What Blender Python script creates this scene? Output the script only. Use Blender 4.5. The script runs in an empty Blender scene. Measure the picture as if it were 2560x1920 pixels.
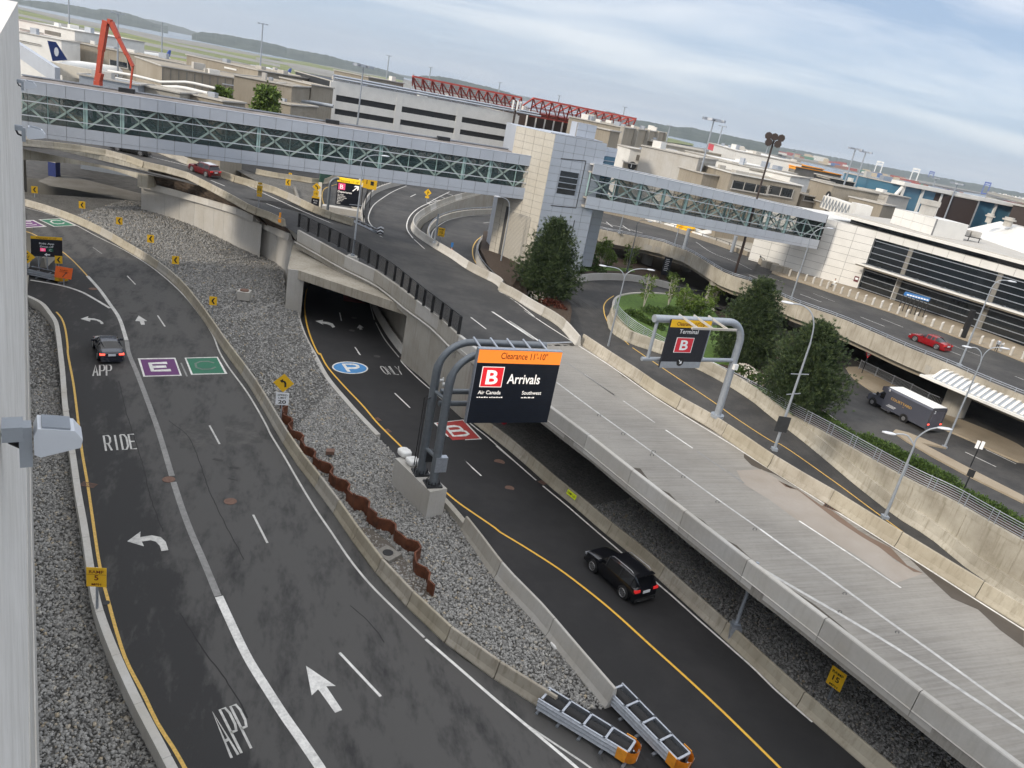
import bpy, math, random
from mathutils import Vector as V, Matrix
random.seed(7)
R = math.radians
# -- camera model (used to survey the place from the photograph)
CF, CH = 1900.0, 25.0
CP, CRL = math.atan(708/1900.), R(11.2)
_cr, _sr, _cp, _sp = math.cos(CRL), math.sin(CRL), math.cos(CP), math.sin(CP)
CAM = V((0, 0, CH))
CROP = dict(A=(0,0), B=(640,60), C=(1240,200), D=(1860,200), E=(0,400), F=(640,400), G=(1240,600), I=(1860,600),
   J=(0,880), K=(640,880), L=(1240,1100), M=(1860,1100), N=(0,1400), O=(640,1400), Q=(1240,1400))
def px(c, x, y):
 if c == 'S': return x, y
 if c == 'W': return x*2560/2212., y*2560/2212.
 o = CROP[c]; return o[0]+x/3.16, o[1]+y/3.16
def ray(u, v):
 x = (u-1280)/CF; y = -(v-960)/CF
 a = x*_cr-y*_sr; b = x*_sr+y*_cr
 return V((a, _cp+b*_sp, -_sp+b*_cp))
def pw(c, x, y, z=0.0):
 """survey point: where the sight line meets height z (a number or a height function)"""
 d = ray(*px(c, x, y))
 if not callable(z):
  t = (z-CH)/d.z; return CAM+d*t
 zz = 0.0
 for _ in range(14):
  q = CAM+d*((zz-CH)/d.z); zz = 0.5*zz+0.5*z(q.x, q.y)
 return CAM+d*((zz-CH)/d.z)
def dep(c, x, y, yy):
 d = ray(*px(c, x, y)); return CAM+d*(yy/d.y)
def hv(foot, c, x, y):
 """height of the point above foot seen at that pixel"""
 d = ray(*px(c, x, y)); t = math.hypot(foot[0], foot[1])/math.hypot(d.x, d.y); return CH+t*d.z
def PL(spec, z=0.0):
 """spec: 'E' (x,y) (x,y) 'K' (x,y) ... -> world points"""
 out = []; c = None
 for s in spec:
  if isinstance(s, str): c = s
  else: out.append(pw(c, s[0], s[1], s[2] if len(s) > 2 else z))
 return out
def cat(pts, step=1.0):
 """Catmull-Rom smooth and resample"""
 if len(pts) < 3: return resample(pts, step)
 P_ = [pts[0]*2-pts[1]]+list(pts)+[pts[-1]*2-pts[-2]]; fine = []
 for i in range(1, len(P_)-2):
  a, b, c, d = P_[i-1:i+3]
  t0 = 0; t1 = max((b-a).length, 1e-6)**.5; t2 = t1+max((c-b).length, 1e-6)**.5; t3 = t2+max((d-c).length, 1e-6)**.5
  for k in range(8):
   t = t1+(t2-t1)*k/8
   A1 = a*((t1-t)/(t1-t0))+b*((t-t0)/(t1-t0)); A2 = b*((t2-t)/(t2-t1))+c*((t-t1)/(t2-t1)); A3 = c*((t3-t)/(t3-t2))+d*((t-t2)/(t3-t2))
   B1 = A1*((t2-t)/(t2-t0))+A2*((t-t0)/(t2-t0)); B2 = A2*((t3-t)/(t3-t1))+A3*((t-t1)/(t3-t1))
   fine.append(B1*((t2-t)/(t2-t1))+B2*((t-t1)/(t2-t1)))
 fine.append(pts[-1]); return resample(fine, step)
def resample(pts, step=None, n=None):
 L = [0]
 for a, b in zip(pts, pts[1:]): L.append(L[-1]+(b-a).length)
 if n is None: n = max(1, int(round(L[-1]/step)))
 out = []; j = 0
 for i in range(n+1):
  s = L[-1]*i/n
  while j < len(L)-2 and L[j+1] < s: j += 1
  d = L[j+1]-L[j]; t = (s-L[j])/d if d > 1e-9 else 0
  out.append(pts[j].lerp(pts[j+1], min(1, max(0, t))))
 return out
def plen(pts): return sum((b-a).length for a, b in zip(pts, pts[1:]))
def normals2(pts):
 N = []
 for i in range(len(pts)):
  a = pts[max(0, i-1)]; b = pts[min(len(pts)-1, i+1)]; d = b-a
  n = V((-d.y, d.x, 0)); N.append(n.normalized() if n.length > 1e-9 else V((1, 0, 0)))
 return N
def offset(pts, o): return [p+n*o for p, n in zip(pts, normals2(pts))]
# -- scene helpers
SC = bpy.context.scene; COL = SC.collection
def tag(o, label=None, cat_=None, group=None, kind=None):
 if label: o['label'] = label
 if cat_: o['category'] = cat_
 if group: o['group'] = group
 if kind: o['kind'] = kind
 return o
def empty(name, loc=(0,0,0), rz=0, label=None, cat_=None, group=None):
 o = bpy.data.objects.new(name, None); COL.objects.link(o); o.location = loc; o.rotation_euler[2] = rz
 o.empty_display_size = .2
 return tag(o, label, cat_, group)
class MB:
 def __init__(s): s.v = []; s.f = []; s.m = []; s.sm = []
 def add(s, vs, fs, m=0, sm=False):
  b = len(s.v); s.v += [tuple(p) for p in vs]
  for f in fs: s.f.append([i+b for i in f]); s.m.append(m); s.sm.append(sm)
 def quad(s, a, b, c, d, m=0): s.add([a, b, c, d], [(0, 1, 2, 3)], m)
 def poly(s, pts, m=0): s.add(pts, [tuple(range(len(pts)))], m)
 def obox(s, c, X, Y, Z, m=0):
  """box from centre and three half axes"""
  c, X, Y, Z = V(c), V(X), V(Y), V(Z)
  vs = [c+X*i+Y*j+Z*k for k in (-1, 1) for j in (-1, 1) for i in (-1, 1)]
  fs = [(0,2,3,1),(4,5,7,6),(0,1,5,4),(2,6,7,3),(0,4,6,2),(1,3,7,5)]
  if X.cross(Y).dot(Z) < 0: fs = [f[::-1] for f in fs]
  s.add(vs, fs, m)
 def box(s, x0, x1, y0, y1, z0, z1, m=0):
  s.obox(((x0+x1)/2, (y0+y1)/2, (z0+z1)/2), ((x1-x0)/2, 0, 0), (0, (y1-y0)/2, 0), (0, 0, (z1-z0)/2), m)
 def bar(s, a, b, w, h=None, m=0, up=(0,0,1)):
  a, b = V(a), V(b); d = b-a; h = h or w
  if d.length < 1e-6: return
  u = V(up)
  if abs(d.normalized().dot(u)) > .98: u = V((1, 0, 0))
  X = d.cross(u).normalized(); Y = X.cross(d).normalized()
  s.obox((a+b)/2, X*w/2, Y*h/2, d/2, m)
 def tube(s, pts, r, n=8, m=0, caps=True, sm=True):
  pts = [V(p) for p in pts]; rs = r if isinstance(r, (list, tuple)) else [r]*len(pts)
  vs = []; fs = []; pu = None
  for i, p in enumerate(pts):
   d = (pts[min(i+1, len(pts)-1)]-pts[max(i-1, 0)]).normalized()
   if pu is None: pu = V((0, 0, 1)) if abs(d.z) < .9 else V((1, 0, 0))
   x = d.cross(pu).normalized(); y = x.cross(d).normalized(); pu = y
   for k in range(n):
    a = 2*math.pi*k/n; vs.append(p+x*math.cos(a)*rs[i]+y*math.sin(a)*rs[i])
  for i in range(len(pts)-1):
   for k in range(n):
    k2 = (k+1) % n; fs.append((i*n+k, i*n+k2, (i+1)*n+k2, (i+1)*n+k))
  s.add(vs, fs, m, sm)
  if caps:
   s.add(vs[:n], [tuple(range(n))[::-1]], m); s.add(vs[-n:], [tuple(range(n))], m)
 def cyl(s, c, r, h, n=16, m=0, r2=None, sm=True):
  c = V(c); s.tube([c, c+V((0, 0, h))], [r, r if r2 is None else r2], n, m, True, sm)
 def prism(s, poly, z0, z1, m=0, mtop=None, mbot=None):
  """poly: world xy points; z may be numbers"""
  n = len(poly); A = sum(poly[i][0]*poly[(i+1) % n][1]-poly[(i+1) % n][0]*poly[i][1] for i in range(n))
  if A < 0: poly = poly[::-1]
  vs = [(p[0], p[1], z0) for p in poly]+[(p[0], p[1], z1) for p in poly]
  s.add(vs, [(i, (i+1) % n, n+(i+1) % n, n+i) for i in range(n)], m)
  s.add(vs[n:], [tuple(range(n))], m if mtop is None else mtop)
  s.add(vs[:n], [tuple(range(n))[::-1]], m if mbot is None else mbot)
 def sweep(s, pts, prof, m=0, caps=True, grooves=None, gd=.025):
  """sweep a (side, height) profile along pts; grooves: distances of joint grooves"""
  L = [0]
  for a, b in zip(pts, pts[1:]): L.append(L[-1]+(b-a).length)
  N = normals2(pts); st = [(L[i], pts[i], N[i], 0) for i in range(len(pts))]
  if grooves:
   def at(q):
    for i in range(len(L)-1):
     if L[i] <= q <= L[i+1]:
      t = (q-L[i])/max(1e-9, L[i+1]-L[i]); return pts[i].lerp(pts[i+1], t), N[i].lerp(N[i+1], t).normalized()
    return pts[-1], N[-1]
   for g in grooves:
    st = [q for q in st if abs(q[0]-g) > .05]
    for dd, fl in ((-.03, 0), (-.02, 1), (.02, 1), (.03, 0)):
     q = at(g+dd); st.append((g+dd, q[0], q[1], fl))
   st.sort(key=lambda q: q[0])
  cx = sum(p[0] for p in prof)/len(prof); cz = sum(p[1] for p in prof)/len(prof)
  vs = []; n = len(prof)
  for (_, p, nn, fl) in st:
   for (o, h) in prof:
    if fl:
     dx, dz = cx-o, cz-h; l = math.hypot(dx, dz) or 1; o += dx/l*gd; h += dz/l*gd if h > .02 else 0
    vs.append(p+nn*o+V((0, 0, h)))
  fs = []
  for i in range(len(st)-1):
   for k in range(n):
    k2 = (k+1) % n; fs.append((i*n+k, (i+1)*n+k, (i+1)*n+k2, i*n+k2))
  A = sum(prof[i][0]*prof[(i+1) % n][1]-prof[(i+1) % n][0]*prof[i][1] for i in range(n))
  if A < 0: fs = [f[::-1] for f in fs]
  s.add(vs, fs, m)
  if caps:
   a = tuple(range(n)); b = a[::-1]
   if A < 0: a, b = b, a
   s.add(vs[:n], [a], m); s.add(vs[-n:], [b], m)
 def ribbon(s, A, B, m=0, nv=1):
  n = len(A); vs = []
  for a, b in zip(A, B):
   for k in range(nv+1): vs.append(a.lerp(b, k/nv))
  w = nv+1; fs = []
  for i in range(n-1):
   for k in range(nv): fs.append((i*w+k, (i+1)*w+k, (i+1)*w+k+1, i*w+k+1))
  if n > 1:
   nrm = (A[1]-A[0]).cross(B[0]-A[0])
   if nrm.z < 0: fs = [f[::-1] for f in fs]
  s.add(vs, fs, m)
 def build(s, name, mats, parent=None, label=None, cat_=None, group=None, kind=None, loc=None, smooth=None):
  me = bpy.data.meshes.new(name)
  o0 = V(loc) if loc is not None else V((0, 0, 0))
  if parent is not None and loc is None: pass
  me.from_pydata([tuple(V(p)-o0) for p in s.v] if loc is not None else s.v, [], s.f)
  if not isinstance(mats, (list, tuple)): mats = [mats]
  for m in mats: me.materials.append(m)
  me.polygons.foreach_set('material_index', s.m)
  me.polygons.foreach_set('use_smooth', [bool(q) if smooth is None else smooth for q in s.sm])
  me.update()
  o = bpy.data.objects.new(name, me); COL.objects.link(o)
  if loc is not None: o.location = o0
  if parent is not None: setparent(o, parent)
  return tag(o, label, cat_, group, kind)
def wmat(o):
 m = Matrix.Translation(o.location) @ o.rotation_euler.to_matrix().to_4x4() @ Matrix.Diagonal(o.scale).to_4x4()
 if o.parent: m = wmat(o.parent) @ o.matrix_parent_inverse @ m
 return m
def setparent(o, p):
 """parent keeping the world place (the mesh was built in world coordinates)"""
 o.parent = p; o.matrix_parent_inverse = wmat(p).inverted()
def localparent(o, p): o.parent = p; return o
def copy_tree(o, parent=None):
 c = o.copy(); COL.objects.link(c)
 if parent is not None: c.parent = parent; c.matrix_parent_inverse = o.matrix_parent_inverse.copy()
 for ch in list(o.children): copy_tree(ch, c)
 return c
ORD = ['first','second','third','fourth','fifth','sixth','seventh','eighth','ninth','tenth','eleventh','twelfth','thirteenth','fourteenth','fifteenth',
  'sixteenth','seventeenth','eighteenth','nineteenth','twentieth','twenty-first','twenty-second','twenty-third','twenty-fourth','twenty-fifth',
  'twenty-sixth','twenty-seventh','twenty-eighth','twenty-ninth','thirtieth','thirty-first','thirty-second','thirty-third','thirty-fourth','thirty-fifth','thirty-sixth','thirty-seventh','thirty-eighth','thirty-ninth','fortieth']
# -- materials
def mat(name):
 m = bpy.data.materials.new(name); m.use_nodes = True; nt = m.node_tree; b = nt.nodes['Principled BSDF']; return m, nt, b
def nd(nt, t, **k):
 n = nt.nodes.new(t)
 for a, v in k.items(): setattr(n, a, v)
 return n
def noise(nt, scale, detail=4, rough=.55, vec=None, dist=0):
 n = nd(nt, 'ShaderNodeTexNoise'); n.inputs['Scale'].default_value = scale; n.inputs['Detail'].default_value = detail
 n.inputs['Roughness'].default_value = rough; n.inputs['Distortion'].default_value = dist
 if vec is not None: nt.links.new(vec, n.inputs['Vector'])
 return n.outputs['Fac']
def ramp(nt, fac, a, b, ca, cb):
 r = nd(nt, 'ShaderNodeValToRGB'); e = r.color_ramp.elements; e[0].position = a; e[1].position = b
 e[0].color = (*ca, 1) if len(ca) == 3 else ca; e[1].color = (*cb, 1) if len(cb) == 3 else cb
 nt.links.new(fac, r.inputs['Fac']); return r.outputs['Color']
def mix(nt, fac, a, b, mode='MIX'):
 n = nd(nt, 'ShaderNodeMix', data_type='RGBA', blend_type=mode); n.clamp_factor = True
 for i, val in ((0, fac), (6, a), (7, b)):
  if isinstance(val, bpy.types.NodeSocket): nt.links.new(val, n.inputs[i])
  else: n.inputs[i].default_value = val if i == 0 else (*val, 1)
 return n.outputs[2]
def mth(nt, op, a, b=None, c=None):
 n = nd(nt, 'ShaderNodeMath', operation=op)
 for i, val in enumerate((a, b, c)):
  if val is None: continue
  if isinstance(val, bpy.types.NodeSocket): nt.links.new(val, n.inputs[i])
  else: n.inputs[i].default_value = val
 return n.outputs[0]
def pos(nt, scale=(1, 1, 1)):
 g = nd(nt, 'ShaderNodeNewGeometry'); mp = nd(nt, 'ShaderNodeMapping'); mp.inputs['Scale'].default_value = scale
 nt.links.new(g.outputs['Position'], mp.inputs['Vector']); return mp.outputs['Vector']
def bump(nt, b, h, strength=.3, dist=.02):
 n = nd(nt, 'ShaderNodeBump'); n.inputs['Strength'].default_value = strength; n.inputs['Distance'].default_value = dist
 nt.links.new(h, n.inputs['Height']); nt.links.new(n.outputs['Normal'], b.inputs['Normal'])
def plain(name, col, rough=.5, metal=0, var=.12, scale=3, spec=.5, coat=0):
 m, nt, b = mat(name); p = pos(nt)
 c = ramp(nt, noise(nt, scale, 5, .6, p), .3, .7, tuple(x*(1-var) for x in col), tuple(min(1, x*(1+var)) for x in col))
 nt.links.new(c, b.inputs['Base Color']); b.inputs['Roughness'].default_value = rough; b.inputs['Metallic'].default_value = metal
 b.inputs['Specular IOR Level'].default_value = spec; b.inputs['Coat Weight'].default_value = coat
 m.diffuse_color = (*col, 1); return m
def concrete(name, col, stain=.35, warm=(.9, .82, .7), streak=True, sc=1.0):
 m, nt, b = mat(name); p = pos(nt)
 big = noise(nt, .35*sc, 5, .6, p); fine = noise(nt, 6*sc, 6, .7, p)
 c = ramp(nt, big, .3, .72, tuple(col[i]*(1-stain*.6)*warm[i]**.5 for i in range(3)), col)
 c = mix(nt, mth(nt, 'MULTIPLY', ramp(nt, fine, .35, .75, (0,0,0), (1,1,1)), .45), c, tuple(x*.72 for x in col))
 if streak:
  ps = pos(nt, (1.6, 1.6, .12)); s = noise(nt, 2.2, 5, .7, ps)
  c = mix(nt, mth(nt, 'MULTIPLY', ramp(nt, s, .5, .68, (0,0,0), (1,1,1)), .5*stain*2), c, (col[0]*.45, col[1]*.43, col[2]*.38))
 nt.links.new(c, b.inputs['Base Color']); b.inputs['Roughness'].default_value = .88; bump(nt, b, noise(nt, 14, 6, .7, p), .25, .01)
 return m
def emis(name, col, st):
 m, nt, b = mat(name); b.inputs['Base Color'].default_value = (*[c*.5 for c in col], 1); b.inputs['Emission Color'].default_value = (*col, 1)
 b.inputs['Emission Strength'].default_value = st; return m
def glass_dark(name, col, rough=.06, alpha=None):
 m, nt, b = mat(name); b.inputs['Base Color'].default_value = (*col, 1); b.inputs['Roughness'].default_value = rough
 b.inputs['Specular IOR Level'].default_value = .7
 if alpha is not None: b.inputs['Alpha'].default_value = alpha
 return m
M = {}
M['conc'] = concrete('concrete_light', (.43, .41, .37), .35)
M['conc_warm'] = concrete('concrete_warm', (.44, .40, .32), .5)
M['conc_new'] = concrete('concrete_new', (.50, .49, .47), .2)
M['conc_white'] = concrete('concrete_white', (.58, .57, .545), .2)
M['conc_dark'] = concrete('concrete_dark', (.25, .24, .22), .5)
M['conc_stain'] = concrete('concrete_stained', (.50, .46, .39), .75)
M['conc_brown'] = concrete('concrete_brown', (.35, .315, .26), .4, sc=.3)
M['conc_cream'] = concrete('concrete_cream', (.53, .505, .45), .15, sc=.5)
M['white_panel'] = plain('white_panel', (.70, .69, .66), .45, 0, .06, .5)
M['metal_panel'] = plain('metal_panel', (.47, .505, .565), .38, .25, .05, .35)
M['metal_white'] = plain('white_metal_panel', (.60, .63, .68), .4, .15, .05, .35)
M['galv'] = plain('galvanised_steel', (.42, .45, .50), .42, .7, .15, 8)
M['steel'] = plain('painted_steel_grey', (.33, .36, .40), .38, .3, .08, 5)
M['gantry'] = plain('gantry_steel', (.17, .19, .21), .4, .4, .1, 4)
M['dark'] = plain('dark_metal', (.025, .027, .03), .5, .2, .2, 4)
M['black'] = plain('black_matte', (.012, .012, .013), .6, 0, .1, 4)
M['panel_black'] = plain('sign_panel_black', (.012, .014, .022), .35, 0, .25, 5)
M['joint_light'] = plain('panel_joint', (.22, .22, .22), .8)
M['joint'] = plain('joint_dark', (.06, .06, .06), .8)
M['yellow'] = plain('sign_yellow', (.85, .50, .02), .45, 0, .06, 3)
M['yellow_line'] = plain('yellow_paint', (.62, .40, .10), .7, 0, .25, 8)
M['yellow_bright'] = plain('yellow_paint_fresh', (.72, .42, .05), .6, 0, .15, 6)
M['orange'] = plain('orange_plastic', (.85, .33, .03), .45, 0, .15, 3)
M['orange_sign'] = plain('orange_sign', (.9, .16, .03), .5, 0, .06, 3)
M['white'] = plain('white_paint', (.78, .78, .76), .5, 0, .05, 4)
M['sign_white'] = plain('sign_white', (.85, .86, .88), .4, 0, .03, 4)
M['red_sign'] = plain('sign_red', (.65, .03, .05), .4, 0, .05, 4)
M['rubber'] = plain('rubber', (.015, .015, .016), .75, 0, .2, 10)
M['rust'] = plain('rusty_steel', (.13, .045, .022), .8, .2, .5, 1.5)
M['rust_cover'] = plain('rusty_iron', (.17, .10, .075), .8, .2, .25, 9)
M['blue_dark'] = plain('blue_plastic', (.015, .03, .14), .45)
M['bark'] = plain('bark', (.10, .075, .055), .9, 0, .3, 12)
M['birch'] = plain('pale_bark', (.45, .42, .36), .85, 0, .25, 12)
M['grass'] = plain('grass', (.07, .13, .02), .9, 0, .35, 2.5)
M['mulch'] = plain('mulch', (.05, .033, .022), .95, 0, .5, 4)
M['glass'] = glass_dark('window_glass', (.012, .016, .02))
M['glass_car'] = glass_dark('car_glass', (.008, .009, .011), .04)
M['glass_blue'] = glass_dark('blue_glass', (.06, .16, .24), .15)
M['skin'] = plain('skin', (.45, .28, .2), .6)
def marking(name, col, worn):
 m, nt, b = mat(name); p = pos(nt)
 n1 = noise(nt, 3.5, 8, .75, p); n2 = noise(nt, .8, 3, .5, p)
 a = ramp(nt, mth(nt, 'ADD', mth(nt, 'MULTIPLY', n1, .7), mth(nt, 'MULTIPLY', n2, .3)), .5-worn*.35, .5+.25, (0,0,0), (1,1,1))
 c = mix(nt, a, col, tuple(min(x, .075+.35*x*(1-worn)) for x in col)); nt.links.new(c, b.inputs['Base Color']); b.inputs['Roughness'].default_value = .75
 return m
M['mark'] = marking('road_paint_white', (.72, .71, .68), .5)
M['mark_fresh'] = marking('road_paint_fresh', (.80, .79, .76), .22)
M['mark_worn'] = marking('road_paint_worn', (.34, .335, .325), .6)
M['mark_purple'] = marking('road_paint_purple', (.13, .035, .15), .3)
M['mark_green'] = marking('road_paint_green', (.025, .16, .085), .3)
M['mark_blue'] = marking('road_paint_blue', (.06, .25, .55), .1)
M['mark_red'] = marking('road_paint_red', (.38, .035, .03), .2)
M['mark_green2'] = marking('road_paint_letter_green', (.20, .30, .24), .9)
def asphalt(name, dark, light, attr=None, sc=.25, streak=(1, 1, 1), rough=.82, rot=0):
 m, nt, b = mat(name); p = pos(nt, streak)
 if rot: q0 = pos(nt); mr = nd(nt, 'ShaderNodeVectorRotate', rotation_type='Z_AXIS'); nt.links.new(q0, mr.inputs['Vector']); mr.inputs['Angle'].default_value = rot; ms = nd(nt, 'ShaderNodeMapping'); ms.inputs['Scale'].default_value = streak; nt.links.new(mr.outputs[0], ms.inputs['Vector']); p = ms.outputs[0]
 q = pos(nt)
 n1 = noise(nt, sc, 7, .62, p, .1); n2 = noise(nt, 35, 4, .8, q); n3 = noise(nt, sc*5, 6, .7, p)
 f = mth(nt, 'ADD', mth(nt, 'MULTIPLY', n1, .65), mth(nt, 'MULTIPLY', n3, .35))
 if attr:
  a = nd(nt, 'ShaderNodeAttribute', attribute_name=attr); f = mth(nt, 'ADD', f, mth(nt, 'MULTIPLY', a.outputs['Fac'], .09))
 c = ramp(nt, f, .44, .60, dark, light)
 c = mix(nt, mth(nt, 'MULTIPLY', ramp(nt, n2, .45, .75, (0,0,0), (1,1,1)), .35), c, tuple(x*1.8 for x in light))
 nt.links.new(c, b.inputs['Base Color']); b.inputs['Roughness'].default_value = rough; bump(nt, b, n2, .3, .006)
 return m
M['asphalt'] = asphalt('asphalt_worn', (.020, .020, .021), (.070, .068, .066), 'wear', .7, (1, .35, 1), rot=R(-20))
M['asphalt_new'] = asphalt('asphalt_new', (.012, .012, .013), (.021, .020, .021), None, .2)
M['asphalt_mid'] = asphalt('asphalt_mid', (.028, .028, .029), (.060, .058, .056), None, .18)
M['asphalt_old'] = asphalt('asphalt_old', (.045, .044, .043), (.085, .082, .078), None, .9)
import numpy as np
# -- height functions of the place
def lerpt(t, tab):
 if t <= tab[0][0]: return tab[0][1]
 for (a, x), (b, y) in zip(tab, tab[1:]):
  if t <= b:
   k = (t-a)/(b-a); k = k*k*(3-2*k); return x+(y-x)*k
 return tab[-1][1]
def z_arr(x, y): return lerpt(y, [(34, 0), (56, -1.1), (72, -1.5), (92, -1.7)])
def z_ramp(x, y): return 4.3+max(0, -x-12)*.055
def z_loop(x, y): return min(float(np.interp(y, (44, 54, 63, 72, 90), (-3.3, -2.8, -1.3, .5, 3.3))), 3.3-.09*max(0, x-8))
def zo(f, o): return (lambda x, y: f(x, y)+o)
def drape(pts, f, o=0): return [V((p.x, p.y, f(p.x, p.y)+o)) for p in pts]
ZD = 4.3; ZU = 6.0; ZG = 1.0
# -- far ground and water
def far(c, x, y, z=-4): return pw(c, x, y, z)
m, nt, b = mat('land'); p_ = pos(nt)
c_ = ramp(nt, noise(nt, .02, 6, .6, p_), .35, .7, (.16, .155, .14), (.24, .235, .215)); nt.links.new(c_, b.inputs['Base Color']); b.inputs['Roughness'].default_value = .9; M['land'] = m
m, nt, b = mat('airfield_grass'); p_ = pos(nt, (.3, 1, 1))
c_ = ramp(nt, noise(nt, .006, 6, .65, p_), .4, .6, (.10, .125, .045), (.19, .21, .06)); nt.links.new(c_, b.inputs['Base Color']); b.inputs['Roughness'].default_value = .95; M['afgrass'] = m
m, nt, b = mat('harbour_water'); b.inputs['Base Color'].default_value = (.17, .20, .22, 1); b.inputs['Roughness'].default_value = .22
bump(nt, b, noise(nt, .05, 6, .7, pos(nt)), .35, 1.0); M['water'] = m
g = MB(); g.poly([V((-26000, -500, -5.5)), V((26000, -500, -5.5)), V((26000, 30000, -5.5)), V((-26000, 30000, -5.5))])
g.build('water', M['water'], kind='structure')
sh = PL(['A', (-300,-10), (155,55), (600,150), (1000,228), (1300,292), (1600,338), (2200,462), 'B', (250,285), (600,338), (830,385), (1160,432), (1500,520), (1900,600),
   'C', (700,420), (1400,505), (1800,560), (2212,660), 'D', (300,690), (900,900), (2212,1100)], -4)
g = MB(); pts = [V((p.x, p.y, -4)) for p in sh]+[V((400, 50, -4)), V((60, -80, -4)), V((-200, -80, -4)), V((-1500, 500, -4))]
g.prism([(p.x, p.y) for p in pts], -7, -4); g.build('ground', M['land'], kind='structure')
def sheet(name, spec, z, mt, **k):
 g = MB(); P_ = PL(spec, z); n = (P_[1]-P_[0]).cross(P_[2]-P_[1])
 A = sum(P_[i].x*P_[(i+1) % len(P_)].y-P_[(i+1) % len(P_)].x*P_[i].y for i in range(len(P_)))
 if A < 0: P_ = P_[::-1]
 g.poly(P_); return g.build(name, mt, **k)
gr = MB()
for spec in (['A', (-200,10), (155,70), (600,190), (1000,262), (1500,355), (2212,475), 'B', (300,360), (600,420), (1160,560), 'B', (1160,900), (0,900), 'A', (2212,800), (-200,420)],
    ['B', (0,248), (400,300), (800,390), (1160,440), (1160,462), (800,420), (400,345), (0,285)],
    ['C', (1300,440), (1560,505), (1560,520), (1300,480)]):
 P_ = PL(spec, -3.95)
 A = sum(P_[i].x*P_[(i+1) % len(P_)].y-P_[(i+1) % len(P_)].x*P_[i].y for i in range(len(P_)))
 gr.poly(P_ if A > 0 else P_[::-1])
gr.build('grass', M['afgrass'], kind='stuff')
M['runway'] = plain('runway_pavement', (.22, .215, .20), .9, 0, .12, .02)
for i, (spec) in enumerate((['A', (-200,45), (155,108), (1000,300), (2212,560), (2212,585), (1000,325), (155,128), (-200,60)],
    ['A', (155,62), (700,172), (1400,345), (2212,510), (2212,530), (1400,362), (700,186), (155,74)],
    ['B', (0,262), (400,330), (900,430), (900,452), (400,352), (0,280)],
    ['B', (0,340), (500,440), (900,520), (900,540), (500,462), (0,362)],
    ['A', (1060,375), (1480,450), (1480,468), (1060,395)])):
 sheet('runway', spec, -3.9+i*.012, M['runway'], kind='structure')
# -- hills across the water
m, nt, b = mat('wooded_hill'); p_ = pos(nt)
c_ = ramp(nt, noise(nt, .012, 6, .7, p_), .4, .62, (.030, .048, .045), (.065, .085, .072)); nt.links.new(c_, b.inputs['Base Color']); b.inputs['Roughness'].default_value = .95; M['hill'] = m  # woodland greens pushed bluer, distance haze put into the colour
def hills(pts, dist, name='hills', thick=500, rough=1.0):
 """ridge given as (u, v) skyline points in source pixels, at range dist"""
 fine = []
 for (u0, v0), (u1, v1) in zip(pts, pts[1:]):
  n = max(2, int((u1-u0)/5))
  for k in range(n): fine.append((u0+(u1-u0)*k/n, v0+(v1-v0)*k/n))
 fine.append(pts[-1]); A, B, Cc = [], [], []
 for (u, v) in fine:
  d = ray(u, v); h = math.hypot(d.x, d.y); t = dist/h; q = CAM+d*t
  z = max(q.z, -4)+random.uniform(-1, 1)*dist*.00035*rough
  A.append(V((q.x*(1-thick/dist), q.y*(1-thick/dist), -6))); B.append(V((q.x, q.y, max(-4, z)))); Cc.append(V((q.x*(1+thick/dist), q.y*(1+thick/dist), -6)))
 g = MB(); mid = [a.lerp(b_, .6)+V((0, 0, (b_.z+6)*.12)) for a, b_ in zip(A, B)]
 g.ribbon(A, mid); g.ribbon(mid, B); g.ribbon(B, Cc); return g.build(name, M['hill'], kind='structure')
hills([(-60,-20),(60,0),(120,4),(158,10),(206,17),(240,25),(252,22),(285,26),(316,33),(348,42),(372,52),(385,58),(420,66)], 5200)
hills([(200,24),(380,49),(411,56),(459,69),(475,75),(497,82),(520,90)], 8500, rough=.5)
hills([(480,84),(506,80),(538,83),(601,93),(664,105),(700,114),(672,108),(719,120),(767,129),(814,137),(861,150),(909,161),(956,173),(990,181)][:6]+[(719,120),(767,129),(814,137),(861,150),(909,161),(956,173),(990,184),(1010,192)], 4300)
hills([(900,164),(1004,187),(1040,193),(1080,198)], 8000, rough=.5)
hills([(1030,196),(1051,189),(1099,191),(1146,199),(1194,211),(1241,222),(1273,232),(1290,238)], 3600)
hills([(1180,216),(1240,226),(1335,246),(1430,262),(1487,280),(1510,286)], 9000, rough=.5)
hills([(1478,280),(1500,279),(1525,279),(1556,287),(1588,298),(1612,306)], 4600)
hills([(1590,300),(1605,302),(1620,304),(1683,317),(1730,319),(1778,330),(1825,339),(1873,349),(1920,359),(1950,368)], 3300)
hills([(1850,346),(1892,355),(1939,366),(2018,379),(2081,392),(2145,404),(2208,417),(2303,434),(2398,452),(2461,463),(2509,474),(2600,490)], 6000)
g = MB(); bk = PL(['C', (1380,432), (1700,500), (2212,612), 'D', (300,605), (900,728), (1500,838), (2212,958), (2600,1030)], -3)
bk = cat(bk, 60); inner = [p*1.5+V((0, 0, 1.5)) for p in bk]
g.ribbon([p+V((0, 0, -3)) for p in bk], [V((p.x, p.y, 1.5)) for p in bk]); g.ribbon([V((p.x, p.y, 1.5)) for p in bk], [V((p.x, p.y, 1.5)) for p in inner])
g.build('shore', M['conc_dark'], kind='structure')
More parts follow.
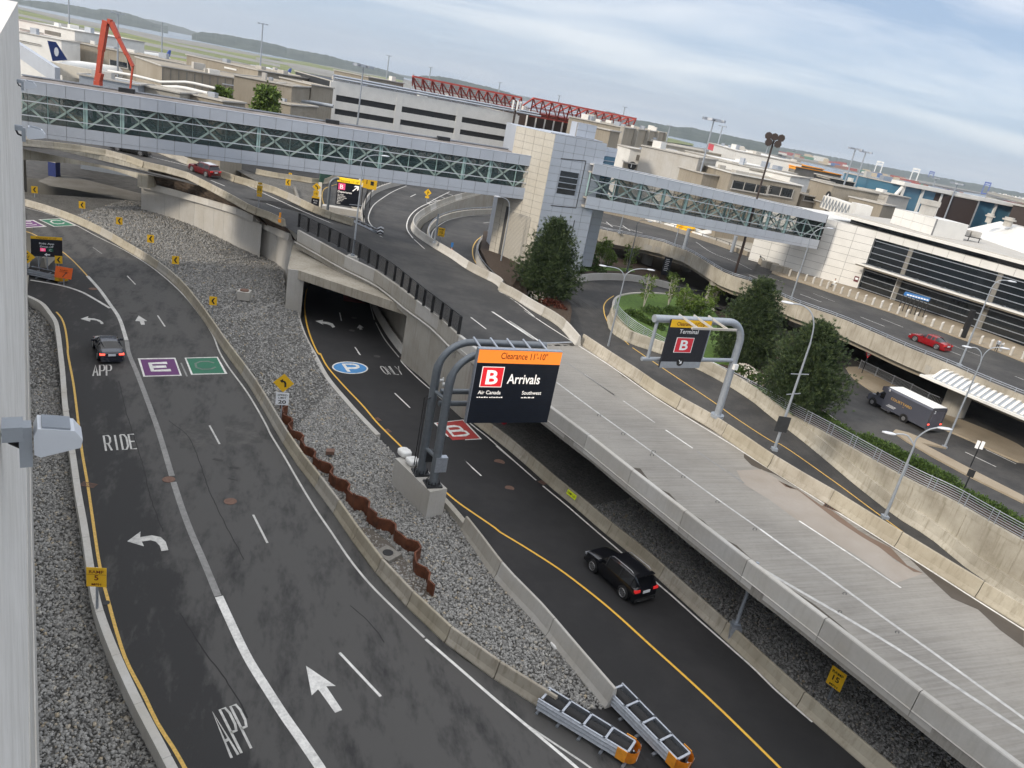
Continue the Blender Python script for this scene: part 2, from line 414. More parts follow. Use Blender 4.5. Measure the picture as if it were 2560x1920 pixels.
# -- the left road (drop-off lanes)
def strip(g, pts, w, z=.012, m=0): g.ribbon(offset(pts, w/2), offset(pts, -w/2), m)
LB = PL(['E', (205,1060), (250,1078), (345,1128), (410,1205), (455,1270), (478,1370), (495,1500), (512,1640), 'J', (540,440), (600,810), (645,1110), (690,1350),
   'N', (780,250), (830,430), (960,760), (1150,1160), (1290,1420), (1450,1720), (1800,2300)], .85)
LB = cat([V((p.x, p.y, 0)) for p in LB], .8)
RBf = PL(['Q', (430,1225), (270,1120), 'O', (1980,1010), (1835,912), (1560,720), (1435,605), (1135,315), (900,50), 'K', (725,1445), (575,1225), (435,1038), (300,860), (200,705),
   'J', (1980,290), (1830,80), 'E', (1760,1500), (1650,1335), (1530,1165), (1385,990), (1180,825), (975,700), (790,590), (500,460), (200,365), (-150,290)], 0)
RB = cat(RBf, .6)
far_l = PL(['E', (-400,600)], 0)[0]
def wear_of(q, line, w=1.2):
 d = min((V((q.x-a.x, q.y-a.y, 0)).length, i) for i, a in enumerate(line)); i = d[1]; a = line[i]; b_ = line[min(i+1, len(line)-1)]
 t = b_-a if i < len(line)-1 else a-line[i-1]; s = t.x*(q.y-a.y)-t.y*(q.x-a.x); s = s/max(1e-6, t.length); return s
edge = cat(PL(['E', (560,780), (780,1010), (870,1170), (960,1400), 'J', (940,150), (1030,560), (1120,900), (1210,1200), (1300,1500), 'N', (1420,180), (1560,560), (1750,1000), (2100,1640), (2900,2900)], 0), 1.5)
poly = [V((p.x, p.y, 0)) for p in LB]
gx = MB()
La = [V((-75, 98, 0)), V((-60, 88, 0))]+[p for p in LB]
Lr = resample(La, n=90)
Rr = RB[::-1]; endn = V((3.5, 24, 0)); Rr = resample([p for p in Rr]+PL(['Q', (1600,1950), (1900,2700)], 0), n=90)
gx.ribbon(Lr, Rr, 0, 46)
road = gx.build('road', M['asphalt'], kind='structure')
at = road.data.attributes.new('wear', 'FLOAT', 'POINT')
vals = []
for v in road.data.vertices:
 s = wear_of(v.co, edge); vals.append((max(-1, min(1, s/1.0)) if v.co.y < 75 else .6)+.45*math.sin(2*math.pi*s/1.8+.6)*(.6+.4*math.sin(v.co.y*.31)))
at.data.foreach_set('value', vals)
def marks(parent, items, z=.008):
 """items: (name, spec, width, material key)"""
 for nm, spec, w, mk in items:
  g = MB(); pts = cat(PL(spec, z), .7) if len(spec) > 3 else PL(spec, z); strip(g, pts, w); g.build(nm, M[mk], parent)
def markpoly(parent, nm, c, pts, mk, z=.012, zf=None):
 g = MB(); P_ = [pw(c, x, y, z if zf is None else zo(zf, z)) for x, y in pts]
 A = sum(P_[i].x*P_[(i+1) % len(P_)].y-P_[(i+1) % len(P_)].x*P_[i].y for i in range(len(P_)))
 g.poly(P_ if A > 0 else P_[::-1]); return g.build(nm, M[mk], parent)
marks(road, [
 ('edge_line', ['E', (445,1200), (480,1240), (510,1310), (535,1480), 'J', (535,0), (580,250), (612,500), (650,800), (690,1030), (728,1290), 'N', (780,0), (810,150), (860,340), (920,560), (1000,800), (1130,1050), (1250,1300), (1380,1500), (1600,1900)], .14, 'yellow_line'),
 ('edge_line', ['E', (120,545), (200,562), (300,603), (480,715), (560,780), (640,860), (690,915)], .13, 'yellow_line'),
 ('lane_line', ['E', (690,915), (780,1015), (870,1140), (940,1245), (1000,1425)], .30, 'mark'),
 ('lane_line', ['E', (240,948), (400,975), (520,1000), (640,1040), (760,1105), (868,1170)], .26, 'mark'),
 ('lane_line', ['E', (1002,1430), 'J', (1015,0), (1080,160), (1160,370), (1250,620), (1358,978)], .33, 'mark_worn'),
 ('lane_line', ['J', (1370,1027), (1440,1240), (1512,1430), 'N', (1605,0), (1722,283)], .33, 'mark_worn'),
 ('lane_line', ['N', (1730,288), (1822,490), (1962,780), 'O', (98,1035), (220,1225), (350,1410), (500,1630), (700,1950)], .38, 'mark_fresh'),
 ('edge_line', ['E', (60,345), (205,377), (430,440), (600,515), (760,600), (1000,722), (1210,855), (1420,1035), (1560,1200), (1680,1380), 'J', (1735,0), (1800,110), (1960,330), (2110,590), 'K', (110,640), (220,820), (330,1010), (470,1240), (600,1430), 'O', (745,0), (900,190), (1130,420), (1330,612)], .13, 'mark'),
 ('edge_line', ['O', (1340,625), (1600,850), (1900,1110), 'Q', (200,1272), (400,1440), (650,1650), (1000,1970)], .15, 'mark_fresh'),
 ('edge_line', ['Q', (245,1305), (350,1375), (500,1475), (760,1650), (1000,1850)], .10, 'mark'),
 ('lane_dash', ['E', (735,690), (805,740)], .11, 'mark_worn'), ('lane_dash', ['E', (1005,915), (1070,983)], .12, 'mark'), ('lane_dash', ['E', (1245,1228), (1303,1315)], .13, 'mark'),
 ('lane_dash', ['J', (1430,85), (1478,193)], .13, 'mark_worn'), ('lane_dash', ['J', (1655,580), (1735,727)], .12, 'mark'), ('lane_dash', ['J', (2000,1285), (2113,1508)], .12, 'mark'),
 ('lane_dash', ['O', (660,732), (985,1077)], .13, 'mark_fresh')])
markpoly(road, 'arrow_marking', 'O', [(395,835),(630,995),(555,997),(572,1022),(681,1185),(625,1207),(508,1043),(490,1022),(440,1070)], 'mark_fresh')
markpoly(road, 'arrow_marking', 'J', [(1005,1495),(1110,1418),(1107,1462),(1200,1448),(1270,1462),(1310,1500),(1330,1565),(1275,1572),(1262,1530),(1230,1497),(1190,1487),(1120,1497),(1138,1535)], 'mark')
markpoly(road, 'arrow_marking', 'E', [(637,1255),(698,1233),(695,1248),(745,1252),(790,1265),(815,1283),(817,1295),(797,1295),(790,1282),(762,1267),(715,1262),(712,1277)], 'mark')
markpoly(road, 'arrow_marking', 'E', [(1095,1228),(1163,1272),(1138,1272),(1145,1300),(1115,1302),(1103,1273),(1068,1272)], 'mark')
markpoly(road, 'panel_border', 'J', [(1088,50),(1385,45),(1437,187),(1133,195)], 'mark_fresh')
markpoly(road, 'panel_marking', 'J', [(1108,58),(1376,54),(1421,180),(1146,187)], 'mark_purple', .020)
markpoly(road, 'panel_border', 'J', [(1458,45),(1720,38),(1797,172),(1510,180)], 'mark_fresh')
markpoly(road, 'panel_marking', 'J', [(1472,50),(1712,44),(1775,166),(1523,172)], 'mark_green', .020)
markpoly(road, 'panel_border', 'E', [(60,480),(265,474),(370,526),(130,540)], 'mark')
markpoly(road, 'panel_marking', 'E', [(90,484),(258,479),(345,522),(140,533)], 'mark_purple', .020)
markpoly(road, 'panel_border', 'E', [(303,470),(475,461),(607,518),(425,527)], 'mark')
markpoly(road, 'panel_marking', 'E', [(322,473),(468,465),(585,515),(432,523)], 'mark_green', .020)
for spec in (['J', (1330,540), (1480,660), (1570,850), (1660,1110), (1800,1400), (1930,1640)], ['O', (745,360), (850,450), (960,570), (1010,650)], ['J', (940,230), (1010,520), (1120,860), (1190,1150), (1290,1420)], ['N', (1420,420), (1600,700), (1820,1000), (1960,1250)]):
 g = MB(); q = cat(PL(spec, .006), .35); q = [p+V((random.uniform(-.03, .03), 0, 0)) for p in q]; strip(g, q, .05); g.build('tar_seam', M['asphalt_new'], road)
for pts in ([(1430,575),(1640,560),(1690,735),(1420,762)], [(1770,560),(1990,548),(2080,715),(1790,738)]): markpoly(road, 'asphalt_patch', 'J', pts, 'asphalt_old', .005)
def bil(q, s, t): return q[0].lerp(q[1], s).lerp(q[3].lerp(q[2], s), t)
GL = {  # stroke letters on a unit box (x right, y down): polylines
 'A': [[(0,1),(.5,0),(1,1)],[(.2,.65),(.8,.65)]], 'P': [[(0,1),(0,0),(.75,0),(1,.14),(1,.4),(.75,.54),(0,.54)]], 'R': [[(0,1),(0,0),(.75,0),(1,.14),(1,.4),(.75,.54),(0,.54)],[(.55,.54),(1,1)]],
 'I': [[(.5,0),(.5,1)]], 'D': [[(0,0),(.65,0),(1,.22),(1,.78),(.65,1),(0,1),(0,0)]], 'E': [[(1,0),(0,0),(0,1),(1,1)],[(0,.5),(.85,.5)]],
 'C': [[(1,.24),(.72,0),(.28,0),(0,.25),(0,.75),(.28,1),(.72,1),(1,.76)]], 'O': [[(.5,0),(.85,.08),(1,.3),(1,.7),(.85,.92),(.5,1),(.15,.92),(0,.7),(0,.3),(.15,.08),(.5,0)]],
 'N': [[(0,1),(0,0),(1,1),(1,0)]], 'L': [[(0,0),(0,1),(1,1)]], 'Y': [[(0,0),(.5,.5),(1,0)],[(.5,.5),(.5,1)]],
 'B': [[(0,0),(.7,0),(.95,.1),(.95,.38),(.7,.48),(0,.48)],[(0,0),(0,1),(.7,1),(1,.88),(1,.6),(.7,.48)]]}
def letters(parent, nm, text, q, wd, mk, gap=.12, z0=.012):
 """road letters; q four world corners; wd stroke width as share of a letter box"""
 n = len(text); w = 1.0/(n+(n-1)*gap)
 for i, ch in enumerate(text):
  g = MB(); x0 = i*w*(1+gap)
  for k, pl in enumerate(GL[ch]):
   pts = [bil(q, x0+x*w, y) for x, y in pl]; W_ = w*(q[1]-q[0]).length*wd; H_ = (q[3]-q[0]).length*wd*.42
   N2 = []
   for j in range(len(pl)):
    a = pl[max(0, j-1)]; b_ = pl[min(len(pl)-1, j+1)]; dx, dy = (b_[0]-a[0]), (b_[1]-a[1]); dx *= w*(q[1]-q[0]).length; dy *= (q[3]-q[0]).length; l = math.hypot(dx, dy) or 1; N2.append((-dy/l, dx/l))
   ux = (q[1]-q[0]).normalized(); uy = (q[3]-q[0]).normalized(); hw = W_/2
   A_ = [p+ux*(nx*hw)+uy*(ny*hw*1.5) for p, (nx, ny) in zip(pts, N2)]; B_ = [p-ux*(nx*hw)-uy*(ny*hw*1.5) for p, (nx, ny) in zip(pts, N2)]
   g.ribbon([p+V((0, 0, z0+.002*k)) for p in A_], [p+V((0, 0, z0+.002*k)) for p in B_])
  g.build(nm, M[mk], parent)
def Q4(c, pts, z=0): return [pw(c, x, y, z) for x, y in pts]
letters(road, 'letter', 'APP', Q4('J', [(735,105),(878,103),(880,186),(735,190)]), .34, 'mark', .4)
letters(road, 'letter', 'RIDE', Q4('J', [(818,662),(1058,650),(1082,764),(838,782)]), .34, 'mark', .45)
letters(road, 'letter', 'APP', Q4('N', [(1650,1210),(1875,1140),(2035,1465),(1830,1565)]), .34, 'mark', .5)
letters(road, 'letter', 'E', Q4('J', [(1185,92),(1320,88),(1350,145),(1205,150)]), .26, 'mark_fresh', z0=.026)
letters(road, 'letter', 'C', Q4('J', [(1540,78),(1685,74),(1710,135),(1555,140)]), .12, 'mark_green2', z0=.026)
letters(road, 'letter', 'E', Q4('E', [(175,492),(245,489),(290,512),(205,519)]), .18, 'mark', z0=.026)
letters(road, 'letter', 'C', Q4('E', [(390,480),(470,476),(520,502),(430,508)]), .16, 'mark', z0=.026)
def disc(parent, nm, c, x, y, r, mk, z=.01, zf=None, n=20):
 p = pw(c, x, y, z if zf is None else zo(zf, z)); g = MB(); g.poly([p+V((r*math.cos(a), r*math.sin(a), 0)) for a in [2*math.pi*k/n for k in range(n)]]); return g.build(nm, M[mk], parent)
# -- arrivals road
AL = cat(PL(['Q', (905,1165), (745,975), (595,797), (455,625), (320,465), (50,180), 'K', (1755,1565), (1600,1365), (1445,1190), (1250,1010), (1075,840), (898,655), (700,435), (560,262), (455,70),
   'F', (385,1455), (340,1330), (312,1200), (308,1080), (330,950), (400,820)], z_arr), .8)
AR = cat(PL(['Q', (2400,1150), (2130,900), 'L', (1715,1460), (1410,1185), (1130,930), (875,725), (650,530), (450,365), (265,200), (100,60), 'K', (1760,575), (1600,440), (1385,225), (1250,60),
   'F', (1200,1560), (1100,1450), (990,1280), (930,1150), (900,1000), (880,850)], z_arr), .8)
n_ = 110
near = PL(['Q', (905,1165), (1200,1550), (1400,2000)], 0)
AL2 = [PL(['Q', (2200,3000)], 0)[0], near[2], near[1]]+AL; AR2 = PL(['Q', (4200,2700)], 0)+AR
g = MB(); a_ = drape(resample(AL2, n=n_), z_arr, .005); b_ = drape(resample(AR2, n=n_), z_arr, .005)
a_ = [p+(p-q).normalized()*.25 for p, q in zip(a_, b_)]; b_ = [p+(p-q).normalized()*.25 for p, q in zip(b_, a_)]
g.ribbon(a_, b_, 0, 4); arr = g.build('road', M['asphalt_new'], kind='structure')
sheet('gore_pavement', ['Q', (250,1060), (850,1000), (1700,1600), (2600,2400), (1500,2400), (300,1300)], -.02, M['asphalt_new'], kind='structure')
def zmarks(parent, items, zf, o=.02):
 for nm, spec, w, mk in items:
  g = MB(); pts = PL(spec, zo(zf, o)); pts = drape(cat(pts, .6), zf, o) if len(pts) > 2 else drape(resample(pts, n=4), zf, o); strip(g, pts, w); g.build(nm, M[mk], parent)
zmarks(arr, [
 ('edge_line', ['F', (440,900), (405,1000), (388,1100), (385,1170), (400,1290), (440,1420), (500,1540), 'K', (500,0), (560,110), (690,262), (850,430), (950,550), (1140,740), (1300,905), (1465,1075), (1600,1190), (1900,1400),
 'L', (0,705), (220,840), (500,1020), (700,1170), (850,1290), (1000,1420), 'Q', (1200,655), (1500,925), (1800,1205), (2000,1400), (2212,1610), (2500,1900)], .15, 'yellow_bright'),
 ('edge_line', ['F', (895,1080), (905,1150), (935,1262)], .12, 'mark'), ('edge_line', ['F', (945,1283), (1020,1420), (1130,1558)], .12, 'mark'),
 ('edge_line', ['F', (1145,1577), 'K', (1140,60), (1260,190), (1385,300), (1700,570), (1850,690), (2050,870), 'L', (0,45), (160,180), (318,318)], .13, 'mark_fresh'),
 ('edge_line', ['L', (370,362), (550,510), (700,640), (940,845), (1260,1120), (1400,1240), (1600,1420), 'Q', (1860,700), (2040,860), (2212,1030), (2500,1280)], .13, 'mark_fresh'),
 ('lane_dash', ['F', (661,1205), (675,1270)], .12, 'mark_fresh'), ('lane_dash', ['F', (781,1477), (840,1563)], .12, 'mark_fresh'), ('lane_dash', ['K', (805,0), (840,45)], .12, 'mark_fresh'),
 ('lane_dash', ['K', (1096,325), (1216,440)], .12, 'mark_fresh'), ('lane_dash', ['K', (1613,825), (1780,978)], .12, 'mark_fresh')], z_arr)
E1 = lambda c, pts, mk, o=.02, nm='arrow_marking': markpoly(arr, nm, c, pts, mk, o, z_arr)
E1('F', [(470,1272),(530,1263),(527,1276),(570,1280),(605,1292),(625,1318),(605,1325),(590,1308),(560,1296),(520,1290),(535,1303)], 'mark_fresh')
E1('F', [(818,1300),(852,1325),(833,1324),(842,1338),(820,1341),(813,1328),(797,1328)], 'mark')
E1('K', [(1405,560),(1640,533),(1785,688),(1545,702)], 'mark_fresh', .02, 'panel_border')
E1('K', [(1425,562),(1632,539),(1768,683),(1551,696)], 'mark_red', .026, 'panel_marking')
letters(arr, 'letter', 'B', Q4('K', [(1500,592),(1600,582),(1690,655),(1560,664)], zo(z_arr, .03)), .2, 'mark_fresh', z0=.0)
E1('F', [(690,1065),(860,1128),(870,1136),(690,1112)], 'mark_red', .02, 'panel_marking')
def ell(c, cx, cy, rx, ry, tilt=0, n=32):
 return [(cx+rx*math.cos(a)*math.cos(tilt)-ry*math.sin(a)*math.sin(tilt), cy+rx*math.cos(a)*math.sin(tilt)+ry*math.sin(a)*math.cos(tilt)) for a in [2*math.pi*k/n for k in range(n)]]
E1('K', ell('K', 743, 124, 143, 48, .06), 'mark_fresh', .02, 'round_border'); E1('K', ell('K', 743, 124, 131, 42, .06), 'mark_blue', .026, 'round_marking')
letters(arr, 'letter', 'P', Q4('K', [(690,95),(800,98),(815,152),(735,156)], zo(z_arr, .034)), .24, 'mark_fresh', z0=0)
letters(arr, 'letter', 'ONLY', Q4('K', [(975,112),(1125,112),(1165,178),(1025,176)], zo(z_arr, .02)), .24, 'mark', .3, z0=0)
def cover(c, x, y, r, zf, label, mk='rust_cover', sq=False, group='round covers set in the roads'):
 p = pw(c, x, y, (zo(zf, .012) if callable(zf) else zf+.012)); g = MB(); n = 28
 g.cyl(p, r, .012, n, 0, sm=False); g.build('manhole_cover', M[mk], None, label, 'manhole cover', group)
 return p
z0f = lambda x, y: 0
for a in (('J',1333,1007,.36,z0f,'rusty round manhole cover interrupting the wide grey lane line of the left road'), ('J',1820,1180,.36,z0f,'rusty round manhole cover alone in the middle of the left road lanes'),
   ('E',903,920,.4,z0f,'round cover far up the left road by the first lane dash','asphalt_old'), ('E',1073,1033,.4,z0f,'round grey cover between two lane dashes on the left road bend','asphalt_old'),
   ('E',1053,1203,.4,z0f,'round grey cover just beyond the straight arrow marking','asphalt_old'), ('E',735,1018,.38,z0f,'orange brown cover in the wedge between the merging white lines','rust_cover'),
   ('N',838,338,.16,z0f,'small dark cap in the yellow edge line by the RAMP 5 sign','dark'),
   ('K',1923,868,.42,z_arr,'round manhole cover with raised pattern right of the lane dash under the big sign'), ('K',2003,1075,.34,z_arr,'plain rusty manhole cover below the patterned one on the arrivals road'),
   ('K',955,35,.33,z_arr,'faded manhole cover beyond the ONLY marking on the arrivals road','asphalt_old'), ('F',758,1347,.33,z_arr,'faded manhole cover beside the small straight arrow in the underpass','asphalt_old'), ('F',775,1247,.33,z_arr,'faint manhole cover deepest in the underpass','asphalt_old')):
 cover(*a[:6], **({'mk': a[6]} if len(a) > 6 else {}))
def grate(c, x, y, w, d, zf, ang, label):
 p = pw(c, x, y, zf); e = empty('drain_grate', p, ang, label, 'drain grate', 'drain grates at the road edges'); g = MB()
 g.box(-w/2, w/2, -d/2, -d/2+.05, .008, .022); g.box(-w/2, w/2, d/2-.05, d/2, .008, .022)
 n = 9
 for i in range(n): xx = -w/2+(i+.5)*w/n; g.box(xx-.018, xx+.018, -d/2+.05, d/2-.05, .009, .02)
 localparent(g.build('grate', M['rust_cover']), e); g = MB(); g.box(-w/2+.03, w/2-.03, -d/2+.03, d/2-.03, .003, .006); localparent(g.build('pit_shade', M['black']), e)  # flat black plate paints the shade of the hollow below the bars
grate('J', 698, 1050, .85, .45, 0, 0, 'rusty drain grate across the yellow line of the left road')
grate('L', 365, 338, .6, .4, zo(z_arr, .01), -.7, 'rusty drain grate in the white edge line beyond the dark car')
grate('F', 1160, 1565, .6, .4, zo(z_arr, .01), -.9, 'brown drain grate by the curved barrier of the underpass')
grate('K', 965, 532, .6, .3, zo(z_arr, .01), -.8, 'brown drain grate beside the low barrier of the arrivals road, farther one')
grate('K', 1045, 622, .6, .3, zo(z_arr, .01), -.8, 'brown drain grate beside the low barrier, nearer the sign plinth')
grate('M', 710, 540, 1.3, .6, ZD+.01, -.5, 'grey drain grate at the white line of the concrete roadway')
for i, (x, y) in enumerate(((1723,850), (1850,910), (1845,1000))):
 p = pw('J', x, y, .012); g = MB(); g.box(p.x-.33, p.x+.33, p.y-.13, p.y+.13, .006, .014, 0); g.box(p.x-.28, p.x+.28, p.y-.08, p.y+.08, .014, .018, 1)
 g.build('utility_cover', [M['asphalt_old'], M['asphalt_mid']], None, ORD[i].capitalize()+' small rectangular cover, counted from the top, in the worn lanes', 'utility cover', 'small rectangular road covers')
# -- gravel
m, nt, b = mat('gravel_bed'); p_ = pos(nt)
vo = nd(nt, 'ShaderNodeTexVoronoi', feature='F1'); vo.inputs['Scale'].default_value = 9; nt.links.new(p_, vo.inputs['Vector'])
h_ = nd(nt, 'ShaderNodeTexVoronoi', feature='DISTANCE_TO_EDGE'); h_.inputs['Scale'].default_value = 9; nt.links.new(p_, h_.inputs['Vector'])
sepc = nd(nt, 'ShaderNodeSeparateColor'); nt.links.new(vo.outputs['Color'], sepc.inputs['Color'])
c_ = ramp(nt, sepc.outputs[0], 0, 1, (.15, .147, .14), (.34, .33, .31)); c_ = mix(nt, .35, c_, ramp(nt, noise(nt, .3, 4, .6, p_), .35, .65, (.09, .09, .09), (.2, .195, .18)))
nt.links.new(c_, b.inputs['Base Color']); b.inputs['Roughness'].default_value = .95; bump(nt, b, ramp(nt, h_.outputs['Distance'], 0, .35, (0,0,0), (1,1,1)), 1.0, .16); M['gravel'] = m
m, nt, b = mat('crushed_stone'); a_n = nd(nt, 'ShaderNodeAttribute', attribute_name='shade'); cr = nd(nt, 'ShaderNodeValToRGB'); e = cr.color_ramp.elements
e[0].color = (.17, .168, .162, 1); e[1].color = (.46, .45, .42, 1); e1 = e.new(.5); e1.color = (.29, .286, .275, 1); e2 = e.new(.93); e2.color = (.37, .365, .35, 1); e3 = e.new(.97); e3.color = (.40, .33, .23, 1)
nt.links.new(a_n.outputs['Fac'], cr.inputs['Fac']); nt.links.new(cr.outputs['Color'], b.inputs['Base Color']); b.inputs['Roughness'].default_value = .85; M['stone'] = m
STONES = []
def gravel_ribbon(A, B, nv, name='gravel'):
 g = MB(); g.ribbon(A, B, 0, nv); o = g.build(name, M['gravel'], kind='stuff'); STONES.append((A, B)); return o
def scatter_stones(ymax, dens, rmin, rmax, seed, only=None, name='gravel'):
 rng = np.random.default_rng(seed); C_ = []
 for k, (A, B) in enumerate(STONES):
  if only is not None and k not in only: continue
  for i in range(len(A)-1):
   a, b_, c, d = A[i], A[i+1], B[i+1], B[i]; ar = ((b_-a).cross(d-a).length+(b_-c).cross(d-c).length)/2
   if min(a.y, c.y) > ymax: continue
   n = rng.poisson(ar*dens); s = rng.random(n)[:, None]; t = rng.random(n)[:, None]
   a, b_, c, d = (np.array(q) for q in (a, b_, c, d)); C_.append((a*(1-s)+b_*s)*(1-t)+(d*(1-s)+c*s)*t)
 C_ = np.concatenate(C_); n = len(C_)
 ph = (1+5**.5)/2; ico = np.array([(-1,ph,0),(1,ph,0),(-1,-ph,0),(1,-ph,0),(0,-1,ph),(0,1,ph),(0,-1,-ph),(0,1,-ph),(ph,0,-1),(ph,0,1),(-ph,0,-1),(-ph,0,1)])/1.9
 cube = np.array([(x, y, z) for x in (-1, 1) for y in (-1, 1) for z in (-1, 1)])*.62
 F_ = np.array([(0,2,3),(0,3,1),(4,5,7),(4,7,6),(0,1,5),(0,5,4),(2,6,7),(2,7,3),(0,4,6),(0,6,2),(1,3,7),(1,7,5)])[:, ::-1]
 r = rmin+(rmax-rmin)*rng.random((n, 1, 1))**1.8; Vv = cube[None]*r*(1+.55*(rng.random((n, 8, 3))-.5)); Vv *= np.stack([.8+.6*rng.random(n), .7+.4*rng.random(n), .5+.4*rng.random(n)], 1)[:, None, :]
 q = rng.normal(size=(n, 4)); q /= np.linalg.norm(q, axis=1, keepdims=True); w, x, y, z = q.T
 Rm = np.stack([np.stack([1-2*(y*y+z*z), 2*(x*y-w*z), 2*(x*z+w*y)], 1), np.stack([2*(x*y+w*z), 1-2*(x*x+z*z), 2*(y*z-w*x)], 1), np.stack([2*(x*z-w*y), 2*(y*z+w*x), 1-2*(x*x+y*y)], 1)], 1)
 Vv = np.einsum('nij,nkj->nki', Rm, Vv)+C_[:, None, :]; Vv[:, :, 2] += r[:, 0, :]*.35
 me = bpy.data.meshes.new(name); me.vertices.add(n*8); me.vertices.foreach_set('co', Vv.reshape(-1).astype(np.float32))
 idx = (F_[None]+8*np.arange(n)[:, None, None]).reshape(-1); me.loops.add(len(idx)); me.loops.foreach_set('vertex_index', idx.astype(np.int32))
 me.polygons.add(n*12); me.polygons.foreach_set('loop_start', np.arange(0, n*36, 3, dtype=np.int32)); me.materials.append(M['stone']); me.update(calc_edges=True)
 at = me.attributes.new('shade', 'FLOAT', 'POINT'); at.data.foreach_set('value', np.repeat(rng.random(n), 8).astype(np.float32))
 o = bpy.data.objects.new(name, me); COL.objects.link(o); tag(o, kind='stuff'); print('stones', n); return o
wd = V((-.5664, .8241, 0)); wn = V((.8241, .5664, 0))
def wl(t, off, z=0): q = wd*t+wn*off; return V((q.x, q.y, z))
A_ = [p+n*-.0 for p, n in zip(LB, normals2(LB))]; A_ = resample([V((p.x, p.y, -.02)) for p in A_], n=70)
ts = [p.x*wd.x+p.y*wd.y for p in A_]
gravel_ribbon(A_, [wl(t, -.45, -.02) for t in ts], 6)
zm = lambda x, y: z_arr(x, y)*.5-.02
GRt = AL[:next(i for i, p in enumerate(AL) if p.y > pw('F', 318, 1110, -2).y)]
wall_foot = PL(['F', (245,1130,-.6), (215,850,-.5), (100,780,-.5), (0,735,-.4), 'E', (2050,765,-.3), (1760,630,-.1), (1530,520,0), (1300,440,.2), (1115,390,.3), (1115,330,.3), (900,310,.3), (500,280,.3), (200,265,.3), (-100,200,.3)])
GRt = [V((p.x, p.y, zm(p.x, p.y))) for p in GRt]+wall_foot
GLt = [p+n*-.25 for p, n in zip(RB, normals2(RB))]
nn = 130; GA = resample([V((p.x, p.y, -.03)) for p in GLt], n=nn); GB_ = resample(GRt, n=nn); gravel_ribbon(GA, GB_, 10)
ARb = [p for p in AR if p.y < pw('K', 1560, 400, -1).y]
AA = PL(['Q', (4200,2700,0)])+ARb; AA = [V((p.x, p.y, z_arr(p.x, p.y)*.8-.02)) for p in AA]
n2 = normals2(AA); BB = [V((p.x, p.y, p.z+.3))+q*-13 for p, q in zip(AA, n2)]
gravel_ribbon(resample(AA, n=70), resample(BB, n=70), 8)
scatter_stones(47, 95, .048, .105, 1); scatter_stones(95, 34, .07, .13, 3, (0, 1))
# -- barriers
def jersey(h=.86, w=.61, t=.16):
 a, c = w/2, t/2; return [(-a,0),(-a,.075),(-a+.125,.33),(-c,h-.03),(-c+.03,h),(c-.03,h),(c,h-.03),(a-.125,.33),(a,.075),(a,0)]
def barrier_units(pts, ulen, mats, label, group, cat_='barrier', h=.86, name='concrete_barrier', w=.61, start=0, t=.16):
 Lt = plen(pts); n = max(1, int(round(Lt/ulen))); fine = resample(pts, n=n*4); out = []
 for i in range(n):
  seg = fine[i*4:i*4+5]; d = (seg[-1]-seg[0]).normalized(); seg = [p.copy() for p in seg]; seg[0] = seg[0]+d*.02; seg[-1] = seg[-1]-d*.02
  seg = [seg[0], seg[0].lerp(seg[-1], .33), seg[0].lerp(seg[-1], .66), seg[-1]] if name == 'concrete_barrier' else seg
  g = MB(); g.sweep(seg, jersey(h, w, t)); c = (seg[0]+seg[-1])/2
  mt = mats[random.randrange(len(mats))]
  out.append(g.build(name, M[mt], None, label.format(ORD[min(i+start, 39)].capitalize(), ORD[min(i+start, 39)]), cat_, group, loc=c))
 return out
RBc = [p+n*-.0 for p, n in zip(RB, normals2(RB))]
barrier_units(offset(RB, -.3), 3.1, ['conc_warm', 'conc_warm', 'conc', 'conc_stain'], '{0} precast barrier unit up the left road from the crash cushion', 'precast barriers along the left road')
def wallrun(name, pts, prof, mk, label, cat_='wall', every=6, parent=None, group=None):
 g = MB(); L_ = plen(pts); gs = [every*(i+.5) for i in range(int(L_/every))] if every else None
 g.sweep(pts, prof, 0, True, gs); return g.build(name, M[mk], parent, label if parent is None else None, cat_ if parent is None else None, group)
wallrun('low_wall', LB, [(-.32,-.2),(-.32,.85),(0,.85),(0,-.2)] if normals2(LB)[40].x > 0 else [(0,-.2),(0,.85),(.32,.85),(.32,-.2)], 'conc_white', 'low pale cast concrete wall between the left gravel strip and the yellow line', every=3)
i1 = next(i for i, p in enumerate(AL) if p.y > pw('K', 1745, 1480, -.5).y); i2 = next(i for i, p in enumerate(AL) if p.y > pw('K', 1450, 1140, -1).y); i3 = next(i for i, p in enumerate(AL) if p.y > pw('K', 1100, 800, -1.4).y)
seg = lambda a, b_: [V((p.x, p.y, z_arr(p.x, p.y))) for p in AL[a:b_]]
barrier_units(seg(0, i1+1), 5.5, ['conc_new', 'conc'], '{0} tall pale barrier from the right crash cushion, between gravel and arrivals road', 'tall barriers ending at the right crash cushion', h=1.1, name='barrier_section', w=.66)
low = [(-.18,-.4),(-.18,.62),(.18,.62),(.18,-.4)]
wallrun('kerb_wall', seg(i1, i2+1), low, 'conc', 'plain low concrete kerb wall joining the sign plinth to the tall barrier', every=3)
wallrun('kerb_wall', seg(i3, len(AL)), [(-.2,-.4),(-.2,.70),(.2,.70),(.2,-.4)], 'conc_new', 'long low concrete kerb wall curving from the sign plinth into the underpass', every=3.5)
iR = next(i for i, p in enumerate(AR) if p.y > pw('K', 1640, 470, -1.5).y)
ARn = PL(['Q', (4200,2700)], 0)+AR[:iR]; ARn = [V((p.x, p.y, z_arr(p.x, p.y))) for p in ARn]
barrier_units(ARn, 5.6, ['conc_stain', 'conc_warm', 'conc_warm'], '{0} jersey barrier section right of the arrivals road, counted from the near end', 'jersey barriers right of the arrivals road', name='barrier_section')
ARf = [V((p.x, p.y, z_arr(p.x, p.y))) for p in AR[iR:]]
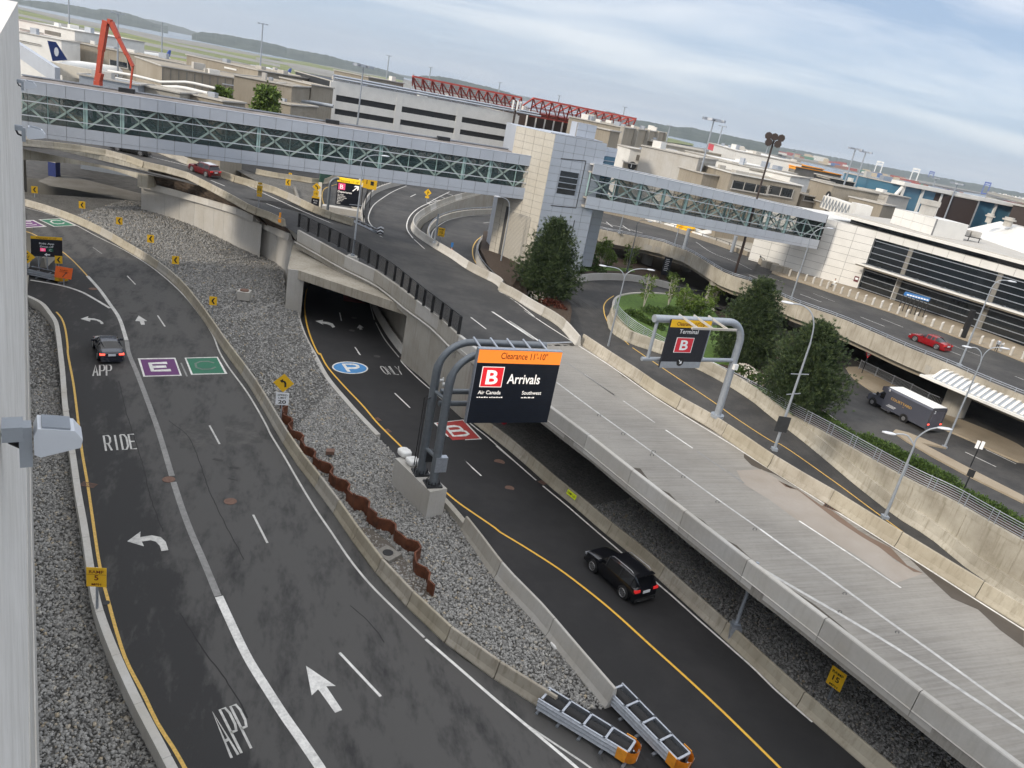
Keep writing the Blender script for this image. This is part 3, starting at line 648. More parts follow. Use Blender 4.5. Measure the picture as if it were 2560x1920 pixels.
barrier_units(ARf, 5.0, ['conc', 'conc_new'], '{0} curved barrier section in the underpass, counted away from the big sign', 'curved barriers in the underpass', name='barrier_section')
# -- raised concrete roadway
DL = PL(['F', (1600,1385), (1760,1510), 'G', (0,1000), (420,1320), (620,1470), (800,1600), 'L', (1045,220), (1300,415), (1580,640), (1900,885), (2212,1130), 'M', (310,1165), (720,1480), (1100,1770), (1700,2230), (2600,2900), (3600,3640)], ZD+1)
DL = [V((p.x, p.y, ZD)) for p in DL]
DR = PL(['G', (690,765), (930,925), (1100,1035), (1270,1155), (1470,1275), (1700,1400), (1920,1545), 'M', (200,130), (480,300), (700,425), (1010,620), (1380,845), (1780,1090), (2212,1350), (2900,1760), (3600,2200)], ZD+.7)
DR = [V((p.x, p.y, ZD)) for p in DR]
jr = pw('G', 655, 805, ZD); DRx = [jr]+DR
g = MB(); na = resample(DL, n=50); nb = resample(DRx, n=50); g.ribbon(na, nb, 0, 10)
lo = lambda P_, z: [V((p.x, p.y, z)) for p in P_]
g.ribbon(lo(na, ZD-.5)[::-1], lo(nb, ZD-.5)[::-1], 0, 2)
for s_ in (na, nb): g.ribbon(s_, lo(s_, ZD-.5))
m, nt, b = mat('deck_concrete'); p_ = pos(nt); dd = (DL[-1]-DL[3]).normalized(); ang = math.atan2(dd.y, dd.x)
mp = nd(nt, 'ShaderNodeMapping'); mp.inputs['Rotation'].default_value = (0, 0, -ang+R(12)); nt.links.new(p_, mp.inputs['Vector']); mp2 = nd(nt, 'ShaderNodeMapping'); mp2.inputs['Scale'].default_value = (9, .25, 1); nt.links.new(mp.outputs[0], mp2.inputs['Vector'])
st_ = noise(nt, 1.0, 3, .6, mp2.outputs[0]); big = noise(nt, .22, 5, .6, p_); fine = noise(nt, 5, 6, .7, p_)
c_ = ramp(nt, big, .3, .7, (.205, .192, .172), (.285, .268, .24)); c_ = mix(nt, mth(nt, 'MULTIPLY', ramp(nt, st_, .38, .62, (0,0,0), (1,1,1)), .38), c_, (.37, .355, .33)); c_ = mix(nt, mth(nt, 'MULTIPLY', ramp(nt, fine, .5, .75, (0,0,0), (1,1,1)), .3), c_, (.12, .115, .11))
nt.links.new(c_, b.inputs['Base Color']); b.inputs['Roughness'].default_value = .88; bump(nt, b, st_, .2, .01); M['deck'] = m
deck = g.build('road', M['deck'], kind='structure')
g = MB(); dn = normals2(na)[10]; sg = -1 if (nb[10]-na[10]).dot(dn) < 0 else 1
core = offset(na, sg*9.5); g.sweep(core, [(-.3,-9.4),(-.3,-.55),(.3,-.55),(.3,-9.4)]); g.build('light_stop_wall', M['conc_dark'], None, 'dark concrete wall in the shadow below the raised roadway', 'wall')  # wall added under the deck only to keep the gap dark
sI = sg
prof = [(-.02*sI,-.30),(-.02*sI,.02),(-.07*sI,.03),(-.02*sI,.06),(.02*sI,.97),(.06*sI,1.02),(.30*sI,1.02),(.32*sI,.98),(.40*sI,.35),(.55*sI,.10),(.55*sI,0),(.3*sI,-.28)]
Lp = resample(DL, step=5.0)
for i in range(len(Lp)-1):
 d = (Lp[i+1]-Lp[i]).normalized(); a, b2 = Lp[i]+d*.02, Lp[i+1]-d*.02; g = MB(); g.sweep([a, a.lerp(b2, .5), b2], prof)
 g.build('parapet_section', M[random.choice(['conc_white', 'conc_new', 'conc_white'])], None, f'{ORD[i].capitalize()} pale parapet section left of the concrete roadway, counted from the ramp', 'parapet', 'pale parapet sections of the raised roadway', loc=a)
barrier_units([V((p.x, p.y, ZD)) for p in offset(DR, .0)], 5.2, ['conc_warm', 'conc_warm', 'conc_stain'], '{0} barrier section on the right edge of the concrete roadway, counted from the ramp joint', 'barriers right of the concrete roadway', h=1.0, name='barrier_section', w=.62)
marks(deck, [
 ('edge_line', ['G', (645,830), (900,992), (1240,1232), (1560,1432), (1900,1640), 'M', (0,100), (660,520), (1300,920), (1800,1240), (2212,1500), (2600,1740)], .16, 'mark_fresh'),
 ('lane_line', ['G', (530,948), (935,1225)], .13, 'mark_worn'), ('lane_dash', ['G', (700,1060), (935,1225)], .13, 'mark'), ('lane_dash', ['G', (1005,1270), (1255,1442)], .13, 'mark'), ('lane_dash', ['G', (1340,1500), (1555,1645)], .14, 'mark_fresh'),
 ('lane_dash', ['M', (435,638), (800,876)], .14, 'mark_fresh'), ('lane_dash', ['M', (800,876), (1240,1168)], .15, 'mark'),
 ('lane_dash', ['L', (1590,90), (1960,340)], .15, 'mark_worn'),
 ('lane_line', ['G', (480,1125), (750,1325), (1060,1548), 'L', (1270,120), (1740,460), (2100,712)], .15, 'mark'),
 ('lane_line', ['M', (130,705), (330,850), (460,940)], .17, 'mark_fresh'), ('lane_line', ['M', (460,940), (640,1064), (800,1180), (1100,1400), (1440,1640), (1800,1900), (2600,2480)], .2, 'mark'),
 ('lane_line', ['M', (130,1010), (420,1180), (740,1365), (1200,1640), (1600,1900), (2500,2500)], .22, 'mark')], ZD+.006)
markp = lambda c, pts, mk, o: markpoly(deck, 'patch', c, pts, mk, ZD+o)
M['pink'] = concrete('patch_concrete', (.37, .335, .30), .3, streak=False)
M['rustwash'] = concrete('rust_wash', (.21, .145, .11), .6, streak=False); M['brown_dirt'] = concrete('gutter_dirt', (.10, .085, .07), .6, streak=False)
markp('M', [(-60,240),(140,232),(300,330),(560,480),(740,640),(980,760),(1200,960),(1415,1055),(1200,1130),(900,920),(430,640),(200,470),(0,350)], 'pink', .004)
markp('M', [(270,320),(360,380),(420,384),(600,510),(700,560),(900,710),(1000,770),(1160,850),(1290,990),(1415,1052),(1340,1040),(1190,940),(1060,840),(940,770),(740,640),(560,500),(420,390),(330,370)], 'rustwash', .008)
markp('M', [(0,95),(180,185),(450,350),(660,485),(980,700),(1340,925),(1750,1175),(2212,1450),(2212,1640),(2020,1500),(1850,1340),(1640,1250),(1500,1120),(1300,930),(1000,750),(740,560),(450,390),(240,270),(130,232),(60,200),(0,140)], 'brown_dirt', .003)
markp('G', [(800,880),(1100,1090),(1240,1190),(1500,1370),(1640,1450),(1880,1600),(1600,1450),(1350,1300),(1100,1130),(1000,1080)], 'brown_dirt', .003)
markp('L', [(870,80),(1010,210),(1140,225),(1240,360),(1370,420),(1480,540),(1640,640),(1760,760),(1900,830),(2050,970),(1900,900),(1580,655),(1300,430),(1045,235),(800,50)], 'brown_dirt', .003)
markp('M', [(0,905),(120,1000),(300,1130),(560,1300),(760,1460),(960,1640),(920,1640),(700,1480),(300,1185),(0,950)], 'brown_dirt', .003)
for c, x, y in (('M',85,705),('M',795,1213),('M',1210,1518),('M',757,1357),('L',1480,290),('L',1750,488),('L',1245,92),('L',1232,118),('G',815,1385),('G',1005,1530)):
 q = [pw(c, x+15*math.cos(a), y+11*math.sin(a), ZD+.012) for a in (2.2, 3, 3.8, 4.7, 5.6, 6.4, 7.2)]; g = MB(); strip(g, q, .045); g.build('tar_mark', M['joint'], deck)
M['wall_stain'] = concrete('retaining_wall_concrete', (.50, .47, .40), .8)
# -- asphalt ramp that leads away from the concrete roadway
zr1 = zo(z_ramp, 1.0)
RLp = PL(['F', (1600,1385), (1400,1200), (1240,1090), (1100,980), (960,880), (700,755), (520,655), (330,552)], zr1)
RL = [V((p.x, p.y, z_ramp(p.x, p.y))) for p in cat(RLp, 1.5)]
RBar = cat(PL(['F', (325,525), (200,455), (0,365), 'E', (2050,395), (1860,290), (1650,180), (1410,70), 'A', (1290,1310), (1170,1285), (1050,1240), (900,1195), (760,1165), (500,1130), (200,1100), (0,1085)], zo(z_ramp, .85)), 1.5)
RBar = [V((p.x, p.y, z_ramp(p.x, p.y))) for p in RBar]
i0 = 7
RLfull = RL[:-1]; jn = min(range(len(RL)), key=lambda i: (RL[i]-RBar[0]).length)
left_edge = RL[:jn]+RBar
RR = cat(PL(['F', (770,490), (560,425), (400,355), (280,295), (60,205), 'A', (1950,1440), (1760,1375), (1530,1290), (1100,1120), (400,850)], zo(z_ramp, .5)), 2)
RR = [V((p.x, p.y, z_ramp(p.x, p.y))) for p in RR]
Rmain = cat(PL(['G', (655,805), (500,640), (300,525), (150,430), (0,350), 'F', (1960,985), (1700,850), (1560,755), (1400,660), (1270,570), (1240,520), (1262,460), (1350,395), (1500,325), (1690,270), (2000,190), (2300,130)], ZD+.4), 2)
Rmain = [V((p.x, p.y, ZD)) for p in Rmain]
g = MB(); iF = next(i for i, p in enumerate(Rmain) if p.y > pw('F', 1262, 540, ZD).y)
nose = pw('F', 985, 605, ZD)
nL = resample([p for p in left_edge if p.y < nose.y+1] , n=40); nR = resample(Rmain[:iF], n=40); g.ribbon(nL, nR, 0, 3)
fl = [p for p in left_edge if p.y >= nose.y-3]; k0 = nR[-1].lerp(nL[-1], .35)
g.ribbon(drape(resample(fl, n=40), z_ramp, -.006), drape(resample([nR[-1].lerp(nL[-1], .3)]+RR, n=40), z_ramp, -.006), 0, 3)
CL = cat(PL(['F', (985,605), (930,560), (890,520), (855,470), (850,400), (880,320), (960,255), (1060,215), (1180,180), (1400,120), (1800,40)], ZD), 2)
g.ribbon(resample([V((p.x, p.y, ZD-.006)) for p in [nR[-8]]+CL], n=60), resample([V((p.x, p.y, ZD-.006)) for p in Rmain[iF-8:]], n=60), 0, 3)
rampo = g.build('road', M['asphalt_mid'], kind='structure')
zmarks(rampo, [
 ('edge_line', ['F', (980,600), (1240,770), (1500,960), (1900,1220), (2212,1425), 'G', (100,635), (345,802)], .22, 'mark_fresh'),
 ('edge_line', ['A', (1000,1180), (1110,1217), (1490,1312), 'E', (1750,120), (1980,215), (2212,322), 'F', (360,400), (600,500), (790,570), (1000,662), (1220,752)], .15, 'mark_fresh'),
 ('edge_line', ['F', (925,530), (900,500), (888,465), (895,420), (930,355), (1000,300), (1090,245), (1190,203)], .15, 'mark'),
 ('edge_line', ['F', (1660,262), (1530,300), (1420,325), (1320,360), (1240,415), (1198,480), (1195,550), (1240,618)], .15, 'mark_fresh'),
 ('edge_line', ['F', (1250,628), (1400,755), (1700,922), (2000,1085), (2212,1250), 'G', (200,540), (400,672), (600,800)], .13, 'mark_fresh'),
 ('edge_line', ['F', (1350,345), (1430,300), (1530,250)], .16, 'mark'),
 ('cross_line', ['F', (1352,335), (1378,352)], .2, 'mark'), ('cross_line', ['F', (1400,308), (1440,328)], .2, 'mark'), ('cross_line', ['F', (1450,285), (1500,306)], .2, 'mark'), ('cross_line', ['F', (1505,262), (1565,285)], .2, 'mark'),
 ('lane_dash', ['F', (82,343), (195,388)], .13, 'mark_fresh'), ('lane_dash', ['E', (1665,160), (1775,205)], .13, 'mark_fresh'), ('lane_dash', ['F', (560,545), (635,578)], .13, 'mark_fresh'),
 ('lane_dash', ['F', (937,712), (1035,765)], .13, 'mark_fresh'), ('lane_dash', ['F', (1290,938), (1390,1008)], .13, 'mark_fresh'), ('lane_dash', ['F', (1698,1243), (1818,1335)], .13, 'mark_fresh'),
 ('lane_dash', ['F', (1220,290), (1262,270)], .13, 'mark_fresh')], z_ramp, .02)
g = MB(); a, b2 = Lp[0]+V((0, 0, .012)), jr+V((0, 0, .012)); strip(g, [a, b2], .28); g.build('joint_plate', M['galv'], deck)
N_ = normals2(RL)[3]; sr = -1 if (Rmain[3]-RL[3]).dot(N_) < 0 else 1
prof_r = [(-.03*sr,-.25),(-.03*sr,.97),(.02*sr,1.0),(.26*sr,1.0),(.30*sr,.96),(.42*sr,.3),(.5*sr,0),(.3*sr,-.2)]
def section_run(pts, step, prof, mks, name, label, cat_, group):
 Q_ = resample(pts, step=step)
 for i in range(len(Q_)-1):
  d = (Q_[i+1]-Q_[i]).normalized(); g = MB(); a, b2 = Q_[i]+d*.015, Q_[i+1]-d*.015; g.sweep([a, a.lerp(b2, .5), b2], prof)
  g.build(name, M[random.choice(mks)], None, label.format(ORD[min(i, 39)].capitalize(), ORD[min(i, 39)]), cat_, group, loc=a)
section_run(RL, 5.2, prof_r, ['conc_new', 'conc', 'conc_white'], 'parapet_section', '{0} parapet section under the black railing of the ramp, counted from its near end', 'parapet', 'parapet sections along the ramp')
barrier_units(RBar[2:], 3.2, ['conc_warm', 'conc_stain'], '{0} precast barrier on the left side of the upper ramp, counted from the railing', 'precast barriers left of the upper ramp')
barrier_units(RR, 3.3, ['conc_warm', 'conc', 'conc_warm'], '{0} precast barrier on the right side of the upper ramp, counted from the fork', 'precast barriers right of the upper ramp', h=.95)
Rm2 = Rmain[:iF+3]
barrier_units(Rmain[:iF+28], 4.6, ['conc_new', 'conc', 'conc_white'], '{0} pale barrier right of the merge and round the bend, counted from the joint', 'pale barriers right of the merge', h=1.0, name='barrier_section')
# -- wall under the ramp, underpass wall
Wpts = resample(RL, step=2.0); cut = pw('F', 1215, 1060, 5.3); ic = min(range(len(Wpts)), key=lambda i: (Wpts[i]-cut).length)
ARin = [V((p.x, p.y, 0)) for p in AR if p.y > Wpts[ic].y+1.5]
da = offset(ARin, .6); db = offset(ARin, -.6); ARin = da if (da[5]-AL[-8]).length > (db[5]-AL[-8]).length else db
wp0 = resample(DL, step=1.0)[4]; wp = [V((wp0.x, wp0.y, 0))+(V((jr.x, jr.y, 0))-V((DL[0].x, DL[0].y, 0))).normalized()*9, V((wp0.x, wp0.y, 0))]+[V((p.x, p.y, 0)) for p in Wpts[:ic+1]]+ARin[::1]; wp = resample(wp, step=2)+[wp[-1]+V((-14, 30, 0))]  # unseen last leg added to stop daylight leaking into the underpass
g = MB(); g.sweep(wp, [(0,-3),(0,z_ramp(0,0)-.26),(.35*sr,z_ramp(0,0)-.26),(.35*sr,-3)], 0, True, [4*(i+.5) for i in range(int(plen(wp)/4)-6)])
wall_under = g.build('retaining_wall', M['conc'], None, 'grey retaining wall on the right side of the underpass mouth, under the ramp', 'wall')
g = MB(); g.sweep(Wpts, [(-.02*sr,-1.1),(-.02*sr,-.26),(.5*sr,-.26),(.5*sr,-1.1)]); g.build('edge_beam', M['conc'], None, 'concrete edge beam carrying the railed ramp across the underpass', 'beam')
lwp = [V((p.x, p.y, 0)) for p in AL if p.y > pw('F', 318, 1080, -1).y]; lwp = offset(lwp, .4) if (offset(lwp, .4)[3]-wp[ic+4]).length > (offset(lwp, -.4)[3]-wp[ic+4]).length else offset(lwp, -.4)
g = MB(); g.sweep(lwp+[lwp[-1]+V((-12, 30, 0))], [(-.2,-3),(-.2,3.6),(.2,3.6),(.2,-3)]); g.build('underpass_wall', M['conc_dark'], None, 'dark concrete wall on the left inside the underpass', 'wall')  # far leg is an unseen addition that keeps the underpass dark
ft = PL(['F', (262,905,-.5), (150,810,-.5), (0,735,-.4), 'E', (2050,765,-.3), (1900,700,-.2), (1760,630,-.1), (1530,520,0), (1300,440,.2), (1115,390,.3)], 0)
tp = [('F',(305,640)),('F',(185,590)),('F',(30,510)),('E',(2070,510)),('E',(1930,440)),('E',(1790,395)),('E',(1550,325)),('E',(1320,260)),('E',(1115,215))]
tz = [hv(ft[i], c, *xy) for i, (c, xy) in enumerate(tp)]; ftk = ft
g = MB(); n = len(ftk); bk = offset(ftk, .5)
if bk[3].length < ftk[3].length: bk = offset(ftk, -.5)
for (A1, B1, zt) in ((ftk, bk, tz),):
 for i in range(n-1):
  a, b2, c, d = A1[i], A1[i+1], B1[i+1], B1[i]; h1, h2 = zt[i], zt[i+1]
  k_ = max(1, int((b2-a).length/2.4))
  for j in range(k_):
   s, t = j/k_, (j+1)/k_; p, q = a.lerp(b2, s), a.lerp(b2, t); ha, hb = h1+(h2-h1)*s, h1+(h2-h1)*t; e_ = (q-p).normalized()*.02
   r1, r2 = d.lerp(c, s), d.lerp(c, t)
   T = lambda v, z: V((v.x, v.y, z))
   g.quad(T(p+e_, -2), T(q-e_, -2), T(q-e_, hb), T(p+e_, ha)); off = (r1-p).normalized()*.03
   g.quad(T(q-e_, -2)+off*0, T(p+e_+(q-p), -2)+off, T(q+e_, hb)+off, T(q-e_, hb))
  g.quad(V((a.x,a.y,h1)), V((b2.x,b2.y,h2)), V((c.x,c.y,h2)), V((d.x,d.y,h1)))
o_ = (bk[0]-ftk[0]).normalized()
g.quad(*[V((p.x, p.y, z)) for p, z in ((ftk[-1], -2), (bk[-1], -2), (bk[-1], tz[-1]), (ftk[-1], tz[-1]))])
wing = g.build('wing_wall', M['conc_new'], None, 'grey panelled wing wall with parapet standing in the gravel beyond the portal', 'wall')
Cp = [V((p.x, p.y, z)) for p, z in zip(ftk, tz)]; so = 1 if (offset(Cp, .1)[3]-Cp[3]).dot(bk[3]-ftk[3]) > 0 else -1
section_run(Cp[::-1], 3.4, [(-.08*so, 0),(-.08*so,.12),(.22*so,.85),(.42*so,.85),(.5*so,0)], ['conc_new','conc_white'], 'parapet_section', '{0} sloping parapet section on the wing wall, counted from its far end', 'parapet', 'sloping parapets on the wing wall')
m, nt, b = mat('brick_rubble'); p_ = pos(nt, (1, 1, 5)); c_ = ramp(nt, noise(nt, .9, 7, .75, p_), .38, .62, (.028, .022, .018), (.13, .095, .07)); nt.links.new(c_, b.inputs['Base Color']); b.inputs['Roughness'].default_value = .95; bump(nt, b, noise(nt, 1.5, 5, .7, p_), .8, .2); M['rubble'] = m
g = MB(); A1 = resample([V((p.x, p.y, z)) for p, z in zip(bk, tz)], n=24)
B1 = resample([p-V((0, 0, .1)) for p in RBar if p.y > bk[0].y-1 and p.x > -56], n=24); sb = offset(B1, .35)
if (sb[5]-A1[5]).length > (offset(B1, -.35)[5]-A1[5]).length: sb = offset(B1, -.35)
g.ribbon(A1, sb); g.build('embankment', M['rubble'], kind='structure')
xb_ = pw('A', 1165, 1290, zo(z_ramp, .85)).x; RBb = [p for p in RBar if p.x < xb_+.5]
g = MB(); g.sweep(RBb, [(-.45,-1.7),(-.45,-.9),(-.3,-.85),(-.3,-.03),(.45,-.03),(.45,-1.7)], 0, True, [8*(i+.5) for i in range(6)]); bm0 = g.build('bridge_beam', M['wall_stain'], None, 'weathered concrete edge beam of the ramp bridge at the far left', 'beam')
for t_, lab in ((.0, 'stained abutment end where the ramp bridge begins'), (.965, 'dark pier of the ramp bridge beside the garage wall')):
 p = RBb[int(t_*(len(RBb)-1))]; g = MB(); zz_ = 0 if t_ else p.z-2.6; q = p+V((-4.2, 5.0, 0)) if t_ else p; g.box(q.x-.7, q.x+.7, q.y-.45, q.y+2.5, zz_, p.z-(1.0 if t_ else .02)); g.build('bridge_pier', M['conc_dark' if t_ else 'wall_stain'], None, lab, 'pier')
sheet('road', ['A', (-100,1150), (300,1180), (1160,1290), (1160,1560), (900,1520), (600,1440), (200,1400), (-100,1350)], .33, M['asphalt_old'], kind='structure')
sheet('concrete_apron', ['A', (300,1430), (420,1380), (560,1390), (760,1440), (1000,1500), (1120,1530), (1120,1590), (900,1560), (600,1500), (400,1470)], .345, M['conc_dark'], kind='structure')
# -- portal slab over the underpass
zs = 3.75
sl = [pw('F', 250, 858, zs), pw('F', 318, 866, zs), pw('F', 1225, 1165, zs), pw('F', 1215, 1150, zs)+V((1.5, 2.0, 0)), pw('F', 960, 960, zs)+V((1.5, 1, 0)), pw('F', 700, 830, zs)+V((1, 1, 0)), pw('F', 320, 655, zs), pw('F', 290, 680, zs)]
e = empty('underpass_portal', sl[0]-V((0, 0, 4)), 0, 'pale triangular concrete slab roofing the underpass mouth, on a square end pier', 'portal')
g = MB(); g.prism([(p.x, p.y) for p in sl], zs-.95, zs); g.build('roof_slab', M['conc_stain'], e)
d1 = (sl[1]-sl[0]).normalized(); d1.z = 0; d1.normalize(); d2 = V((-d1.y, d1.x, 0))
g = MB(); c0 = sl[0]+d1*.9+d2*1.0; g.obox((c0.x, c0.y, (zs-4.0)/2-.0), d1*.85, d2*1.2, (0, 0, (zs+4.0)/2-.003)); g.build('end_pier', M['conc_new'], e)
g = MB(); q0 = sl[0]+d2*1.0; q1 = V((ftk[0].x, ftk[0].y, 0));
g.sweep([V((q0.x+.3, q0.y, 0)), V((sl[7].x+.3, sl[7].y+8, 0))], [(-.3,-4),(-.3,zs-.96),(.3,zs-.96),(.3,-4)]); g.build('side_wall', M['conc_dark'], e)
pp = drape(offset(Wpts, -.22*sr), z_ramp, -.45)
g = MB(); g.tube(pp, .09, 8);
pipe = g.build('wall_pipe', M['conc_white'], None, 'pale pipe on brackets running along the wall just below the ramp parapet', 'pipe')
g = MB()
for i in range(1, len(pp)-1, 2): g.bar(pp[i]-V((0, 0, .12)), pp[i]+(V((Wpts[i].x, Wpts[i].y, 0))-V((pp[i].x, pp[i].y, 0))).normalized()*.25-V((0, 0, .12)), .06, .06)
g.build('bracket', M['dark'], pipe)
rp = [V((p.x, p.y, 0)) for p in PL(['F', (340,500), (415,495)], 6)]
rl_ = cat(PL(['F', (345,530), (460,590), (590,650), (720,720), (850,790), (970,868), (1090,950), (1210,1050), (1330,1150), (1470,1260), (1610,1375)], zr1), .5)
rl_ = drape(offset(rl_, .14*sr), z_ramp, 1.0)
e = empty('black_railing', rl_[-1], 0, 'black post railing with tinted panels on the ramp parapet above the underpass', 'railing')
ps = resample(rl_, n=18)
for i, p in enumerate(ps): g = MB(); d = (ps[min(i+1, 18)]-ps[max(0, i-1)]).normalized(); n3 = V((-d.y, d.x, 0)); g.obox(p+V((0, 0, .8)), d*.07, n3*.12, (0, 0, .8)); g.build('post', M['black'], e)
g = MB(); g.tube([p+V((0, 0, 1.62)) for p in ps], .05, 6); g.build('rail', M['black'], e)
M['mesh_panel'] = glass_dark('tinted_mesh', (.02, .02, .022), .3, .35)
for i in range(18): g = MB(); a, b2 = ps[i], ps[i+1]; d = (b2-a)*.04; g.bar(a+d+V((0, 0, .82)), b2-d+V((0, 0, .82)), .02, 1.45); g.build('panel', M['mesh_panel'], e)
# -- lower area between the ramp and the bend
sheet('gravel_lot', ['F', (-300,0), (300,330), (760,520), (860,520), (900,250), (1100,150), (900,60), 'A', (1000,1050), (1400,1150)], 3.2, M['gravel'], kind='structure')
o = sheet('road', ['F', (-260,20), (0,110), (300,130), (505,190), (540,370), (700,430), (900,330), (1100,150), (600,0), (-200,-40)], 3.26, M['asphalt_mid'], kind='structure')
zmarks(o, [('edge_line', ['F', (640,190), (545,225), (522,280), (530,330), (545,370)], .16, 'yellow_line')], lambda x, y: 3.3, 0)
nb_ = PL(['F', (850,490), (842,420), (848,350), (880,280), (960,215), (1080,175), (1200,150)], ZD+.9)
wallrun('curved_wall', cat([V((p.x, p.y, ZD)) for p in nb_], 1.5), [(-.25,-2.0),(-.2,.9),(.15,.9),(.3,0),(.3,-2.0)], 'conc_new', 'pale curved parapet on the outside of the tight bend by the departures sign', every=3)
e = empty('bend_railing', nb_[2], 0, 'black railing on the curved parapet behind the departures sign', 'railing')
g = MB(); bb = cat([V((p.x, p.y, ZD+.9)) for p in nb_], 1.2); g.tube([p+V((0, 0, .9)) for p in bb], .045, 6); g.build('rail', M['dark'], e)
for p in bb: g = MB(); g.bar(p, p+V((0, 0, .9)), .07); g.build('post', M['dark'], e)
wallrun('divider_wall', cat(PL(['F', (0,110), (150,140), (330,165), (500,190), (640,130)], 3.26), 2), jersey(.95), 'conc_warm', 'pale barrier wall with chevrons on the far side of the lower gravel lot', every=3)
wallrun('divider_wall', cat(PL(['F', (490,420), (495,360), (500,290), (505,220)], 3.26), 1), [(-.3,0),(-.3,1.0),(.3,1.0),(.3,0)], 'conc_warm', 'short pale wall end beside the black clearance board', every=0)
wallrun('plinth', PL(['F', (520,420), (830,470)], 3.26), [(-.8,0),(-.8,1.3),(.8,1.3),(.8,0)], 'conc_new', 'concrete plinth under the bright departures sign', every=0, cat_='plinth')
g = MB(); pg = PL(['F', (500,200), (610,150)], 3.3); g.bar(pg[0]+V((0, 0, 1.2)), pg[1]+V((0, 0, 1.2)), .2, 2.2); g.build('construction_screen', plain('green_screen', (.03, .09, .06), .8), None, 'dark green construction screen under the footbridge beside the pale wall', 'screen')
inner = Rmain[iF-2:]
g = MB(); io = offset(inner, .3*(-1 if True else 1));
d_ = (offset(Rmain, .5)[5]-RL[5]).length-(offset(Rmain, -.5)[5]-RL[5]).length; sd = 1 if d_ > 0 else -1
g.sweep(resample(offset(Rmain, sd*.35), step=2), [(-.2,-4.2),(-.2,-.02),(.2,-.02),(.2,-4.2)], 0, True, [3.5*(i+.5) for i in range(40)])
g.build('bend_wall', M['conc'], None, 'grey retaining wall below the pale barriers on the inside of the tight bend', 'wall')
zl2 = 3.0
sheet('road', ['F', (1300,560), (1340,480), (1480,430), (1650,390), (1930,360), (2050,340), (2050,500), (1950,520), (1850,560), (1780,610), (1730,690), (1750,790), (1850,900), (2000,1040), (2150,1140), 'G', (200,430), (560,760), (400,760), 'F', (1960,1050), (1600,800), (1400,700)], zl2, M['asphalt_mid'], kind='structure')
lw = cat(PL(['F', (1380,640), (1360,560), (1400,490), (1490,435), (1640,400), (1800,388), (1960,384)], zl2+1.0), 1.2)
lw = [V((p.x, p.y, zl2)) for p in lw]
wallrun('curved_wall', lw, [(-.15,0),(-.15,1.0),(.15,1.0),(.15,0)], 'conc', 'curved grey parapet with a rail around the lower ramp beside the tower', every=3)
g = MB(); g.tube([p+V((0, 0, 1.35)) for p in lw], .05, 6)
for p in lw[::2]: g.bar(p+V((0, 0, .9)), p+V((0, 0, 1.35)), .06)
g.build('pipe_rail', M['galv'], None, 'grey pipe rail on the curved parapet of the lower ramp', 'railing')
rw = cat(PL(['F', (1990,505), (1920,528), (1840,570), (1775,630), (1748,700), (1765,780), (1840,880), (1960,990), (2100,1100), 'G', (100,360), (200,440)], zl2+1.0), 1.2)
rw = [V((p.x, p.y, zl2)) for p in rw]
wallrun('curved_wall', rw, [(-.15,0),(-.15,1.0),(.15,1.0),(.15,0)], 'conc_new', 'pale curved parapet with a thin rail wrapping in front of the beige tower base', every=3)
g = MB(); g.tube([p+V((0, 0, 1.4)) for p in rw], .04, 6)
for p in rw[::2]: g.bar(p+V((0, 0, .9)), p+V((0, 0, 1.4)), .05)
g.build('pipe_rail', M['galv'], None, 'thin pipe rail on the pale curved parapet before the tower', 'railing')
zmk = lambda x, y: zl2
o = MB();
def zstrip(spec, w, mk, z, name='lane_marking', parent=None):
 g = MB(); strip(g, cat(PL(spec, z), .8), w); ob = g.build(name, M[mk], parent);
 if parent is None: tag(ob, kind='structure')
 return ob
lowr = [o for o in bpy.data.objects if o.name.startswith('road')][-1]
zstrip(['F', (1385,620), (1395,570), (1440,520), (1520,475), (1650,445), (1800,435), (1940,432)], .15, 'mark', zl2+.01, 'edge_line', lowr)
zstrip(['F', (1800,590), (1740,640), (1712,700), (1725,790), (1790,880)], .15, 'yellow_line', zl2+.01, 'edge_line', lowr)
zstrip(['F', (1798,497), (1850,490), (1902,482)], .13, 'mark', zl2+.01, 'lane_dash', lowr)
# -- low road beside the concrete roadway, loop and island
wc = PL(['G', (925,540,4.1), (945,600,4.0), (1000,660,3.7), (1100,735,3.2), (1340,868,2.3), (1600,1000,1.7), (1860,1130,1.4), (2100,1256,1.3), 'I', (230,1310,1.3), (480,1440,1.3), (700,1560,1.3), 'M', (1100,205,1.3), (1360,345,1.3), (1610,460,1.3), (1890,620,1.3), (2190,790,1.3), (2800,1120,1.3), (4300,1930,1.3)], 1.3)
wc = cat(wc, 1.5)
wfoot = [V((p.x, p.y, 0)) for p in wc]
DRo = [V((p.x, p.y, 0)) for p in offset([V((p.x, p.y, ZD)) for p in DRx], 0)]
far_edge = cat(PL(['G', (560,-100), (520,300), (700,262), (900,255), (1100,270), (1300,310), (1500,360), (1700,420)], 3.3), 2)
out_ = [p for p in resample(DRo, step=2)][::-1]+[V((p.x, p.y, 0)) for p in PL(['G', (540,740), (500,560), (470,420), (500,330), (600,285), (720,265), (900,258), (1100,272), (1300,310), (1450,345), (1640,395), (1900,470), (2212,600)], z_loop)]
in_ = wfoot[::-1]+[V((p.x, p.y, 0)) for p in PL(['G', (925,500), (950,455), (1000,432), (1100,418), (1250,418), (1400,432), (1600,470), (1700,520), (1900,600)], z_loop)]
out_ = drape(resample(out_, n=120), z_loop); in_ = drape(resample(in_, n=120), z_loop)
g = MB(); g.ribbon(out_, in_, 0, 5); loop = g.build('road', M['asphalt_mid'], kind='structure')
for v in loop.data.vertices: v.co.z = z_loop(v.co.x, v.co.y)
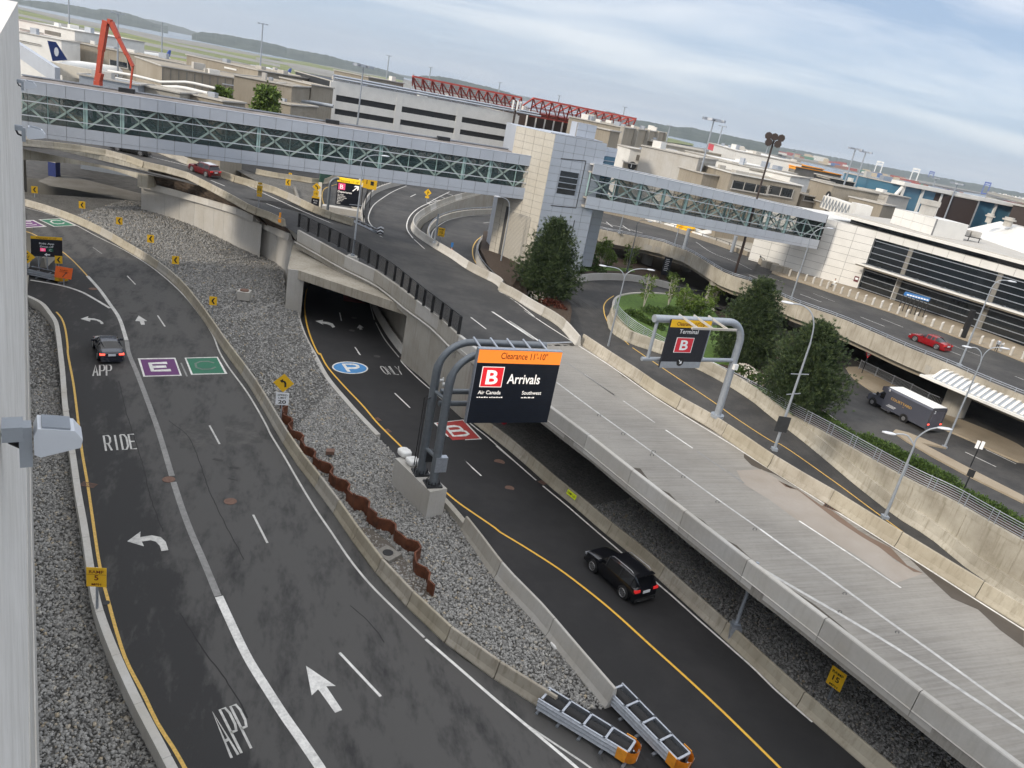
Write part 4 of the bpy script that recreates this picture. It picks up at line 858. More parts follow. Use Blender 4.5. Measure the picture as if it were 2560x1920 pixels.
zmarks(loop, [
 ('edge_line', ['G', (930,440), (870,485), (850,540), (865,610), (920,700), (1050,828)], .13, 'yellow_line'), ('edge_line', ['G', (1078,850), (1225,950), (1450,1100), (1720,1280), (1900,1410), (2212,1605), 'M', (260,20), (660,290), (1000,540), (1260,730), (1700,1040)], .15, 'yellow_line'),
 ('edge_line', ['G', (560,365), (600,340), (650,325), (800,312), (1000,315), (1300,345), (1640,405)], .14, 'mark')], z_loop, .03)
g = MB(); tall = [V((p.x, p.y, p.z)) for p in wc]
m_ = len(wc)
nrm = normals2(wc); sw = 1 if (out_[10]-in_[10]).dot(normals2([V((p.x, p.y, 0)) for p in in_])[10]) > 0 else -1
dk = V((DRo[3].x, DRo[3].y, 0)); sgn = 1 if min((wc[20]+nrm[20]*3-q).length for q in DRo) < min((wc[20]-nrm[20]*3-q).length for q in DRo) else -1
prof_w = lambda p: [(.35*-sgn, -5), (.35*-sgn, 0), (.05*sgn, 0), (.05*sgn, -.45), (0, -.47), (0, max(-20, z_loop(p.x, p.y)+1.25-p.z)), (.25*sgn, z_loop(p.x, p.y)+1.2-p.z), (.32*sgn, z_loop(p.x, p.y)+.4-p.z), (.5*sgn, z_loop(p.x, p.y)-p.z), (.5*sgn, -5)]
vs = []; st = []; L0 = 0; joints = set()
for i, p in enumerate(wc):
 st.append((p, nrm[i], 0))
 if i % 3 == 2 and i < m_-1:
  for dd, fl in ((.72, 0), (.735, 1), (.755, 1), (.77, 0)): st.append((p.lerp(wc[i+1], dd), nrm[i], fl))
g = MB(); k_ = 10
for (p, n1, fl) in st:
 for (o_, h) in prof_w(p):
  oo = o_-(.03*sgn if fl and o_*sgn >= 0 else 0); g.v.append(tuple(V((p.x, p.y, p.z))+n1*oo+V((0, 0, h))))
for i in range(len(st)-1):
 for k in range(k_):
  f = [i*k_+k, (i+1)*k_+k, (i+1)*k_+(k+1) % k_, i*k_+(k+1) % k_]; g.f.append(f if sgn < 0 else f[::-1]); g.m.append(0); g.sm.append(False)
g.build('retaining_wall', M['wall_stain'], None, 'long stained retaining wall with kerb foot below the grey pipe railing', 'wall')
rail_pts = [p+nrm[i]*(-.12*sgn) for i, p in enumerate(wc)]
e = empty('pipe_railing', rail_pts[0], 0, 'long grey six bar pipe railing along the top of the stained retaining wall', 'railing')
rq = resample(rail_pts, step=2.6)
for k in range(6): g = MB(); g.tube([p+V((0, 0, .18+k*.19)) for p in resample(rail_pts, step=1.3)], .026 if k < 5 else .038, 5); g.build('bar', M['galv'], e)
for i, p in enumerate(rq):
 for s_ in (-.3, .3): d = (rq[min(i+1, len(rq)-1)]-rq[max(0, i-1)]).normalized()*s_*.8; g = MB(); g.bar(p+d, p+d+V((0, 0, 1.2)), .055); g.build('post', M['galv'], e)
isl = PL(['G', (925,545), (930,490), (960,452), (1010,434), (1100,422), (1250,422), (1400,436), (1600,474), (1690,520), (1720,560)], zo(z_loop, .35))
e_ = [V((p.x, p.y, p.z)) for p in cat(isl, 1.0)]
inn = [q for q in wc if q.y > pw('M', 1100, 205, 1.3).y][::-1]
g = MB(); a_ = resample(e_, n=40); b_ = resample([p+V((0, 0, .05)) for p in wc if p.y > pw('I', 460, 1430, 1.3).y]+[], n=40)
g.ribbon(a_, [p+V((0,0,.02)) for p in b_], 0, 4); g.build('lawn', M['grass'], kind='structure')
wallrun('island_kerb', e_, [(-.15,-3),(-.15,.12),(.15,.12),(.15,-3)], 'conc_new', 'pale curved kerb around the green island', every=4, cat_='kerb')
ob_ = cat(PL(['G', (525,350), (580,310), (650,283), (720,272), (900,266), (1100,280), (1250,310), (1400,345)], zo(z_loop, .9)), 1.2)
ob_ = [V((p.x, p.y, z_loop(p.x, p.y))) for p in ob_]
wallrun('loop_parapet', ob_, [(-.2,-.5),(-.15,.95),(.15,.95),(.25,0)], 'conc_new', 'pale curved parapet along the far side of the loop road', every=4)
tz_ = lambda x, y: max(1.04, min(5, 4.6-.14*(x+2)))
bed = PL(['F', (1800,560), (1770,700), (1850,860), (2000,1000), (2150,1110), 'G', (100,340), (300,500), (520,640), (560,740), (520,560), (480,430), (510,330), (600,285), (720,262), (900,255), (1100,270), (1300,305), (1430,345)], tz_)
c1 = PL(['C', (0,1200), (300,1180), (600,1250), (900,1350), (1250,1480)], tz_)
a_ = resample(bed[:6]+bed[10:], n=50); b_ = resample(c1, n=50)
g = MB(); g.ribbon(a_, b_, 0, 6); ob2 = g.build('planting_bed', M['mulch'], kind='structure')
for v in ob2.data.vertices: v.co.z = tz_(v.co.x, v.co.y)
a_ = PL(['G', (530,300), (620,265), (720,245), (900,240), (1100,255)], lambda x, y: tz_(x, y)+.04); b_ = PL(['G', (560,240), (650,225), (760,215), (900,215), (1080,225)], lambda x, y: tz_(x, y)+.04)
g = MB(); g.ribbon(resample(a_, n=20), resample(b_, n=20)); g.build('lawn', M['grass'], kind='structure')
sheet('planting_bed', ['F', (1740,640), (1760,760), (1850,880), (2000,1000), (2150,1110), 'G', (100,350), (300,500), (520,650), (570,740), (600,560), (560,400), (640,290), 'C', (560,1500), (200,1300), (0,1300)], 3.25, M['mulch'], kind='structure')
pB = [V((p.x, p.y, ZG)) for p in wc if p.z < 1.75]; pB = [pB[0]+V((-3, 14, 0))]+pB
pts = [(p.x, p.y) for p in pB]+[(170, 40), (170, 330), (-5, 330), (-5, 118), (12, 106)]
g = MB(); A = sum(pts[i][0]*pts[(i+1) % len(pts)][1]-pts[(i+1) % len(pts)][0]*pts[i][1] for i in range(len(pts)))
P3 = [V((x, y, ZG-.02)) for x, y in pts]; g.poly(P3 if A > 0 else P3[::-1]); srd = g.build('road', M['asphalt_mid'], kind='structure')
gs = PL(['I', (620,1345), (760,1445), (900,1545), (1020,1630), 'M', (1000,0), (1250,130), (1500,260), (1700,400), (1950,540), (2250,700), (2800,1000)], ZG+.1)
st0 = [p for p in wc if p.y < pw('I', 300, 1250, 1).y]
g = MB(); g.ribbon(resample([V((p.x, p.y, ZG+.12)) for p in st0], n=40), resample(gs, n=40), 0, 2); g.build('planting_strip', M['mulch'], kind='structure')
gt = PL(['G', (1700,540), (1850,600), (2100,560), 'I', (230,800), (300,850), (560,1050), (700,1250), (620,1345)], ZG+.1)
g = MB(); g.ribbon(resample([V((p.x, p.y, p.z+.03)) for p in wc if pw('I', 300, 1250, 1).y-1 <= p.y < pw('G', 1340, 868, 2.3).y][::-1], n=20), resample(gt, n=20), 0, 2); g.build('planting_bed', M['mulch'], kind='structure')
# -- vertical planes surveyed from the photograph
class VP:
 """vertical plane through p0 -> p1; s along, h = height, n = towards the viewer"""
 def __init__(s, p0, p1):
  s.o = V((p0.x, p0.y, 0)); d = V((p1.x-p0.x, p1.y-p0.y, 0)); s.L = d.length; s.d = d.normalized(); s.n = V((s.d.y, -s.d.x, 0))
  if s.n.dot(-s.o) < 0: s.n = -s.n
 def at(s, sx, h, off=0): return s.o+s.d*sx+V((0, 0, h))+s.n*off
 def sh(s, c, x, y):
  r = ray(*px(c, x, y)); t = (s.o-CAM).dot(s.n)/r.dot(s.n); q = CAM+r*t; return (q-s.o).dot(s.d), q.z
 def box(s, g, s0, s1, h0, h1, o0, o1, m=0):
  c = s.at((s0+s1)/2, (h0+h1)/2, (o0+o1)/2); g.obox(c, s.d*(s1-s0)/2, s.n*(o1-o0)/2, (0, 0, (h1-h0)/2), m)
 def bar(s, g, a, b, w, o, m=0, t=.08): g.bar(s.at(a[0], a[1], o), s.at(b[0], b[1], o), w, t, m, up=s.n)
 def poly(s, g, c, pts, o, m=0): g.poly([s.at(*s.sh(c, x, y), o) for x, y in pts], m)
def panelled(g, pl, s0, s1, h0, h1, o, pw_, ph, m=0, mj=1, gap=.035, t=.06):
 """cladding: panels standing proud of a dark backing"""
 nx = max(1, round((s1-s0)/pw_)); nh = max(1, round((h1-h0)/ph)); pl.box(g, s0, s1, h0, h1, o-.3, o, mj)
 for i in range(nx):
  for j in range(nh):
   a, b_ = s0+(s1-s0)*i/nx, s0+(s1-s0)*(i+1)/nx; c, d = h0+(h1-h0)*j/nh, h0+(h1-h0)*(j+1)/nh
   pl.box(g, a+gap/2, b_-gap/2, c+gap/2, d-gap/2, o, o+t, m)
M['brace'] = plain('pale_green_steel', (.36, .45, .41), .5, .1, .06, 2)
M['post_green'] = plain('glass_green_steel', (.36, .52, .50), .45, .1, .06, 2)
M['bridge_floor'] = plain('carpet', (.16, .17, .17), .8); M['ceil_dark'] = plain('ceiling', (.10, .10, .10), .7)
M['roof_memb'] = plain('roof_membrane', (.20, .18, .17), .85, 0, .45, .5)
M['lamp_warm'] = emis('lamp_warm', (1, .8, .5), 3)
def tint(name, col, a):
 m, nt, b = mat(name); b.inputs['Base Color'].default_value = (*col, 1); b.inputs['Roughness'].default_value = .05; b.inputs['Alpha'].default_value = a; b.inputs['Specular IOR Level'].default_value = .6; return m
M['tint'] = tint('tinted_glazing', (.06, .11, .11), .4); M['tint_light'] = tint('pale_glazing', (.10, .16, .15), .13)
def footbridge(name, label, pl, z0a, z0b, H_, width, nmod, thick, dark, roofm, lights, endcap, mk='metal_panel'):
 """z0a/z0b underside heights at both ends; the glazing sits between cladding bands"""
 root = empty('footbridge', pl.at(0, z0a), 0, label, 'footbridge'); L = pl.L
 zb = lambda s: z0a+(z0b-z0a)*s/L
 def qbar(g, s0, s1, h0, h1, o0, o1, m=0):
  vs = [pl.at(s, zb(s)+h, o) for o in (o0, o1) for s, h in ((s0, h0), (s1, h0), (s1, h1), (s0, h1))]
  fs = [(0,3,2,1),(4,5,6,7),(0,1,5,4),(1,2,6,5),(2,3,7,6),(3,0,4,7)]
  if pl.d.cross(V((0, 0, 1))).dot(pl.n) < 0: fs = [f[::-1] for f in fs]
  g.add(vs, fs, m)
 lb, tb = H_*.27, H_*.79; mw = L/nmod
 for side, off in (('front', 0), ('back', -width)):
  g = MB()
  qbar(g, 0, L, 0, lb, off-.12, off, 1); qbar(g, 0, L, tb, H_, off-.12, off, 1)
  so = off if side == 'front' else off-.17
  for i in range(nmod):
   a, b_ = i*mw+.02, (i+1)*mw-.02
   qbar(g, a, b_, 0.02, lb*.28, so, so+.05); qbar(g, a, b_, lb*.28+.03, lb, so, so+.05); qbar(g, a, b_, tb, H_, so, so+.05)
  g.build('cladding', [M[mk], M['joint_light']], root)
  g = MB(); go = off-.52 if side == 'front' else off-.03; qbar(g, 0, L, lb, tb, go-.03, go); g.build('glazing', M['tint' if dark else 'tint_light'], root)
  g = MB()
  for k in (.22, .72): h = lb+(tb-lb)*k; qbar(g, 0, L, h-.045, h+.045, off-.02, off+.05)
  qbar(g, 0, L, tb-.05, tb, off-.02, off+.05)
  g.build('glazing_rail', M['metal_white'], root)
  g = MB()
  for i in range(0, nmod+1): qbar(g, i*mw-.025, i*mw+.025, lb, tb, off-.04, off+.012)
  tag(g.build('mullion', M['dark'], root), kind='stuff')
  io = off-.35 if side == 'front' else off+.25
  for i in range(0, nmod-1, 2):
   s0, s1 = i*mw, (i+2)*mw; g = MB()
   for (p, q, o_) in (((s0, lb), (s1, tb), 0), ((s0, tb), (s1, lb), -.12)): g.bar(pl.at(p[0], zb(p[0])+p[1], io+o_), pl.at(q[0], zb(q[0])+q[1], io+o_), .2, .1, up=pl.n)
   g.build('brace', M['brace'], root)
  for i in range(0, nmod+1, 2):
   th = .40 if i in thick else .07; g = MB(); qbar(g, i*mw-th/2, i*mw+th/2, lb, tb, io-.1, io+.1); g.build('column', M['post_green'], root)
 g = MB(); qbar(g, 0, L, .02, .3, -width+.15, -.14); qbar(g, 0, L, lb-.35, lb-.15, -width+.15, -.14); g.build('floor', M['bridge_floor' if dark else 'conc'], root)
 g = MB(); qbar(g, 0, L, tb+.02, tb+.2, -width+.15, -.14); g.build('ceiling', M['ceil_dark' if dark else 'conc_new'], root)
 g = MB(); qbar(g, 0, L, H_-.18, H_-.06, -width+.12, -.12); g.build('roof', M[roofm], root)
 g = MB(); qbar(g, 0, L, H_, H_+.08, -.35, .07); qbar(g, 0, L, H_, H_+.08, -width-.19, -width+.2); g.build('roof_edge', M['metal_panel' if mk == 'metal_panel' else 'metal_white'], root)
 if endcap:
  g = MB(); qbar(g, L, L+.12, 0, H_, -width-.1, .05); g.build('end_frame', M['dark'], root)
 for s in lights:
  g = MB(); g.tube([pl.at(s, zb(s)+tb-.15, -width*.5-.1), pl.at(s, zb(s)+tb-.02, -width*.5-.1)], .1, 8); g.build('ceiling_lamp', M['lamp_warm'], root)
 g = MB()
 for o_ in (-1.2, -width+1.2): qbar(g, 0, L, lb+.55, lb+.62, o_-.04, o_+.04)
 for i in range(nmod*1): qbar(g, i*mw, i*mw+.05, lb-.15, lb+.6, -1.22, -1.18)
 g.build('handrail', M['galv'], root)
 return root, qbar, zb
bl = dep('W', 20, 289, 79); br = dep('W', 1160, 435, 101.5)
bpl = VP(bl, br); H1 = hv(bl, 'W', 34, 166)-bl.z
H2 = hv(br, 'W', 1180, 347)-br.z; Hb = (H1+H2)/2; print('bridge', bl, br, H1, H2)
rootb, qb, zbb = footbridge('footbridge', 'long blue grey glazed footbridge from the garage wall to the tower', bpl, bl.z, br.z, Hb, 6.5, 34, (4, 6, 14, 18, 20, 22, 28, 30), True, 'roof_memb', (1.5, 7, 15, 22), True)
g = MB()
qb(g, 0, bpl.L, Hb+.02, Hb+.16, -6.2, -6.05); g.build('roof_pipe', M['galv'], rootb)
for i, s in enumerate((9.5, 32, 46)):
 g = MB(); qb(g, s, s+1.6, Hb-.05, Hb+.4, -5.6, -4.8); g.build('roof_hatch', M['dark'], rootb)
ty = 99.0; tk = dep('C', 475, 430, ty); tl = dep('C', 180, 360, ty+3.4); trr = dep('C', 898, 412, ty+3.0); zc_ = tk.z
pL = VP(tk, tl); pR = VP(tk, trr)
tower = empty('tower', (tk.x, tk.y, 4), 0, 'blue grey and beige stair tower where the two footbridges meet', 'tower')
z0t = 2.0
sL = pL.sh('C', 165, 365)[0]; sR = pR.L; hbox = pR.sh('C', 490, 342)[1]; s_b0 = pR.sh('C', 488, 345)[0]; s_b1 = sR
g = MB(); panelled(g, pL, 0.02, sL, z0t, zc_, 0, 1.7, .85, 0, 1); g.build('beige_wall', [M['conc_cream'], M['joint_light']], tower)
g = MB(); panelled(g, pR, -.06, sR, z0t, zc_, 0, 1.6, .95, 0, 1); panelled(g, pR, s_b0, s_b1, zc_, hbox-1.2, -1.2, 1.6, .8, 0, 1); g.build('metal_wall', [M['metal_panel'], M['joint_light']], tower)
g = MB(); ctr = (tk+tl+trr)/3; back = V((-.3, 1, 0)).normalized()*7
fp = [pL.at(sL, 0, -.31), pL.at(0, 0, -.31), pR.at(sR, 0, -.31), pR.at(sR, 0, -.31)+back, pL.at(sL, 0, -.31)+back]
g.prism([(p.x, p.y) for p in fp], z0t, zc_-.05, 0); fp2 = [pR.at(s_b0, 0, -1.5), pR.at(s_b1, 0, -1.5), pR.at(s_b1, 0, -1.5)+back*.8, pR.at(s_b0, 0, -1.5)+back*.8]; g.prism([(p.x, p.y) for p in fp2], zc_-.05, hbox-1.22, 0)
g.build('core', M['metal_panel'], tower)
a, b_ = pR.sh('C', 715, 325)[0], pR.sh('C', 865, 350)[0]; g = MB(); panelled(g, pR, a, b_, hbox-1.2, hbox-.1+.6, -2.2, 1.6, .8, 0, 1); q_ = [pR.at(a, 0, -2.5), pR.at(b_, 0, -2.5), pR.at(b_, 0, -2.5)+back*.35, pR.at(a, 0, -2.5)+back*.35]; g.prism([(p.x, p.y) for p in q_], hbox-1.3, hbox+.48, 0); g.build('roof_box', [M['metal_panel'], M['joint_light']], tower)
w = [pR.sh('C', x, y) for x, y in ((505,715), (655,735), (620,912), (472,895))]; s0, s1 = (w[0][0]+w[3][0])/2, (w[1][0]+w[2][0])/2; h0, h1 = (w[2][1]+w[3][1])/2, (w[0][1]+w[1][1])/2
g = MB(); pR.box(g, s0, s1, h0, h1, .02, .08); win = g.build('window', M['glass'], tower); g = MB()
for k in (.25, .5, .75): h = h0+(h1-h0)*k; pR.box(g, s0, s1, h-.05, h+.05, .08, .16)
for k in (0, 1): s_ = s0+(s1-s0)*k; pR.box(g, s_-.04, s_+.04, h0, h1, .07, .13)
g.build('window_bar', M['galv'], win)
g = MB()
for (x0, y0, x1, y1) in ((510,620,710,640), (430,990,630,1010)):
 a = pR.sh('C', x0, y0); b2 = pR.sh('C', x1, y1); pR.bar(g, a, b2, .12, .07, 0, .04)
for (x0, y0, x1, y1) in ((708,640,630,1010), (608,1105,560,1440)):
 a = pR.sh('C', x0, y0); b2 = pR.sh('C', x1, y1); pR.box(g, (a[0]+b2[0])/2-.05, (a[0]+b2[0])/2+.05, b2[1], a[1], .065, .09)
g.build('reveal', M['joint'], tower)
g = MB(); a = pL.sh('F', 2060, 420);
bs0 = pL.sh('F', 1905, 740)[0]; bw = abs(bs0)
bz1 = bl.z+(br.z-bl.z)-.2
e2 = VP(pL.at(0, 0, 0), pL.at(sL, 0, 0))
g = MB(); panelled(g, pL, sL+.02, max(sL+1, bs0), z0t, bz1-.3, 0, 1.7, .85, 0, 1); g.build('beige_base', [M['conc_cream'], M['joint_light']], tower)
lv = [pL.sh('C', x, y) for x, y in ((125,1040), (280,1090), (90,1400))]; g = MB(); s0, s1 = min(lv[0][0], lv[1][0]), max(lv[0][0], lv[1][0])+.4; h1 = lv[0][1]; h0 = z0t+.8
pL.box(g, s0, s1, h0, h1, .062, .075, 1)
n = int((h1-h0)/.16)
for i in range(n): pL.box(g, s0, s1, h0+(h1-h0)*i/n, h0+(h1-h0)*(i+.62)/n, .075, .13)
g.build('louvre', [M['conc_cream'], M['joint_light']], tower)
g = MB(); pL.box(g, s1+.1, s1+.55, h0, h1+.5, .062, .09); g.build('dark_slot', M['joint'], tower)
an = empty('glazed_annex', dep('C', 890, 530, 112), 0, 'small blue glazed metal box joined to the right side of the tower', 'annex')
pa = VP(dep('C', 885, 530, 110), dep('C', 960, 548, 111)); pa2 = VP(dep('C', 885, 530, 110), dep('C', 820, 520, 104))
for p_a, nm in ((pa, 'right'), (pa2, 'left')):
 ht = p_a.sh('C', 885, 530)[1]; g = MB(); panelled(g, p_a, 0, p_a.L, ht-1.2, ht, 0, 1.5, .6, 0, 1); panelled(g, p_a, 0, p_a.L, 4, ht-4.6, 0, 1.5, 1, 0, 1); g.build('cladding', [M['metal_panel'], M['joint_light']], an)
 g = MB(); p_a.box(g, 0, p_a.L, ht-4.6, ht-1.2, -.3, -.02); gl = g.build('glazing', M['glass_blue'], an); g = MB()
 for k in range(1, 6): p_a.box(g, 0, p_a.L, ht-1.2-k*.6-.04, ht-1.2-k*.6+.04, -.02, .06)
 g.build('glazing_bar', M['galv'], gl)
rl0 = dep('C', 715, 940, ty+1.5); rl1 = dep('D', 590, 1290, 127)
rpl = VP(rl0, rl1); h0_ = hv(rl0, 'C', 768, 672); h1_ = hv(rl1, 'D', 668, 1062); print('rbridge', rl0, rl1, h0_, h1_)
zu0 = hv(rl0, 'C', 697, 1008); zu1 = hv(rl1, 'D', 575, 1338)
rootr, qr, zbr = footbridge('footbridge', 'pale glazed footbridge sloping from the tower to the white terminal', rpl, zu0, zu1, ((h0_-zu0)+(h1_-zu1))/2, 5.5, 22, (4, 6, 8, 14, 16, 18), False, 'white_panel', (), True, 'metal_white')
for i, (c, x, y, x1, y1) in enumerate((('C',1475,1370,1522,1172), ('C',1860,1360,1888,1245), ('C',1930,1390,1962,1262))):
 f = pw(c, x, y, ZU if i else 5.6); top = hv(f, c, x1, y1); g = MB(); g.cyl(f, .33 if i < 2 else .22, max(3, top-f.z), 14, 0)
 g.build('column', M['steel'] if i < 2 else M['rust'], None, ['grey round column under the sloping footbridge nearest the tower', 'grey column under the sloping footbridge beside a small plate', 'dark brown column under the sloping footbridge near the terminal'][i], 'column')
# -- upper roadway of the terminal
UN = cat(PL(['C', (640,1140), (900,1195), (1100,1235), (1300,1275), (1420,1320), (1500,1345), (1600,1400), (1700,1462), (1800,1520), (1900,1558), (2060,1600), 'I', (0,300), (170,385), (400,490), (740,610), (1000,720), (1270,840), (1570,960), (1890,1100), (2212,1230), (2800,1470)], ZU+1.0), 2.5)
UN = [V((p.x, p.y, ZU)) for p in UN]
UF = PL(['C', (640,985), (700,1015), (1000,1085), (1400,1195), (1700,1290), (2090,1430), 'I', (100,190), (270,250), (350,262), (900,385), (1500,580), (2212,870), (2800,1080)], ZU)
UF = [V((p.x, p.y, ZU)) for p in resample(UF, step=2.5)]
g = MB(); a_ = resample(UN, n=60); b_ = resample(UF, n=60); dn = V((0, 0, -.9))
g.ribbon(a_, b_, 0, 3); g.ribbon([p+dn for p in a_][::-1], [p+dn for p in b_][::-1], 1); g.ribbon(a_, [p+dn for p in a_], 1); g.ribbon(b_, [p+dn for p in b_], 1)
udeck = g.build('road', [M['asphalt_mid'], M['conc']], kind='structure')
nu = normals2(UN); su = 1 if (b_[20]-a_[20]).dot(normals2(a_)[20]) > 0 else -1
wallrun('deck_parapet', UN, [(-.02*su,-1.0),(0,.98),(.28*su,.98),(.36*su,0),(.36*su,-1.0)], 'conc_stain', 'beige parapet along the near edge of the elevated terminal roadway', 'parapet', every=6)
e = empty('deck_railing', UN[20], 0, 'two bar grey railing on the parapet of the elevated terminal roadway', 'railing')
for k in (.22, .42): g = MB(); g.tube([p+V((0, 0, .98+k)) for p in offset(UN, .14*su)], .04, 5); g.build('bar', M['galv'], e)
for p in resample(offset(UN, .14*su), step=2.6): g = MB(); g.bar(p+V((0, 0, .97)), p+V((0, 0, 1.42)), .07); g.build('post', M['galv'], e)
fp_ = [p for p in UF if p.x < pw('C', 2090, 1430, ZU).x]
wallrun('deck_parapet', fp_, [(0,-1),(0,.8),(.3*su,.8),(.3*su,-1)], 'conc_brown', 'brown grey parapet on the far side of the elevated roadway before the apron', 'parapet', every=6)
e = empty('deck_railing', fp_[3], 0, 'dark low railing on the far parapet before the pale apron', 'railing')
g = MB(); g.tube([p+V((0, 0, 1.25)) for p in fp_], .05, 5); g.build('bar', M['dark'], e)
for p in resample(fp_, step=3.4): g = MB(); g.bar(p+V((0, 0, .78)), p+V((0, 0, 1.25)), .09); g.build('post', M['dark'], e)
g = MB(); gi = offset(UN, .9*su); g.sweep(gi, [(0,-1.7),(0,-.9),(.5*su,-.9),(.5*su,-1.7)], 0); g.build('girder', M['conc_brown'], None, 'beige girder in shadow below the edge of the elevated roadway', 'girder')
piers = [('G',1180,215,1225,80), ('G',1690,500,1735,330), ('G',1500,240,1540,190), ('C',690,1375,745,1230), ('I',400,680,440,610), ('I',1640,1370,1700,1190)]
plab = ['round concrete pier of the elevated roadway behind the young trees', 'round concrete pier beside the pale green tree at the road end', 'short pier of the elevated roadway behind the dark directory sign',
  'pier of the elevated roadway next to the tower', 'pier with bracket behind the right hand pine', 'thick pier beside the parked shuttle under the ribbed canopy']
for i, (c, x, y, x1, y1) in enumerate(piers):
 best = None; f = pw(c, x, y, ZG)
 g = MB(); zt = min(ZU-1.6, max(ZU-2.2, 3)); g.cyl(V((f.x, f.y, ZG-.1)), .95 if i != 5 else 1.3, ZU-1.7-ZG+.1, 20); e = g.build('bridge_pier', M['conc'], None, plab[i], 'pier', 'round piers of the elevated roadway')
 d = (b_[20]-a_[20]).normalized(); g = MB(); cc = V((f.x, f.y, ZU-1.35)); g.obox(cc, d*2.6, V((-d.y, d.x, 0))*.7, (0, 0, .42)); g.build('pier_cap', M['conc'], e)
for spec, w_, mk in ((['C', (705,1085), (850,1130), (1000,1165), (1160,1210)], .2, 'mark_fresh'), (['C', (720,1090), (860,1170), (1000,1190)], .2, 'mark_fresh'), (['C', (870,1120), (920,1160)], .25, 'mark'), (['C', (1000,1150), (1060,1190)], .25, 'mark'),
  (['C', (1580,1280), (1720,1370), (1900,1440), (2020,1500)], .13, 'mark'), (['C', (2000,1540), (2130,1588)], .12, 'mark'), (['I', (445,427), (612,490)], .12, 'mark_fresh'), (['I', (548,422), (718,487)], .10, 'mark'),
  (['I', (920,607), (1110,682)], .12, 'mark_fresh'), (['I', (1085,620), (1258,690)], .10, 'mark_fresh'), (['I', (1610,870), (1710,910)], .12, 'mark_fresh'), (['I', (1630,825), (1865,915)], .10, 'mark'), (['I', (2140,1075), (2212,1105)], .12, 'mark_fresh'), (['I', (38,272), (172,325)], .12, 'mark'), (['I', (185,290), (310,333)], .1, 'mark')):
 zstrip(spec, w_, mk, ZU+.01, 'lane_marking', udeck)
swn = PL(['I', (215,265), (500,355), (700,425), (930,500), (1200,590), (1500,705), (1700,780), (2000,885), (2212,970), (2800,1190)], ZU+.01)
swf = PL(['I', (250,200), (600,300), (900,380), (1150,455), (1500,580), (1800,690), (2212,850), (2800,1060)], ZU+.01)
g = MB(); a_ = resample(swn, n=40); b_ = resample(swf, n=40); up_ = V((0, 0, .15)); g.ribbon([p+up_ for p in a_], [p+up_ for p in b_]); g.ribbon(a_, [p+up_ for p in a_])
M['sidewalk'] = concrete('sidewalk', (.36, .305, .23), .3, streak=False); g.build('sidewalk', M['sidewalk'], kind='structure')
bc = resample(PL(['I', (355,285), (480,322), (540,342), (600,362), (725,410), (850,455), (1130,553), (1350,632), (1500,690), (1750,780), (1925,842), (2105,910), (2195,940)], ZU+.16), n=27)
b0 = None
for i, p in enumerate(bc):
 if b0 is None:
  g = MB(); g.add(*(lambda n: ([V((.16*math.cos(a), .16*math.sin(a), 0)) for a in n]+[V((.16*math.cos(a), .16*math.sin(a), 1.02-.14*math.cos(a))) for a in n], [(k, (k+1) % 16, 16+(k+1) % 16, 16+k) for k in range(16)]+[tuple(range(16, 32))]))([2*math.pi*k/16 for k in range(16)]))
  b0 = g.build('bollard', M['conc_white']); o = b0
 else: o = b0.copy(); COL.objects.link(o)
 o.location = p; o.rotation_euler[2] = R(200); tag(o, f'{ORD[i].capitalize()} concrete bollard with slanted top along the terminal kerb, counted from the footbridge', 'bollard', 'bollards along the terminal kerb')
# -- white terminal
wf0 = pw('I', 100, 165, ZU+.16); wf1 = pw('I', 895, 382, ZU+.16); wf2 = pw('I', 2000, 760, ZU+.16)
tp_ = VP(wf1, wf2); tq = VP(wf0, wf1)
term = empty('terminal', wf1, 0, 'long white panelled terminal with dark banded glazing and flat overhanging roof', 'terminal building')
Lt = 70; hr = tp_.sh('D', 1060, 1195)[1];
sg0 = tp_.sh('I', 905, 378)[0]
hw = tq.sh('D', 700, 1090)[1]; print('terminal roof', hr, hw)
hr = max(hr, 12)
g = MB(); panelled(g, tq, -1.5, tq.L+.0, ZU-1, hr, 0, 3.2, 1.25, 0, 1, .05); g.build('panel_wall', [M['white_panel'], M['joint_light']], term)
hg = tp_.sh('D', 1045, 1252)[1]
g = MB(); panelled(g, tp_, 0, Lt, hg, hr, 0, 2.4, hr-hg, 0, 1, .05); g.build('upper_band', [M['white_panel'], M['joint_light']], term)
g = MB(); tp_.box(g, 0, Lt, ZU, hg, -.5, -.35); g.build('glazing', M['glass'], term)
g = MB()
for k in range(9): h = ZU+.4+(hg-ZU-.5)*k/8.3; tp_.box(g, 0, Lt, h-.05, h+.05, -.34, -.12)
g.build('glazing_bar', M['galv'], term)
for s_ in (6.3, 20, 34, 48, 62): g = MB(); tp_.box(g, s_-.35, s_+.35, ZU, hg, -.45, -.2); g.build('pillar', M['conc_dark'], term)
ps_ = [tq.at(-1.5, 0, -.3), tp_.at(0, 0, -.6), tp_.at(Lt, 0, -.6), tp_.at(Lt, 0, -26), tp_.at(-16, 0, -34), tq.at(-1.5, 0, -12)]
g = MB(); g.prism([(p.x, p.y) for p in ps_], ZU-2, hr-.02); g.build('core', M['white_panel'], term)
ov = lambda o_, z0, z1, s0=-6: [tp_.at(s0, 0, o_), tp_.at(Lt, 0, o_), tp_.at(Lt, 0, -24), tp_.at(s0, 0, -24)]
g = MB(); g.prism([(p.x, p.y) for p in ov(-1.2, 0, 0)], hr-.01, hr+.75); g.build('clerestory', M['glass'], term)
g = MB(); g.prism([(p.x, p.y) for p in ov(.9, 0, 0, -9)], hr+.76, hr+1.15); g.build('roof', M['white_panel'], term)
g = MB(); g.prism([(p.x, p.y) for p in ov(.2, 0, 0, -8.4)], hr+1.15, hr+1.3); g.build('roof_edge', M['conc_new'], term)
